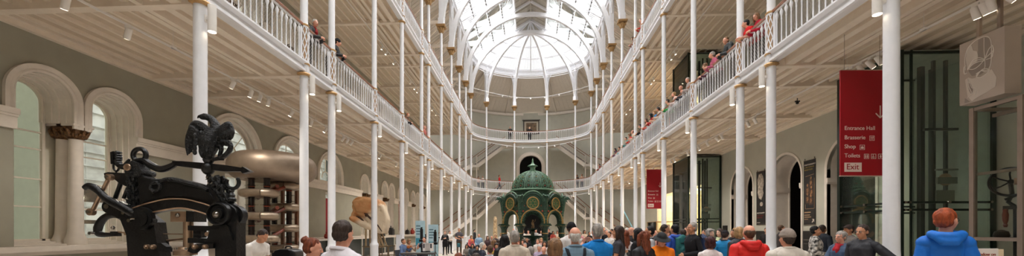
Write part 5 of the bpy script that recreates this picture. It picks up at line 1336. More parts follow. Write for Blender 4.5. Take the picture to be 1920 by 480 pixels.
# right aisle shop display glimpsed between columns
t = thing('glass_display_case', 'warm lit glass display case deep in the right aisle', 'display case', (W-1.9, 28.0, 0))
m = MB()
for x in (0, 1.2):
    for y in (0, 2.2): m.bb(x-.03, x+.03, y-.03, y+.03, 0, 2.3)
m.bb(0, 1.2, 0, 2.2, 2.26, 2.3); m.bb(0, 1.2, 0, 2.2, 0, .8); obj('frame', m, mat('case_wood', (168, 132, 88), .5), t, smooth=0)
m = MB(); m.bb(-.01, 0, 0, 2.2, .8, 2.26); m.bb(0, 1.2, -.01, 0, .8, 2.26); obj('glass_panel', m, CLEARG, t, smooth=0)
m = MB(); m.box((.6, 1.1, 1.2), (.5, 1.6, .7), (0, 0, .2)); m.sph((.6, .5, 1.7), .25); obj('exhibit', m, mat('case_exhibit', (176, 140, 90), .7, var=.3), t)
t = thing('information_board', 'pale board with a reddish figure beside the warm lit case', 'board', at(1250, 432, 25.5)-Vector((0, 0, 1.65)), TH); m = MB(); m.bb(-.22, .22, 0, .04, .3, 2.05); obj('panel', m, mat('board_pale', (214, 190, 170), .7, var=.05), t, smooth=0); m = MB(); m.sph((0, -.005, 1.6), (.12, .01, .3)); m.sph((0, -.005, 1.95), (.06, .01, .07)); obj('figure', m, mat('board_figure', (196, 132, 104), .7), t); m = MB(); m.bb(-.2, -.16, -.15, .2, 0, .04); m.bb(.16, .2, -.15, .2, 0, .04); m.bb(-.2, -.16, 0, .04, 0, .4); m.bb(.16, .2, 0, .04, 0, .4); obj('feet', m, STEEL, t, smooth=0)
p = at(1176, 385, 33.); 
t = thing('blue_pole', 'slanting pale blue exhibit pole between the right-hand columns', 'pole', (p.x, p.y, 0)); m = MB(); m.bar((-.6, 0, 3.9), (.9, 0, 1.0), .09, .09); m.bar((.9, 0, 1.0), (.9, 0, .0), .2, .2); obj('pole', m, mat('pole_blue', (120, 170, 196), .5), t, smooth=0)
p = at(1240, 170, 26.5)
t = thing('orange_light_fin', 'curved orange fin standing in for orange light on the right gallery', 'exhibit', (W-1.2, 27.0, Z1))
m = MB(); m.prism([(-.3, 0), (-.35, 1.6), (.0, 2.6), (.35, 3.2), (.3, 2.0), (.3, 0)], lambda u, v, q: (q, u, v), -.05, .05); obj('fin', m, mat('fin_orange', (236, 110, 40), .5, var=.2), t)  # orange light put in as a coloured fin; nothing here emits
t = thing('gallery_panel', 'dark red display panel on the right lower gallery', 'panel', (W-.6, 31.0, Z1)); m = MB(); m.bb(-.05, .05, -1.2, 1.2, 0, 3.2); obj('board', m, mat('panel_red', (150, 24, 36), .6), t, smooth=0); m = MB(); m.bb(-.3, .3, -1.2, -1.1, 0, .08); m.bb(-.3, .3, 1.1, 1.2, 0, .08); obj('feet', m, STEEL, t, smooth=0)
# dark rounded bag in the left foreground
p = at(541, 466, 4.6)
t = thing('padded_case', 'black shiny rounded case standing behind the woman with the bun', 'case', (p.x, p.y, 0), TH)
m = MB(); k = 4.6/F
m.prism([(-22*k, 0), (-22*k, p.z-10*k), (-18*k, p.z-3*k), (-8*k, p.z), (8*k, p.z), (18*k, p.z-3*k), (21*k, p.z-9*k), (21*k, 0)], lambda u, v, q: (u, q, v), -.1, .1); rm = remesh(m, .014, 'shell', mat('black_leather', (22, 22, 24), .3, var=.2, bump=.15, spec=.6), 6); obj('shell', rm, None, t)
m = MB(); m.tube(smooth([(-6*k, 0, p.z-.005), (-4*k, 0, p.z+.02), (4*k, 0, p.z+.02), (6*k, 0, p.z-.005)], 4), .009, 6); obj('handle', m, BLACKI, t)
# ================================================================ PEOPLE
def capsule(mb, p, q, r0, r1, n=10):
    p, q = Vector(p), Vector(q); d = q-p; L = max(d.length, 1e-5); d = d/L
    pts = []; rs = []
    for a in (-85, -55, -25): t = math.radians(a); pts.append(p+d*r0*math.sin(t)); rs.append(r0*math.cos(t))
    pts += [p, q]; rs += [r0, r1]
    for a in (25, 55, 85): t = math.radians(a); pts.append(q+d*r1*math.sin(t)); rs.append(r1*math.cos(t))
    mb.tube(pts, rs, n)
ARMS = {
 'stand': ((.055, .03, -.28), (.06, -.05, -.53)), 'hands': ((.07, .05, -.27), (-.12, -.20, -.33)), 'folded': ((.08, -.05, -.27), (-.14, -.2, -.2)),
 'photo': ((.10, -.2, -.18), (-.09, -.32, .05)), 'rail': ((.07, -.17, -.23), (-.07, -.38, -.12)), 'sit': ((.05, -.02, -.27), (-.02, -.22, -.39)),
 'bend': ((.03, -.12, -.26), (-.02, -.28, -.44)), 'akimbo': ((.22, .06, -.2), (.02, -.06, -.40)), 'reach': ((.05, -.12, -.25), (.02, -.37, -.24)),
 'violin': ((.1, -.18, -.18), (.0, -.34, -.02)), 'chin': ((.02, -.2, -.22), (-.1, -.26, .03))}
BODY = {}
def body(arms=('stand', 'stand'), legs='stand', lean=0., twist=0., hy=0., hp=0., vox=.012, wide=1.0, fem=0):
    key = (arms, legs, lean, twist, hy, hp, vox, wide, fem)
    if key in BODY: return BODY[key]
    m = MB(); seg = []                           # seg: (region, p, q, r)
    def cap(reg, p, q, r0, r1, n=10, add=True):
        if add: capsule(m, p, q, r0, r1, n)
        seg.append((reg, Vector(p), Vector(q), (r0+r1)/2))
    pz = {'stand': .93, 'walk': .92, 'sit': .53, 'floor': .14, 'bend': .92}[legs]
    pel = Vector((0, 0, pz))
    Rt = Matrix.Rotation(math.radians(twist), 3, 'Z') @ Matrix.Rotation(math.radians(lean), 3, 'X')
    tf = lambda x, y, z: pel+Rt @ Vector((x, y, z))
    # torso as a loft of ellipses
    S = [(-.12, .09, .085, 0), (-.07, .155, .112, .005), (.0, .172-.0*fem+.01*fem, .122, .008), (.09, .158-.006*fem, .112, .0), (.19, .145-.012*fem, .10, -.005), (.30, .160-.01*fem, .115+.012*fem, -.008), (.39, .176-.012*fem, .118+.008*fem, -.002), (.46, .172-.014*fem, .098, .008), (.505, .125, .078, .016), (.545, .066, .062, .02)]
    loops = []
    for z, rx, ry, yo in S:
        loops.append([tf(rx*wide*math.cos(a)*(1 if abs(math.cos(a)) < .5 else 1), yo+ry*wide*math.sin(a), z) for a in [2*PI*k/20 for k in range(20)]])
    m.loft(loops, caps=True)
    seg.append(('pelvis', tf(-.06, 0, -.03), tf(.06, 0, -.03), .12)); seg.append(('torso', tf(-.05, 0, .12), tf(.05, 0, .12), .105)); seg.append(('torso', tf(-.07, 0, .26), tf(.07, 0, .26), .105)); seg.append(('torso', tf(-.1, 0, .41), tf(.1, 0, .41), .09))
    nb = tf(0, .015, .52); 
    Rh = Matrix.Rotation(math.radians(twist+hy), 3, 'Z') @ Matrix.Rotation(math.radians(hp), 3, 'X')
    hc = nb+(Rt @ Vector((0, .0, .07)))+Rh @ Vector((0, -.022, .105))
    H = lambda x, y, z: hc+Rh @ Vector((x, y, z))
    cap('neck', nb, H(0, .01, -.07), .058, .05)
    # head: one smooth skull with brow, nose, lips, jaw and ears
    he = Rh.to_euler()
    m.sph(H(0, .014, .022), (.076, .096, .09), 20, 14, he); m.sph(H(0, -.028, -.035), (.06, .063, .078), 16, 12, he); m.sph(H(0, -.058, -.09), (.03, .03, .025), 10, 8, he)
    capsule(m, H(0, -.088, .018), H(0, -.108, -.026), .009, .015, 8); m.sph(H(0, -.08, -.062), (.026, .018, .013), 10, 8, he)
    capsule(m, H(-.035, -.072, .022), H(.035, -.072, .022), .014, .014, 8)
    for s in (-1, 1):
        m.sph(H(s*.076, .012, -.012), (.013, .022, .033), 8, 8, he); m.sph(H(s*.034, -.062, -.03), (.026, .024, .024), 8, 8, he)
    seg.append(('head', H(0, 0, -.05), H(0, .01, .04), .08))
    hands = []
    for i, s in enumerate((1, -1)):
        sh = tf(s*.170*wide*(1-.04*fem), .01, .45); capsule(m, tf(s*.03, .02, .53), tf(s*.13*wide, .012, .475), .042, .045, 10)
        e_, w_ = ARMS[arms[i]]
        if legs == 'floor' and arms[i] == 'sit': w_ = (-.02, -.26, -.30)
        dx = lambda v: sh+Rt @ Vector((s*v[0], v[1]-(.012 if (s < 0 and v[0] < 0) else 0), v[2]+(.03 if (s < 0 and arms[i] == 'folded') else 0)))
        el, wr = dx(e_), dx(w_)
        cap('uarm', sh, el, .052*(.5+.5*wide), .042, 12); cap('farm', el, wr, .043, .029, 12)
        m.sph(sh, (.056, .058, .056), 12, 8)
        # hand: palm, four fingers of unequal length, thumb from the palm's side
        d = (wr-el).normalized(); ref = Rt @ Vector((s*-1., 0, 0))
        n_ = d.cross(Vector((0, 0, 1)) if abs(d.z) < .85 else Rt @ Vector((0, -1, 0))).normalized()
        if arms[i] in ('stand', 'sit', 'bend', 'akimbo'): spread = Rt @ Vector((0, -1, 0)); spread = (spread-d*spread.dot(d)).normalized(); curl = spread.cross(d)*(-s)
        else: spread = Vector((0, 0, 1)); spread = (spread-d*spread.dot(d)).normalized(); curl = (Rt @ Vector((-s, 0, 0))); curl = (curl-d*curl.dot(d)-spread*curl.dot(spread)).normalized()
        pm = wr+d*.05
        for o in (-.022, -.008, .008, .022): capsule(m, wr+d*.012+spread*o*.7, wr+d*.085+spread*o, .014, .012, 8)
        for o, L in ((.029, .066), (.010, .076), (-.010, .071), (-.029, .056)):
            k0 = wr+d*.088+spread*o; k1 = k0+(d*.85+curl*.5).normalized()*L*.5; k2 = k1+(d*.35+curl*.9).normalized()*L*.5
            capsule(m, k0, k1, .0088, .0082, 7); capsule(m, k1, k2, .008, .007, 7)
        t0 = wr+d*.03+spread*.026; t1 = t0+(d*.6+spread*.75+curl*.35).normalized()*.036; t2 = t1+(d*.9+spread*.1+curl*.4).normalized()*.03
        capsule(m, t0, t1, .012, .0095, 7); capsule(m, t1, t2, .0095, .008, 7)
        seg.append(('hand', wr+d*.035, wr+d*.15, .026)); hands.append((wr+d*.08, d))
    knees = []
    for s in (-1, 1):
        hip = pel+Vector((s*.088, 0, -.04))
        if legs == 'sit': kn = pel+Vector((s*.11, -.43, .0)); an = kn+Vector((0, .03, -.42)); toe = an+Vector((s*.03, -.17, -.04))
        elif legs == 'floor': kn = pel+Vector((s*.34, -.26, .06)); an = pel+Vector((-s*.02, -.40-.06*s, -.05)); toe = an+Vector((-s*.14, -.03, -.01))
        elif legs == 'walk': kn = hip+Vector((0, -.12 if s > 0 else .05, -.40)); an = kn+Vector((0, .02 if s > 0 else .22, -.40 if s > 0 else -.36)); toe = an+Vector((0, -.17, -.05))
        else: kn = hip+Vector((s*.015, -.015, -.41)); an = kn+Vector((s*.01, .03, -.40)); toe = an+Vector((s*.04, -.17, -.055))
        cap('thigh', hip, kn, .088*(.6+.4*wide), .058, 12); cap('shin', kn, an, .057, .038, 12)
        hl = an+Vector((0, .03, -.04)); cap('foot', hl, toe, .036, .03, 10); cap('foot', an, hl, .036, .036, 8); knees.append(kn)
    me = remesh(m, vox, 'body', None, 2, .4)
    n = len(me.vertices); co = np.empty(n*3); me.vertices.foreach_get('co', co); co = co.reshape(-1, 3)
    nr = np.empty(n*3); me.vertex_normals.foreach_get('vector', nr); nr = nr.reshape(-1, 3)
    best = np.full(n, 1e9); reg = np.zeros(n, int); names = []; tpar = np.zeros(n)
    for nm, p, q, r in seg:
        if nm not in names: names.append(nm)
        a, b = np.array(p), np.array(q); ab = b-a; t = np.clip(((co-a)@ab)/max(ab@ab, 1e-9), 0, 1)
        dist = np.linalg.norm(co-(a+t[:, None]*ab), axis=1)-r
        k = dist < best; best[k] = dist[k]; reg[k] = names.index(nm); tpar[k] = t[k]
    faces = [tuple(p.vertices) for p in me.polygons]
    B = dict(me=me, co=co, nr=nr, reg=reg, names=names, t=tpar, faces=faces, hc=hc, Rh=Rh, Rt=Rt, pel=pel, nb=nb, tf=tf, hands=hands, top=co[:, 2].max(), shells={}, key=key, knees=knees, legs=legs)
    BODY[key] = B; return B
TOPS = {'jacket': (('torso', 'uarm', 'farm', 'pelvis'), .024), 'shirt': (('torso', 'uarm', 'farm'), .012), 'tee': (('torso', 'uarm'), .013), 'sweater': (('torso', 'uarm', 'farm'), .018), 'coat': (('torso', 'uarm', 'farm', 'pelvis', 'thigh'), .028)}
def shell(B, kind):
    if kind in B['shells']: return B['shells'][kind]
    regs, th = {'trousers': (('pelvis', 'thigh', 'shin'), .012), 'shorts': (('pelvis', 'thigh'), .016), 'shoes': (('foot',), .009), 'tights': (('pelvis', 'thigh', 'shin'), .003)}.get(kind) or TOPS[kind]
    ids = [B['names'].index(r) for r in regs]
    mask = np.isin(B['reg'], ids)
    if kind in TOPS: mask |= (B['reg'] == B['names'].index('neck')) & (B['t'] < .38)
    if kind == 'tee': mask &= ~((B['reg'] == B['names'].index('uarm')) & (B['t'] > .62))
    if kind == 'coat': mask &= ~((B['reg'] == B['names'].index('thigh')) & (B['t'] > .45))
    if kind in ('shirt', 'tee', 'sweater') :
        u = (B['co']-np.array(B['pel']))@np.array(B['Rt']); mask |= (B['reg'] == B['names'].index('pelvis')) & (u[:, 2] > -.035)
    co, nr = B['co'], B['nr']; fs = [f for f in B['faces'] if all(mask[i] for i in f)]
    used = sorted({i for f in fs for i in f}); mp = {v: k for k, v in enumerate(used)}
    out = []
    fq = 9. if th > .02 else 13.; am = th*.42
    for i in used:
        c = Vector(co[i]); f_ = mnoise.fractal(Vector((c.x*fq, c.y*fq, c.z*fq*.55)), .8, 2., 3)
        out.append(c+Vector(nr[i])*(th+am*f_))
    F2 = [tuple(mp[i] for i in f) for f in fs]
    ec = {}
    for f in F2:
        for a, b in zip(f, f[1:]+f[:1]): ec[(a, b)] = 1
    nb_ = {}
    for (a, b) in ec:
        if (b, a) not in ec: nb_.setdefault(a, []).append(b); nb_.setdefault(b, []).append(a)
    for it in range(6):
        new = {v: (out[v]+sum((out[w] for w in ws), Vector())/len(ws))/2 for v, ws in nb_.items()}
        for v, p in new.items(): out[v] = p
    nv = len(out); inner = {}
    for (a, b) in list(ec):
        if (b, a) not in ec:
            for v in (a, b):
                if v not in inner: inner[v] = len(out); out.append(out[v]-Vector(nr[used[v]])*(th+.012))
            F2.append((b, a, inner[a], inner[b]))
    me = bpy.data.meshes.new(kind); me.from_pydata(out, [], F2); me.update(); me.shade_smooth(); me.materials.append(None)
    B['shells'][kind] = me; return me
HAIR = {}
def hair_mesh(style, fine):
    k = (style, fine)
    if k in HAIR: return HAIR[k]
    m = MB(); amp, fq = .006, 40.
    base = lambda g=0., c=(0, .03, .035): m.sph(c, (.084+g, .099+g, .093+g), 20, 14)
    if style in ('short', 'bun', 'long', 'curly_long', 'ponytail', 'bob', 'curly'):
        base(.006 if style in ('bob', 'curly', 'curly_long', 'long') else 0)
        m.sph((0, .05, -.015), (.078, .07, .07), 16, 10)
    if style == 'bald': m.sph((0, .038, -.002), (.0815, .083, .062), 18, 10); m.sph((0, .06, -.04), (.06, .05, .05), 14, 8); amp = .003
    if style == 'bob':
        for s in (-1, 1): m.sph((s*.06, .02, -.03), (.034, .07, .085), 12, 10); m.sph((s*.04, -.055, .075), (.045, .035, .03), 10, 8)
        m.sph((0, .065, -.03), (.075, .058, .078), 14, 10)
    if style in ('long', 'curly_long'):
        L = .36 if style == 'long' else .30
        m.loft([[Vector(((.07+.03*math.sin(PI*q))*math.cos(a), .065+.035*q+(.048)*math.sin(a), .02-L*q)) for a in [2*PI*j/14 for j in range(14)]] for q in (0, .2, .4, .6, .8, 1.)], caps=True)
        for s in (-1, 1): m.tube([(s*.07, -.01, .06), (s*.088, .0, -.02), (s*.092, .0, -.12), (s*.085, -.01, -.22)], [.03, .034, .034, .018], 8)
        if style == 'curly_long': amp, fq = .02, 26.
    if style == 'curly': amp, fq = .014, 34.
    if style == 'bun': m.sph((0, .115, .075), (.055, .05, .05), 12, 10); amp, fq = .010, 34.
    if style == 'ponytail': m.tube([(0, .11, .05), (0, .15, .02), (0, .15, -.10), (0, .13, -.2)], [.03, .035, .03, .012], 10)
    if style == 'beanie':
        m.sph((0, .018, .036), (.088, .106, .1), 20, 14); m.torus((0, .016, .03), .086, .015, 24, 8, None, sz=1.6); amp = .002
    if style == 'cap':
        m.sph((0, .02, .036), (.086, .104, .088), 20, 14); m.prism([(-.07, -.05), (-.06, -.13), (-.03, -.165), (.03, -.165), (.06, -.13), (.07, -.05)], lambda u, v, t: (u, v, .05+t), 0, .012); amp = 0
    if style == 'hat':
        m.sph((0, .018, .045), (.086, .104, .088), 20, 14); m.lathe([(.08, .03), (.15, .012), (.152, .018), (.085, .045)], n=28, sq=(1, 1.1)); amp = .001
    me = remesh(m, .0075 if fine else .013, 'hair', None, 2, .4)
    if amp:
        for v in me.vertices:
            c = v.co; v.co = c+v.normal*amp*mnoise.fractal(Vector((c.x*fq, c.y*fq, c.z*fq*.35)), .8, 2., 2)
    me.materials.append(None); HAIR[k] = me; return me
_cm = {}
def cmat(rgb, kind='cloth'):
    k = (tuple(rgb), kind)
    if k not in _cm:
        nm = '%s_%d_%d_%d' % (kind, *rgb)
        if kind == 'cloth': _cm[k] = mat(nm, rgb, .85, var=.09, scale=9, bump=.25, bscale=120, spec=.25)
        elif kind == 'shell_cloth': _cm[k] = mat(nm, rgb, .6, var=.08, scale=9, bump=.15, bscale=40, spec=.35)
        elif kind == 'hair': _cm[k] = mat(nm, rgb, .6, var=.28, scale=30, bump=.6, bscale=70, stretch=(1, 1, .18), spec=.35)
        elif kind == 'skin': _cm[k] = mat(nm, rgb, .55, var=.06, scale=8, spec=.35)
        elif kind == 'check': _cm[k] = plaid(nm, rgb)
        elif kind == 'pattern': _cm[k] = mat(nm, rgb, .8, var=0, scale=16, rgb2=(16, 16, 18))
    return _cm[k]
def plaid(nm, rgb):
    m = mat(nm, rgb, .85, var=.05, spec=.25); nt = m.node_tree; b = nt.nodes['Principled BSDF']
    w = nt.nodes.new('ShaderNodeTexWave'); w.inputs['Scale'].default_value = 16; w.bands_direction = 'X'
    w2 = nt.nodes.new('ShaderNodeTexWave'); w2.inputs['Scale'].default_value = 16; w2.bands_direction = 'Z'
    tc = nt.nodes.new('ShaderNodeTexCoord'); nt.links.new(tc.outputs['Object'], w.inputs['Vector']); nt.links.new(tc.outputs['Object'], w2.inputs['Vector'])
    ad = nt.nodes.new('ShaderNodeMath'); ad.operation = 'ADD'; nt.links.new(w.outputs['Fac'], ad.inputs[0]); nt.links.new(w2.outputs['Fac'], ad.inputs[1])
    r = nt.nodes.new('ShaderNodeValToRGB'); c = srgb(*rgb); r.color_ramp.elements[0].color = (*[x*.6 for x in c], 1); r.color_ramp.elements[1].color = (*[min(1, x*1.25) for x in c], 1)
    mm = nt.nodes.new('ShaderNodeMath'); mm.operation = 'MULTIPLY'; mm.inputs[1].default_value = .5; nt.links.new(ad.outputs[0], mm.inputs[0]); nt.links.new(mm.outputs[0], r.inputs['Fac']); nt.links.new(r.outputs['Color'], b.inputs['Base Color'])
    return m
SKIN = {'pale': (226, 178, 152), 'pink': (222, 160, 134), 'tan': (196, 140, 108), 'brown': (132, 90, 66)}
HC = {'grey': (168, 160, 152), 'white': (216, 210, 202), 'dark': (60, 44, 36), 'black': (22, 19, 19), 'brown': (98, 70, 50), 'auburn': (132, 66, 38), 'blond': (190, 150, 104), 'red': (170, 78, 40), 'burgundy': (70, 30, 32), 'lightbrown': (140, 104, 72)}
def setm(o, m):
    if not o.data.materials: o.data.materials.append(None)
    o.material_slots[0].link = 'OBJECT'; o.material_slots[0].material = m
PEOPLE = {}
def person(label, loc, h, s, B, top='shirt', tc=(60, 60, 64), bot='trousers', bc=(50, 52, 60), hair='short', hc='brown', skin='pale', group=None, tk=None, shoes=(40, 34, 32), eyes=False, hood=None, collar=None, scarf=None, fine=False, extras=(), kind='person'):
    t = thing('person', label, 'person', loc, math.radians(h), group); t.scale = (s, s, s)
    o = obj('body', B['me'], None, t); setm(o, cmat(SKIN[skin], 'skin'))
    ck = tk or ('shell_cloth' if top in ('jacket', 'coat') else 'cloth')
    o = obj({'jacket': 'jacket', 'shirt': 'shirt', 'tee': 't_shirt', 'sweater': 'sweater', 'coat': 'coat'}[top], shell(B, top), None, t); setm(o, cmat(tc, ck))
    if bot == 'skirt':
        o = obj('tights', shell(B, 'tights'), None, t); setm(o, cmat((30, 26, 28), 'cloth'))
        m = MB(); p = B['pel']; m.lathe([(.15, .10), (.185, 0), (.19, -.1), (.185, -.34), (.18, -.345), (.1, -.2)], p, 20, (1, .78)); o = obj('skirt', m, None, t); setm(o, cmat(bc))
    else:
        o = obj(bot, shell(B, bot), None, t); setm(o, cmat(bc))
    o = obj('shoes', shell(B, 'shoes'), None, t); setm(o, cmat(shoes, 'shell_cloth'))
    if hair:
        o = obj({'cap': 'cap', 'beanie': 'beanie', 'hat': 'hat'}.get(hair, 'hair'), hair_mesh(hair, fine), None, t); setm(o, cmat(hc if isinstance(hc, tuple) else HC[hc], 'cloth' if hair in ('cap', 'beanie', 'hat') else 'hair'))
        o.location = B['hc']; o.rotation_euler = B['Rh'].to_euler()
        if hair in ('cap', 'beanie', 'hat'):
            o = obj('hair', hair_mesh('bald', fine), None, t); setm(o, cmat(HC['dark' if hair != 'hat' else 'brown'], 'hair')); o.location = B['hc']; o.rotation_euler = B['Rh'].to_euler()
    H = lambda x, y, z: B['hc']+B['Rh'] @ Vector((x, y, z))
    if eyes:
        m = MB(); m2 = MB(); m3 = MB()
        for sg in (-1, 1):
            m.sph(H(sg*.031, -.079, .0), (.0125, .0095, .0075), 10, 8); m2.sph(H(sg*.031, -.087, .0), (.0055, .0028, .0055), 8, 6); capsule(m3, H(sg*.018, -.091, .021), H(sg*.046, -.084, .02), .0035, .003, 6)
        obj('eyes', m, mat('eye_white', (224, 216, 208), .3, var=0), t); obj('irises', m2, mat('iris', (52, 38, 30), .2), t); o = obj('eyebrows', m3, None, t); setm(o, cmat(HC['brown'] if not isinstance(hc, str) else HC[hc], 'hair'))
        m = MB(); capsule(m, H(-.018, -.0945, -.063), H(.018, -.0945, -.063), .0045, .0045, 6); obj('lips', m, mat('lips', (190, 116, 102), .5, var=.05), t)
    if 'glasses' in extras:
        m = MB(); ax = B['Rh'] @ Matrix(((1, 0, 0), (0, 0, 1), (0, 1, 0)))
        for sg in (-1, 1): m.torus(H(sg*.032, -.095, .0), .0185, .002, 16, 5, ax); m.tube([H(sg*.05, -.094, .003), H(sg*.08, -.05, .006), H(sg*.083, .012, .004)], .002, 5)
        m.tube([H(-.013, -.096, .004), H(.013, -.096, .004)], .002, 5); obj('glasses', m, BLACKI, t)
    if hood:
        m = MB(); f_ = lambda a, r, z, q=0: B['tf'](r*math.cos(a), .035+r*.9*math.sin(a)+q, z)
        m.tube([f_(a, .105, .545-.02*math.sin(a), .02) for a in [PI*(-.32)+PI*1.64*i/16 for i in range(17)]], [.028]*3+[.046]*11+[.028]*3, 10)
        m.tube([B['tf'](-.10, .12, .53), B['tf'](-.04, .15, .475), B['tf'](.04, .15, .475), B['tf'](.10, .12, .53)], [.035, .052, .052, .035], 10)
        o = obj('hood', remesh(m, .011, 'hood', None, 4, .5), None, t); setm(o, cmat(hood, 'shell_cloth'))
    if collar:
        m = MB(); pts = [B['tf'](.082*math.cos(a), .024+.08*math.sin(a), .552+.016*math.sin(a)) for a in [-PI*.4+PI*1.8*i/16 for i in range(17)]]; m.tube(pts, .017, 8, sx=.7); o = obj('collar', m, None, t); setm(o, cmat(collar, 'cloth'))
    if scarf:
        m = MB(); pts = [B['tf'](.08*math.cos(a), .015+.078*math.sin(a), .535+.01*math.sin(2*a)) for a in [2*PI*i/18 for i in range(19)]]; m.tube(pts, .03, 10, caps=False); m.tube([B['tf'](.02, -.08, .52), B['tf'](.03, -.125, .44), B['tf'](.02, -.135, .36)], [.035, .04, .025], 8); m.tube([B['tf'](-.02, -.08, .52), B['tf'](-.04, -.125, .43), B['tf'](-.03, -.13, .38)], [.03, .036, .02], 8)
        o = obj('scarf', remesh(m, .012, 'scarf', None, 3, .4), None, t); setm(o, cmat(scarf, 'cloth'))
    if 'braces' in extras:
        m = MB()
        for sg in (-1, 1):
            w_ = B['key'][7]; pts = [B['tf'](sg*x*w_, y*w_+(.012 if y > 0 else -.02), z+(.022 if z > .46 else 0)) for x, y, z in ((.09, -.12, .25), (.10, -.128, .38), (.105, -.09, .47), (.105, .03, .507), (.09, .112, .45), (.06, .138, .33), (.02, .13, .2), (.0, .125, .1))]
            L = smooth(pts, 3); vs = []
            for i, p in enumerate(L): vs += [p+B['Rt'] @ Vector((sg*.02, 0, 0)), p-B['Rt'] @ Vector((sg*.02, 0, 0))]
            m.add(vs, [(2*i, 2*i+1, 2*i+3, 2*i+2) for i in range(len(L)-1)])
        o = obj('braces', m, None, t); setm(o, cmat((30, 32, 38), 'cloth')); md = o.modifiers.new('s', 'SOLIDIFY'); md.thickness = .012; md.offset = 0
    return t
def zat(py, d): return CAMZ+(HY-py)*d/F
def stand(label, px, crown, d, h, B, **k):
    """a figure whose crown shows at px, top from d metres away, standing on the hall floor"""
    p = at(px, crown, d); s = (p.z)/(B['top']+.02)
    if B['legs'] == 'floor' or B['legs'] == 'sit': pass
    hr = math.radians(h); o = Vector((B['hc'].x, B['hc'].y, 0))*s
    off = Vector((o.x*math.cos(hr)-o.y*math.sin(hr), o.x*math.sin(hr)+o.y*math.cos(hr), 0))
    loc = Vector((p.x, p.y, 0))-off
    t = person(label, loc, h, s, B, **k); t['_s'] = s; del t['_s']
    if not .86 < s < 1.16: print('SCALE %.2f %s' % (s, label))
    return t
# ---------------------------------------------------------------- bodies
FV, MV, LV = .0095, .0125, .018
sq = lambda *a, **k: stand(*a, **k)
st_ = body(vox=MV); stf = body(vox=MV, fem=1)
# foreground
sq('man in white shirt seen from behind, nearest on the left', 645, 412, 3.6, 158, body(('hands', 'hands'), vox=FV, hy=12, hp=12, wide=1.06), top='shirt', tc=(222, 216, 222), hair='short', hc='dark', skin='pink', collar=(222, 216, 222), bc=(60, 64, 78), fine=True)
sq('woman with a brown bun and pale top, left of the white shirt man', 588, 445, 4.3, 118, body(('hands', 'hands'), vox=FV, fem=1, hp=14), top='shirt', tc=(200, 204, 212), hair='bun', hc='auburn', skin='pink', bc=(60, 64, 78), fine=True, eyes=True)
sq('man in a white T-shirt bending forward before the bronze-domed machine', 493, 429, 7.2, 75, body(('bend', 'bend'), 'bend', lean=24, hp=38, vox=.011), top='tee', tc=(226, 220, 212), hair='short', hc='dark', skin='tan', bc=(50, 52, 62))
sq('grey haired man in a beige jacket seen from behind, left of the pavilion', 965, 431, 6.1, 198, body(('hands', 'hands'), vox=FV, hy=-16, wide=1.1), top='jacket', tc=(196, 182, 164), hair='short', hc='grey', skin='pink', collar=(186, 172, 154), extras=('glasses',), bc=(90, 84, 76), fine=True)
sq('person with black hair and black top close behind the beige jacket man', 946, 440, 7.6, 185, body(vox=MV, fem=1, hy=10), top='jacket', tc=(30, 28, 30), hair='long', hc='black', bc=(36, 34, 38))
sq('woman with short light brown bob and glasses beside the man with braces', 1040, 446.5, 4.15, 208, body(('hands', 'hands'), vox=FV, fem=1, hy=-20), top='shirt', tc=(150, 60, 66), hair='bob', hc='lightbrown', skin='pink', extras=('glasses',), fine=True)
sq('balding grey man in a blue striped shirt with black braces', 1078, 423.5, 5.0, 184, body(('hands', 'hands'), vox=FV, wide=1.14, hy=-8), top='shirt', tc=(112, 138, 156), tk='check', hair='bald', hc='white', skin='pink', collar=(112, 138, 156), extras=('braces',), bc=(70, 72, 84), fine=True)
sq('man in a black flat hat and white jacket behind the man with braces', 1071, 416, 7.6, 200, body(vox=MV, hy=-20), top='jacket', tc=(214, 208, 204), hair='beanie', hc=(28, 26, 28), skin='tan')
sq('grey haired man in a bright blue polo shirt raising his hands to take a picture', 1119, 418, 5.8, 196, body(('photo', 'photo'), vox=FV, wide=1.12, hy=-6), top='tee', tc=(22, 122, 196), hair='short', hc='grey', skin='pink', collar=(20, 110, 182), bc=(80, 78, 74), fine=True)
sq('woman with long straight dark hair and charcoal top facing left', 1158, 423, 7.4, 255, body(('folded', 'folded'), vox=.011, fem=1), top='tee', tc=(62, 62, 68), hair='long', hc='dark', skin='tan', bc=(40, 42, 52))
sq('woman with long auburn hair behind the charcoal top woman', 1172, 431.5, 9.2, 190, stf, top='tee', tc=(214, 206, 204), hair='long', hc='auburn', bc=(90, 70, 110))
sq('bald man in a black jacket and glasses facing left among the right columns', 1183, 425, 11.5, 285, body(vox=MV, hp=4), top='jacket', tc=(34, 32, 34), hair='bald', hc='brown', skin='pink', extras=('glasses',), eyes=True)
sq('woman with dark straight hair in a black top, left of the curly haired woman', 1194, 427, 8.2, 235, body(('folded', 'folded'), vox=MV, fem=1), top='shirt', tc=(26, 25, 27), hair='long', hc='black', skin='tan')
sq('woman with curly auburn hair and black jacket', 1205, 433, 6.2, 212, body(('hands', 'hands'), vox=.011, fem=1), top='jacket', tc=(28, 27, 30), hair='curly_long', hc='auburn', fine=True)
t13 = sq('black haired man in a grey T-shirt wearing a red rucksack', 1217, 423, 8.6, 262, body(vox=MV), top='tee', tc=(176, 176, 180), hair='short', hc='black', skin='tan', bc=(60, 60, 70))
sq('man in an orange T-shirt and dark hat, hands held together', 1241, 435, 6.5, 4, body(('hands', 'hands'), vox=FV, hp=24, wide=1.12), top='tee', tc=(244, 130, 24), hair='hat', hc=(50, 52, 54), skin='pink', bc=(60, 64, 80), eyes=True, fine=True)
sq('tall dark haired man behind the orange T-shirt man', 1248, 420, 10.4, 90, body(vox=MV), top='shirt', tc=(120, 92, 84), hair='short', hc='dark', skin='tan')
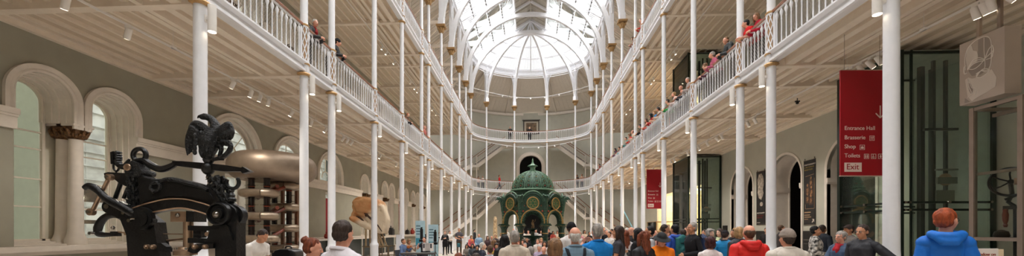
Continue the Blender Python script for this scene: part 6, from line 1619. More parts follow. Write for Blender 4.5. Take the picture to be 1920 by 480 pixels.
t16 = sq('dark haired man in a blue jacket carrying a teal rucksack', 1264, 420, 9.3, 204, body(vox=MV, wide=1.05), top='jacket', tc=(46, 84, 178), hair='short', hc='black', skin='tan', hood=(46, 84, 178))
t17 = sq('dark haired person carrying a black rucksack between two taller men', 1281, 429, 9.8, 150, stf, top='shirt', tc=(70, 46, 48), hair='short', hc='dark', skin='tan')
t18 = sq('tall grey haired man in a black top with a navy rucksack, facing left', 1297, 416, 8.6, 280, body(('hands', 'hands'), vox=.011), top='shirt', tc=(32, 32, 36), hair='short', hc='grey', skin='tan', bc=(176, 162, 142), eyes=True)
sq('grey haired woman facing the camera behind the burgundy haired woman', 1332, 428, 9.6, 20, body(('hands', 'hands'), vox=MV, fem=1), top='jacket', tc=(52, 48, 52), hair='bob', hc='grey', eyes=True)
sq('woman with short burgundy hair and white top seen from behind', 1331, 443, 6.6, 178, body(('hands', 'hands'), vox=.011, fem=1), top='sweater', tc=(226, 218, 216), hair='bob', hc='burgundy', fine=True)
sq('woman in a black coat with a pale green scarf', 1349, 428, 11., 300, body(('folded', 'folded'), vox=MV, fem=1), top='coat', tc=(34, 32, 34), hair='long', hc='dark', scarf=(196, 204, 160), eyes=True)
sq('person in a bright blue jacket and dark cap looking down', 1360, 431, 9., 140, body(('hands', 'hands'), vox=.011, hp=20), top='jacket', tc=(28, 132, 190), hair='cap', hc=(40, 36, 38), collar=(60, 60, 64))
sq('blond woman in a dark jacket, left of the red jacket man', 1384, 425, 8., 192, body(('hands', 'hands'), vox=.011, fem=1), top='jacket', tc=(48, 46, 52), hair='bob', hc='blond', fine=True)
sq('balding man in a red jacket seen from behind', 1404, 420, 5.8, 172, body(vox=FV, wide=1.12), top='jacket', tc=(222, 40, 34), hair='bald', hc='brown', skin='pink', hood=(214, 36, 32), collar=(236, 190, 182), fine=True)
sq('man in a cream jacket and grey knitted cap seen from behind', 1475, 428, 5.0, 176, body(vox=FV, wide=1.14, hy=8), top='jacket', tc=(206, 196, 184), hair='beanie', hc=(146, 132, 122), skin='pink', collar=(200, 190, 178), fine=True)
sq('ruddy faced man standing in the dark arched doorway', 1466, 421.5, 14., 80, st_, top='jacket', tc=(54, 46, 44), hair='short', hc='brown', skin='pink')
sq('woman in a black and white patterned cardigan facing right', 1530, 423, 9.6, 62, body(('hands', 'hands'), vox=.011, fem=1), top='sweater', tc=(222, 216, 208), tk='pattern', hair='short', hc='black', skin='tan', eyes=True)
sq('person in a dark navy jacket behind the patterned cardigan woman', 1543, 421, 11.2, 110, st_, top='jacket', tc=(34, 40, 52), hair='short', hc='dark', skin='tan')
sq('curly grey haired woman in a denim jacket with a red scarf', 1576, 432.5, 7.4, 285, body(('reach', 'reach'), vox=FV, fem=1), top='jacket', tc=(64, 84, 112), hair='curly', hc='grey', scarf=(172, 34, 44), eyes=True, skin='pink', extras=('glasses',), fine=True)
sq('man in a grey sweater and cap behind the denim jacket woman', 1591, 420, 9.2, 270, st_, top='sweater', tc=(132, 124, 118), hair='cap', hc=(70, 58, 54), skin='tan')
sq('man in a dark jacket and glasses, hand on hip, right of the denim jacket woman', 1616, 420, 6.7, 290, body(('akimbo', 'sit'), vox=FV, hp=6), top='jacket', tc=(38, 38, 44), hair='short', hc='dark', skin='tan', eyes=True, extras=('glasses',), collar=(150, 156, 172), fine=True)
sq('red haired person in a bright blue hooded jacket walking right', 1775, 389, 4.4, 146, body(vox=FV, legs='walk', hy=-38, wide=.82), top='jacket', tc=(18, 104, 196), hair='short', hc='red', skin='pink', hood=(22, 110, 204), extras=('glasses',), eyes=True, fine=True)
# rucksacks worn by people in the crowd
def rucksack(p, label, rgb, s=1.):
    h = p.rotation_euler.z; back = Vector((-math.sin(h), math.cos(h), 0)); k = p.scale.x
    t = thing('rucksack', label, 'rucksack', p.location+back*.215*k+Vector((0, 0, 1.02*k)), h)
    m = MB(); m.sph((0, .03, .22), (.16*s, .10, .26*s), 18, 12); m.box((0, .02, .2), (.27*s, .13, .42*s)); m.sph((0, .12, .12), (.12*s, .06, .12*s), 14, 10)
    c = mat('rucksack_%d_%d_%d' % rgb, rgb, .7, var=.15, bump=.3); obj('pack', remesh(m, .016, 'pack', None, 3, .5), None, t); setm(t.children[0], c)
    m = MB()
    for sg in (-1, 1): m.tube([(sg*.1, -.06, .4), (sg*.11, -.12, .46), (sg*.12, -.24, .45), (sg*.13, -.32, .33), (sg*.12, -.3, .16), (sg*.13, -.1, .04)], .018, 6)
    m.tube([(-.03, -.02, .46), (0, .0, .5), (.03, -.02, .46)], .01, 6); m.tube([(-.12, .1, .3), (0, .15, .32), (.12, .1, .3)], .008, 5); obj('straps', m, BLACKI, t)
rucksack(t13, 'dark red rucksack on the back of the grey T-shirt man', (120, 30, 40)); rucksack(t16, 'teal rucksack on the back of the blue jacket man', (24, 104, 104), 1.1)
rucksack(t17, 'black rucksack with grey straps between the teal and the navy ones', (36, 34, 36)); rucksack(t18, 'navy blue rucksack on the back of the tall grey haired man', (36, 52, 88), 1.1)
# camera held by the blue polo man
# ---------------------------------------------------------------- seating
ch = None
SEATM = mat('chair_plastic', (70, 72, 76), .5)
def chair(loc, rz, s, label):
    global ch
    if ch is None:
        t = thing('stacking_chair', label, 'chair', loc, rz, 'audience chairs')
        m = MB(); m.box((0, 0, .43), (.42, .42, .03)); obj('seat', m, SEATM, t); m = MB(); m.box((0, .22, .68), (.42, .025, .3), (-.12, 0, 0)); obj('backrest', m, SEATM, t)
        for a in (-.18, .18):
            for b in (-.17, .19): m = MB(); m.cyl((a, b, 0), (a, b, .43 if b < 0 else .62), .012, n=8); obj('leg', m, STEEL, t)
        ch = t
    else: t = dup(ch, loc, rz, label)
    t.scale = (s, s, s); return t
def seat(label, px, crown, d, h, B, seatlab=None, **k):
    t = sq(label, px, crown, d, h, B, **k); s = t.scale.x
    if B['legs'] == 'sit': chair(t.location.copy(), math.radians(h), s, seatlab or ('grey chair under the '+label)[:])
    return t
sit = body(('sit', 'sit'), 'sit', lean=4, vox=MV); sitf = body(('sit', 'sit'), 'sit', lean=6, vox=MV, fem=1)
flo = body(('sit', 'sit'), 'floor', lean=10, vox=.015, fem=1)
GC = 'grey chair of the '
seat('seated man in a blue checked shirt facing right, leftmost musician', 757, 447, 16.6, 75, body(('violin', 'reach'), 'sit', lean=8, vox=MV), GC+'checked shirt musician', top='shirt', tc=(96, 116, 150), tk='check', hair='short', hc='brown', skin='tan')
tv = seat('seated violinist with light brown hair beside the blue checked shirt man', 767, 448, 17.2, 50, body(('violin', 'violin'), 'sit', lean=4, vox=MV, fem=1, hp=10), GC+'violinist', top='shirt', tc=(176, 150, 128), hair='bob', hc='lightbrown', skin='tan')
ta = seat('seated man in a black T-shirt playing a white accordion', 795.5, 444, 18., -8, body(('violin', 'violin'), 'sit', vox=MV), GC+'accordion player', top='tee', tc=(34, 34, 40), hair='short', hc='dark', skin='pink', eyes=True)
p = at(766, 463, 16.75)
t = thing('violin', 'orange brown violin held by the seated violinist', 'violin', p, .9)
m = MB(); m.sph((0, 0, 0), (.10, .03, .075), 14, 8); m.sph((.13, 0, .01), (.08, .028, .06), 14, 8); obj('violin_body', remesh(m, .012, 'violin_body', mat('violin_varnish', (186, 104, 48), .3, var=.2), 2), None, t); m = MB(); m.bar((.1, -.03, .01), (.36, -.03, .05), .025, .02); m.sph((.38, -.03, .06), .02); obj('neck', m, BLACKI, t); m = MB(); m.bar((-.1, -.05, .25), (.12, -.05, -.12), .008, .008); obj('bow', m, BRASS, t)
p = at(803, 463, 17.45)
t = thing('accordion', 'white accordion held by the seated man in black', 'accordion', p, -.1)
wm = mat('pearl_white', (232, 226, 222), .25, var=.06, scale=20); m = MB(); m.box((-.17, 0, 0), (.1, .2, .38)); m.box((.17, 0, 0), (.1, .2, .38)); obj('casing', m, wm, t)
m = MB()
for i in range(9): m.box((-.11+i*.0275, 0, 0), (.012, .19 if i % 2 else .16, .36 if i % 2 else .33))
m.box((0, 0, 0), (.22, .14, .3)); obj('bellows', m, mat('bellows', (196, 190, 186), .6), t, smooth=0)
m = MB()
for i in range(12): m.box((-.225, -.04, -.16+i*.029), (.02, .1, .024))
obj('keyboard', m, WHITE, t, smooth=0); m = MB(); m.box((-.17, -.102, .05), (.07, .006, .2)); m.box((.17, -.102, .05), (.07, .006, .2)); obj('grille', m, mat('grille_dark', (70, 70, 74), .4, .4), t, smooth=0)
sq('woman in a black jacket and short black skirt, arms folded', 834.5, 433, 25.7, 10, body(('folded', 'folded'), vox=MV, fem=1), top='jacket', tc=(26, 24, 26), bot='skirt', bc=(28, 26, 28), hair='ponytail', hc='auburn', eyes=True)
sq('dark haired person in a white top and black trousers beside the woman in black', 843.5, 432.5, 27.2, 35, body(('hands', 'hands'), vox=MV, fem=1), top='shirt', tc=(226, 220, 214), bc=(30, 28, 30), hair='short', hc='dark')
sq('tall man in a dark patterned T-shirt and brown trousers standing before the left stairs', 861, 427.5, 25.7, 15, body(('folded', 'hands'), vox=MV), top='tee', tc=(84, 80, 86), tk='check', bc=(98, 80, 66), hair='short', hc='brown', skin='tan')
p = at(860, 458, 25.35)
t = thing('shoulder_bag', 'teal bag held by the tall man in the patterned T-shirt', 'bag', p, .2); m = MB(); m.box((0, 0, -.06), (.2, .08, .26)); obj('pouch', remesh(m, .02, 'pouch', mat('teal_cloth', (48, 104, 116), .8), 3), None, t); m = MB(); m.tube([(-.09, 0, .06), (-.05, 0, .25), (.05, 0, .25), (.09, 0, .06)], .01, 5); obj('strap', m, BLACKI, t)
seat('seated woman in pink and orange with fair hair, left of the light blue shirt man', 884, 441, 26.5, 40, sitf, GC+'woman in pink and orange', top='shirt', tc=(222, 112, 112), hair='bob', hc='lightbrown', scarf=(224, 140, 76))
seat('bald man in a light blue shirt behind the women on the floor', 898, 438, 27.5, 15, body(('sit', 'sit'), 'sit', lean=2, vox=MV, wide=1.1), GC+'light blue shirt man', top='shirt', tc=(150, 180, 208), hair='bald', hc='brown', skin='pink')
sq('dark haired woman sitting on the floor, leftmost of three', 875, 458, 22.6, 20, flo, top='shirt', tc=(150, 140, 132), hair='long', hc='dark', skin='tan')
sq('dark haired woman in a grey top sitting on the floor, middle of three', 886, 457, 21.7, 10, flo, top='sweater', tc=(86, 92, 98), hair='long', hc='black', skin='tan')
sq('person in black sitting on the floor, rightmost of three', 894.5, 461, 21, 25, flo, top='sweater', tc=(38, 38, 42), hair='short', hc='dark', skin='tan')
seat('white haired man in a navy jacket facing right', 906, 454, 12., 100, sit, GC+'white haired man in navy', top='jacket', tc=(40, 46, 64), hair='short', hc='white')
seat('brown haired person in a pale grey sweater seen from behind', 919, 459, 9.6, 190, sitf, GC+'pale grey sweater person', top='sweater', tc=(176, 178, 184), hair='short', hc='brown')
seat('woman with straight light brown hair and pink sleeves seen from behind', 926, 449, 14.6, 200, sitf, GC+'woman with pink sleeves', top='sweater', tc=(206, 92, 130), hair='long', hc='lightbrown')
seat('dark haired person in black by the pavilion edge', 933, 449, 15.6, 170, sit, GC+'person in black by the pavilion', top='jacket', tc=(32, 32, 36), hair='short', hc='dark')
seat('brown haired head low in the front row, left of two', 860, 473, 7.1, 182, sit, GC+'front row head on the left', top='shirt', tc=(90, 80, 80), hair='short', hc='auburn', fine=True)
seat('dark haired head low in the front row, right of two', 893, 473.5, 6.6, 176, sitf, GC+'front row head on the right', top='shirt', tc=(60, 56, 62), hair='short', hc='dark', fine=True)
seat('grey haired person in a blue shirt sitting in front of the pavilion', 995, 461.5, 8.6, 180, sit, GC+'grey haired person in front of the pavilion', top='shirt', tc=(120, 130, 160), hair='short', hc='grey', fine=True)
sq('bald man standing beyond the seated row, left of the pale stone post', 922, 443, 24., 30, body(vox=.015), top='shirt', tc=(170, 150, 140), hair='bald', hc='brown', skin='pink') if False else seat('bald man in a tan shirt seated left of the pale stone post', 922, 442, 26.2, 30, sit, GC+'bald man by the stone post', top='shirt', tc=(170, 150, 140), hair='bald', hc='brown', skin='pink')
seat('brown haired woman in a dark top seated left of the bald man in tan', 914.5, 442, 25., 30, sitf, GC+'brown haired woman in a dark top', top='shirt', tc=(96, 74, 76), hair='long', hc='brown')
seat('brown haired man in a dark shirt seated beside the pale stone post', 929, 440, 27.5, 0, sit, GC+'man beside the stone post', top='shirt', tc=(70, 64, 70), hair='short', hc='brown', skin='tan')
sq('person in dark clothes walking by the foot of the left stairs', 890, 430, 36., 90, body(vox=LV, legs='walk'), top='jacket', tc=(44, 42, 44), hair='short', hc='dark')
# ---------------------------------------------------------------- audience seen through the pavilion and beyond
stl, stlf = body(('hands', 'hands'), vox=LV), body(('folded', 'folded'), vox=LV, fem=1)
sil, silf = body(('sit', 'sit'), 'sit', vox=LV), body(('sit', 'sit'), 'sit', lean=5, vox=LV, fem=1)
A = [ # label, px, top, d, stand?, hair, colour, top colour, skin, female
 ('man in a white shirt through the left arch of the pavilion', 950, 429, 31, 1, 'short', 'grey', (222, 216, 210), 'pink', 0),
 ('ruddy faced man in dark clothes through the left arch of the pavilion', 962.5, 428, 33, 1, 'bald', 'brown', (70, 62, 62), 'pink', 0),
 ('brown haired woman in white seen through the middle arch of the pavilion, leftmost', 981, 431, 28.5, 1, 'bob', 'brown', (226, 216, 208), 'pink', 1),
 ('fair haired person in a pale shirt through the middle arch of the pavilion', 990.5, 432, 29.5, 1, 'short', 'lightbrown', (206, 186, 170), 'pink', 0),
 ('grey haired man in a grey shirt through the middle arch of the pavilion', 1005, 430, 30.5, 1, 'short', 'grey', (176, 178, 178), 'pink', 0),
 ('person in a white blouse beside the right pillar of the middle pavilion arch', 1014.5, 432, 29.2, 1, 'short', 'dark', (224, 214, 206), 'tan', 1),
 ('dark haired man in black through the right arch of the pavilion', 1029, 429, 29.5, 1, 'short', 'dark', (36, 34, 36), 'pink', 0),
 ('dark haired woman with a red top through the right arch of the pavilion', 1037, 433, 28.4, 1, 'long', 'dark', (168, 70, 58), 'tan', 1),
 ('brown haired woman in cream through the right arch of the pavilion', 1045, 432.5, 29, 1, 'bob', 'brown', (222, 200, 178), 'pink', 1),
 ('seated woman with brown hair low in the middle arch of the pavilion', 980, 449, 18.6, 0, 'bob', 'brown', (120, 92, 82), 'pink', 1),
 ('seated dark haired man low in the middle arch of the pavilion', 988, 445, 20., 0, 'short', 'black', (40, 38, 40), 'tan', 0),
 ('seated fair haired person in white beside the pavilion basin', 1008, 448, 18.2, 0, 'short', 'lightbrown', (226, 216, 208), 'pink', 0),
 ('seated woman in pale pink right of the pavilion basin', 1015, 446, 19.4, 0, 'bob', 'blond', (226, 176, 166), 'pink', 1),
 ('dark haired woman in a cream top standing right of the pavilion', 1096, 431, 26, 1, 'long', 'dark', (214, 190, 168), 'tan', 1),
 ('dark haired woman in black standing right of the pavilion', 1105.5, 434, 24.5, 1, 'ponytail', 'black', (34, 32, 36), 'tan', 1),
 ('grey haired man in a black jacket behind the blue polo man', 1137, 430, 19.5, 1, 'short', 'grey', (32, 30, 32), 'pink', 0),
 ('brown haired man at the foot of the right stairs', 1132.5, 426, 27.5, 1, 'short', 'brown', (150, 120, 104), 'pink', 0),
 ('dark haired person in pale pink behind the charcoal top woman', 1146.5, 429, 21, 1, 'short', 'dark', (226, 190, 178), 'tan', 1),
 ('white haired person in cream between the auburn woman and the bald man', 1175, 427, 16.5, 1, 'curly', 'white', (220, 206, 190), 'pink', 1),
 ('grey haired man in a pink shirt left of the orange T-shirt man', 1227.5, 431, 14.5, 1, 'bald', 'white', (214, 170, 160), 'pink', 0),
 ('blond woman in tan just left of the dark hat', 1233.5, 431.5, 15.5, 1, 'bob', 'blond', (196, 160, 130), 'pink', 1),
 ('brown haired woman between the dark hat and the blue jacket', 1254, 431, 12.5, 1, 'bob', 'brown', (120, 70, 60), 'pink', 1),
 ('brown haired man peering out behind the tall grey haired man', 1287.5, 425, 13., 1, 'short', 'brown', (90, 70, 66), 'pink', 0),
 ('dark haired man right of the navy rucksack', 1321, 430, 12.4, 1, 'short', 'dark', (70, 62, 66), 'tan', 0),
 ('dark haired person between the blue and the dark jackets', 1374, 430, 12.6, 1, 'short', 'black', (40, 40, 46), 'tan', 0),
 ('dark haired person in shadow beside the wall left of the cream jacket man', 1437, 426.5, 16., 1, 'short', 'dark', (40, 36, 36), 'tan', 0),
 ('fair haired woman in white left of the pavilion', 940, 436, 28.8, 0, 'bob', 'blond', (220, 212, 206), 'pink', 1),
 ('grey haired woman in red seated beside the pavilion left pillar', 971, 439, 27.5, 0, 'curly', 'grey', (170, 60, 60), 'pink', 1),
 ('man with glasses and a blue shirt seated right of the pavilion', 1063.5, 439, 27., 0, 'short', 'brown', (110, 134, 170), 'pink', 0),
 ('bald man in white standing near the right stairs', 1127, 433, 30, 1, 'bald', 'brown', (220, 212, 206), 'pink', 0),
 ('seated grey haired man in a dark jacket just right of the beige jacket man', 984, 455, 14.2, 0, 'short', 'grey', (52, 52, 58), 'pink', 0),
 ('seated woman in coral before the left pillar of the middle pavilion arch', 972, 451, 16.4, 0, 'bob', 'auburn', (206, 96, 84), 'pink', 1),
 ('seated dark haired woman in white before the right pillar of the middle pavilion arch', 1021, 452, 15.8, 0, 'long', 'dark', (222, 214, 208), 'tan', 1),
 ('seated white haired woman in lilac right of the pavilion basin', 1011, 458, 12.4, 0, 'curly', 'white', (186, 170, 196), 'pink', 1),
 ('seated bald man in charcoal low between the basin and the bob haired woman', 1019.5, 461, 11., 0, 'bald', 'grey', (70, 70, 74), 'pink', 0),
 ('seated man in navy with brown hair through the right pavilion arch', 1034, 446, 19.2, 0, 'short', 'brown', (42, 50, 72), 'pink', 0),
 ('seated blond woman in mint through the right pavilion arch', 1047, 444.5, 20.4, 0, 'bob', 'blond', (168, 206, 186), 'pink', 1),
 ('seated woman in mustard left of the pavilion left pillar', 931, 455, 12.8, 0, 'bob', 'dark', (196, 156, 70), 'tan', 1),
 ('dark haired man in white between the blue polo man and the charcoal top woman', 1142, 434, 15.2, 1, 'short', 'dark', (224, 218, 214), 'tan', 0),
 ('grey haired woman in pink standing left of the blue polo man', 1088, 434, 22.5, 1, 'bob', 'grey', (220, 150, 160), 'pink', 1),
]
for lab, px, top, d, stnd, hr, hcx, tc_, sk_, fm in A:
    if stnd: sq(lab, px, top, d, random.uniform(-25, 25) if px < 1140 else random.uniform(-95, -40), stlf if fm else stl, top='shirt', tc=tc_, hair=hr, hc=hcx, skin=sk_)
    else: seat(lab, px, top, d, random.uniform(-20, 20), silf if fm else sil, 'chair of '+lab.replace('seated ', ''), top='shirt', tc=tc_, hair=hr, hc=hcx, skin=sk_)
# ---------------------------------------------------------------- people on the galleries
ral = [body(('rail', 'rail'), lean=26, hp=10, vox=.014, hy=a) for a in (-25, 25)]; ralf = [body(('rail', 'rail'), lean=26, hp=12, vox=.014, fem=1, hy=a) for a in (-25, 25)]
def onrail(label, px, crown, B, sd, lv, h=None, X=6.42, s0=None, **k):
    X = sd*X; d = abs(X)*F/abs(px-VX)
    y = (d+X*ST)/CT; deck = Z1+lv*DZ
    h = (-90 if sd > 0 else 90)+(h or 0)
    z = CAMZ+(HY-crown)*d/F; s = (z-deck)/(B['top']+.015)
    if s < .86 or s > 1.12: print('RAIL %.2f %s' % (s, label)); s = min(max(s, .7), 1.12)
    hr = math.radians(h); o = Vector((B['hc'].x, B['hc'].y, 0))*s
    off = Vector((o.x*math.cos(hr)-o.y*math.sin(hr), o.x*math.sin(hr)+o.y*math.cos(hr), 0))
    return person(label, Vector((X, y, deck))-off, h, s, B, **k)
LG = [
 ('white haired man in dark jacket and red scarf on the left lower gallery rail', 592, 36, ral[0], -1, 0, dict(top='jacket', tc=(48, 46, 46), hair='short', hc='white', skin='pink', scarf=(150, 40, 40), eyes=True)),
 ('person in a black beanie leaning over the left lower gallery rail', 634, 72.5, ral[1], -1, 0, dict(top='jacket', tc=(36, 34, 36), hair='beanie', hc=(30, 28, 30), skin='pink', eyes=True)),
 ('red haired person in black far along the left lower gallery rail', 765.5, 212, ralf[0], -1, 0, dict(top='jacket', tc=(30, 28, 30), hair='short', hc='red')),
 ('bald man in a pinkish red shirt farther along the left lower gallery rail', 796, 235, body(('hands', 'hands'), vox=LV), -1, 0, dict(top='shirt', tc=(206, 120, 112), hair='bald', hc='brown', skin='pink', X=6.62)),
 ('long haired woman in a crimson top and glasses, uppermost on the right rail', 1417, 24, ralf[1], 1, 0, dict(top='shirt', tc=(184, 30, 52), hair='long', hc='lightbrown', extras=('glasses',), skin='pink')),
 ('dark haired man in a red T-shirt leaning on the right lower gallery rail', 1397, 37.5, ral[0], 1, 0, dict(top='tee', tc=(216, 30, 34), hair='short', hc='black', skin='pink')),
 ('close cropped man in a black and grey jacket bending over the right lower gallery rail', 1360, 69, ral[1], 1, 0, dict(top='jacket', tc=(44, 48, 50), hair='short', hc='lightbrown', skin='pink', hood=(110, 112, 114))),
 ('grey haired man in a pink shirt on the right lower gallery rail', 1334, 97, ral[0], 1, 0, dict(top='shirt', tc=(188, 96, 120), hair='short', hc='grey', skin='pink')),
 ('girl with brown hair and plum top beside the pink shirt man', 1321, 118.5, ralf[0], 1, 0, dict(top='shirt', tc=(92, 52, 66), hair='long', hc='lightbrown')),
 ('grey haired woman in a grey plaid coat leaning over the right rail', 1288.5, 145, ralf[1], 1, 0, dict(top='coat', tc=(172, 160, 154), tk='check', hair='short', hc='grey', skin='pink')),
 ('bald man in a dark top between the plaid coat and the white blouse', 1276, 160, ral[1], 1, 0, dict(top='shirt', tc=(60, 60, 68), hair='bald', hc='grey', skin='pink')),
 ('short haired blond woman in a white blouse on the right rail', 1262.5, 172.5, ralf[0], 1, 0, dict(top='shirt', tc=(226, 206, 200), hair='short', hc='blond', skin='pink')),
 ('person in a bright green top half behind a right hand column', 1250.5, 186, ralf[0], 1, 0, dict(top='shirt', tc=(52, 156, 78), hair='short', hc='dark')),
 ('dark haired adult in a cream sleeve at the right rail, last before the column', 1233, 201, ral[0], 1, 0, dict(top='shirt', tc=(214, 196, 180), hair='short', hc='black', skin='tan')),
 ('blond child in a blue top at the right rail', 1226.5, 207, ralf[1], 1, 0, dict(top='tee', tc=(60, 130, 190), hair='bob', hc='blond')),
 ('dark haired woman in a red top at the right rail', 1219.5, 213, ralf[0], 1, 0, dict(top='shirt', tc=(186, 40, 44), hair='long', hc='black')),
 ('brown haired woman in a coral top at the right rail', 1211, 222, ralf[1], 1, 0, dict(top='shirt', tc=(204, 92, 80), hair='long', hc='brown')),
 ('person in black beside the column pair at the right rail', 1199.5, 233, ralf[0], 1, 0, dict(top='shirt', tc=(30, 28, 32), hair='short', hc='black')),
 ('bald man in cream beyond the right column pair', 1185.5, 244, ral[0], 1, 0, dict(top='shirt', tc=(222, 196, 176), hair='bald', hc='brown', skin='pink')),
 ('fair haired woman in red beyond the right column pair', 1180, 250, ralf[0], 1, 0, dict(top='shirt', tc=(196, 70, 62), hair='bob', hc='lightbrown')),
 ('dark haired woman in teal beyond the right column pair', 1173, 257, ralf[1], 1, 0, dict(top='shirt', tc=(70, 140, 140), hair='short', hc='dark')),
 ('person in pale blue with arms over the far right rail', 1160.5, 275, ralf[0], 1, 0, dict(top='shirt', tc=(150, 194, 204), hair='short', hc='black')),
 ('dark haired person in purple at the far right rail', 1153, 278, ralf[1], 1, 0, dict(top='shirt', tc=(96, 60, 92), hair='long', hc='black')),
 ('person in a maroon top near the curved end of the right rail', 1123, 307, body(('rail', 'rail'), lean=26, vox=LV), 1, 0, dict(top='shirt', tc=(120, 44, 50), hair='short', hc='dark')),
 ('person in brown looking down from the right upper gallery, farther of two', 1186, 69, ralf[0], 1, 1, dict(top='shirt', tc=(150, 110, 90), hair='long', hc='brown')),
 ('person in red looking down from the right upper gallery, nearer of two', 1201, 35, ralf[1], 1, 1, dict(top='shirt', tc=(190, 60, 50), hair='short', hc='brown')),
]
for lab, px, top, B, sd, lv, kw in LG: onrail(lab, px, top, B, sd, lv, **kw)
def apse(label, px, crown, d, lv, h, B, **k):
    p = at(px, crown, d); deck = Z1+lv*DZ; s = (p.z-deck)/(B['top']+.015)
    if s < .86 or s > 1.12: print('APSE %.2f %s' % (s, label)); s = min(max(s, .75), 1.12)
    return person(label, (p.x, p.y, deck), h, s, B, **k)
apse('man in a black suit standing at the rail of the far upper gallery', 956.5, 237, 46.5, 1, 0, body(('hands', 'hands'), vox=LV), top='jacket', tc=(24, 22, 24), bc=(24, 22, 24), hair='bald', hc='grey', skin='pink')
apse('person in black lifting a camera before the framed painting', 993, 236, 46.7, 1, 0, body(('photo', 'photo'), vox=LV), top='jacket', tc=(26, 24, 26), bc=(30, 28, 30), hair='short', hc='dark')
apse('person in a red top walking along the far lower gallery', 936.5, 328, 46.2, 0, 90, body(vox=LV, legs='walk'), top='shirt', tc=(196, 40, 44), hair='short', hc='brown', skin='tan')
apse('dark haired person at the far lower gallery rail, right of two', 1091, 326, 44.6, 0, -30, stlf, top='tee', tc=(196, 160, 140), hair='short', hc='dark', skin='tan')
apse('long haired person at the far lower gallery rail, left of two', 1082, 327.5, 44.8, 0, -30, stlf, top='shirt', tc=(80, 66, 62), hair='long', hc='dark', skin='tan')
apse('person in white at the left end of the far lower gallery', 905, 330, 44.8, 0, 30, stl, top='shirt', tc=(222, 214, 206), hair='short', hc='brown')
apse('person in pale pink at the left end of the far lower gallery', 897, 331, 44.6, 0, 30, stlf, top='shirt', tc=(222, 180, 170), hair='bob', hc='brown')
apse('person leaning by the upper gallery column at the far right', 1110.5, 211, 42.5, 1, -70, stlf, top='shirt', tc=(170, 120, 96), hair='long', hc='auburn')
# ---- pieces that are separate things to the eye become parts of their own
def split_parts(src, name):
    for o in [o for o in bpy.data.objects if o.type == 'MESH' and o.name.split('.')[0] == src]:
        me = o.data; n = len(me.vertices); par = list(range(n))
        def find(i):
            while par[i] != i: par[i] = par[par[i]]; i = par[i]
            return i
        for p in me.polygons:
            v = p.vertices
            for i in v[1:]: par[find(i)] = find(v[0])
        isl = {}
        for p in me.polygons: isl.setdefault(find(p.vertices[0]), []).append(tuple(p.vertices))
        if len(isl) < 2: o.name = name; continue
        for fs in isl.values():
            used = sorted({i for f in fs for i in f}); mp = {v: k for k, v in enumerate(used)}
            m2 = bpy.data.meshes.new(name); m2.from_pydata([me.vertices[i].co for i in used], [], [tuple(mp[i] for i in f) for f in fs]); m2.update(); m2.shade_smooth(); m2.set_sharp_from_angle(angle=math.radians(35))
            m2.materials.append(o.material_slots[0].material)
            q = bpy.data.objects.new(name, m2); COL.objects.link(q); q.parent = o.parent; q.location = o.location; q.rotation_euler = o.rotation_euler
        bpy.data.objects.remove(o)
for a_, b_ in (('hanging_wire', 'suspension_wire'), ('edge_rail', 'edging_rail'), ('link_bolts', 'link_bolt'), ('piston_bolts', 'piston_bolt'), ('brass_fittings', 'brass_fitting'), ('toggle_frame', 'toggle_plate'), ('casing', 'bellows_casing'), ('small_spots', 'small_spot'), ('eyes', 'eye'), ('irises', 'iris'), ('eyebrows', 'eyebrow'), ('glass_fixing', 'glass_bolt'), ('feet', 'foot')):
    split_parts(a_, b_)
# ---- details that belong to a part hang under that part
def nest(rootname, pairs):
    for r in [o for o in bpy.data.objects if o.parent is None and o.name.split('.')[0] == rootname]:
        by = {}
        for c in sorted(r.children, key=lambda o: o.name): by.setdefault(c.name.split('.')[0], []).append(c)
        for ch, pa in pairs:
            C_, P_ = by.get(ch, []), by.get(pa, [])
            if not C_ or not P_: continue
            if len(P_) != 1 and len(C_) != len(P_): continue
            for i, c in enumerate(C_):
                p = P_[0] if len(P_) == 1 else P_[i]; m_ = p.matrix_basis.inverted() @ c.matrix_basis
                c.parent = p; c.matrix_basis = m_
nest('spotlight', [('lens', 'can')]); nest('tube_light', [('lamp_face', 'tube_body')])
nest('printing_press', [('hub_bolt', 'hub'), ('disc_bolt', 'eccentric_disc'), ('piston_bolt', 'piston'), ('gilt_edging', 'arch_band'), ('serpent_relief', 'great_beam'), ('globe_stem', 'globe'), ('brass_bush', 'leaf_column'), ('link_bolt', 'linkage')])
nest('particle_accelerator', [('amber_band', 'insulator_column'), ('electrode_pins', 'insulator_column'), ('rod_ferrule', 'resistor_rod')])
nest('fountain_pavilion', [('pillar_band', 'pillar'), ('arch_fringe', 'arch_panel'), ('arch_moulding', 'arch_panel'), ('relief_beads', 'arch_panel'), ('red_rosette', 'arch_panel'), ('medallion', 'lunette'), ('medallion_rim', 'lunette'), ('dome_tracery', 'dome'), ('dome_bosses', 'dome'), ('dome_red_bosses', 'dome')])
nest('hanging_sign', [('lettering', 'panel'), ('exit_plate', 'panel'), ('exit_lettering', 'panel'), ('arrow', 'panel'), ('pictograms', 'panel')])
nest('poster', [('lettering', 'sheet'), ('picture', 'sheet'), ('picture_light', 'sheet'), ('small_print', 'sheet'), ('arrow', 'sheet')])
nest('light_box', [('face_patch', 'box'), ('face_ground', 'box'), ('face_line', 'box'), ('face_hollow', 'box')])
nest('whale_skull', [('hollow_shade', 'cranium')]); nest('glass_lift', [('pulley', 'counterweight')]); nest('hand_wheel', [('spokes', 'rim')])
for g_ in ('jacket', 'shirt', 't_shirt', 'sweater', 'coat'): nest('person', [('hood', g_), ('collar', g_)])
nest('pull_up_banner', [('teal_block', 'sheet'), ('print', 'sheet')]); nest('low_sign', [('lettering', 'panel')])
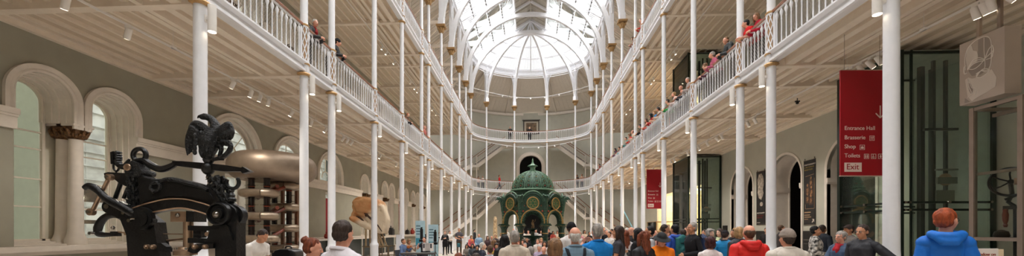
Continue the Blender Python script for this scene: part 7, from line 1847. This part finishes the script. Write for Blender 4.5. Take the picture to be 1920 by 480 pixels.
# ================================================================ LIGHT AND CAMERA
wd = bpy.data.worlds.new('overcast_sky'); SC.world = wd; wd.use_nodes = True
nt = wd.node_tree; bg = nt.nodes['Background']
bg.inputs['Color'].default_value = (1., 1., 1., 1); bg.inputs['Strength'].default_value = .54
sd_ = bpy.data.lights.new('overcast_sun', 'SUN'); sd_.energy = 14.5; sd_.angle = math.radians(130); sd_.color = (1., 1., 1.)
so = bpy.data.objects.new('overcast_sun', sd_); COL.objects.link(so); so.location = (0, 15, 40)
def lamp(name, loc, e, col, r=.25):
    l = bpy.data.lights.new(name, 'POINT'); l.energy = e; l.color = col; l.shadow_soft_size = r
    o = bpy.data.objects.new(name, l); COL.objects.link(o); o.location = loc
for k, y in enumerate((SHOP[0]+1.5, (SHOP[0]+SHOP[1])/2, SHOP[1]-1.5)): lamp('shop_lamp', (W+2., y, 4.3), 150, (1., .88, .68))
lamp('upper_shop_lamp', (W+1.5, (S1[0]+S1[1])/2, Z1+4.1), 170, (1., .8, .5))
def down(loc, e):
    l = bpy.data.lights.new('track_lamp', 'SPOT'); l.energy = e; l.color = (1., .93, .84); l.spot_size = math.radians(150); l.spot_blend = .6; l.shadow_soft_size = .07
    o = bpy.data.objects.new('track_lamp', l); COL.objects.link(o); o.location = loc
for sd, ks in ((-1, (0, 5, 6, 8, 10)), (1, (2, 3, 4, 6, 8, 10))):
    for k in ks: down((sd*8.0, bays[k], 5.45), 170)
for x, y in APC:
    v = Vector((-x, YD-y, 0)).normalized()*.9; down((x+v.x, y+v.y, 5.0), 120)
cd = bpy.data.cameras.new('camera'); cam = bpy.data.objects.new('camera', cd); COL.objects.link(cam)
cam.location = (0, 0, CAMZ); cam.rotation_euler = (PI/2, 0, TH)
cd.sensor_width = 36; cd.lens = F/1920*36; cd.shift_y = (HY-240)/1920; cd.clip_end = 300; cd.clip_start = .05
SC.camera = cam
SC.view_settings.view_transform = 'Standard'; SC.view_settings.look = 'None'; SC.view_settings.gamma = 1; SC.view_settings.use_curve_mapping = False
SC.view_settings.exposure = 0.8
SC.cycles.max_bounces = 10; SC.cycles.diffuse_bounces = 6; SC.cycles.transparent_max_bounces = 24; SC.cycles.glossy_bounces = 3
SC.cycles.use_denoising = True
SC.cycles.sample_clamp_indirect = 8
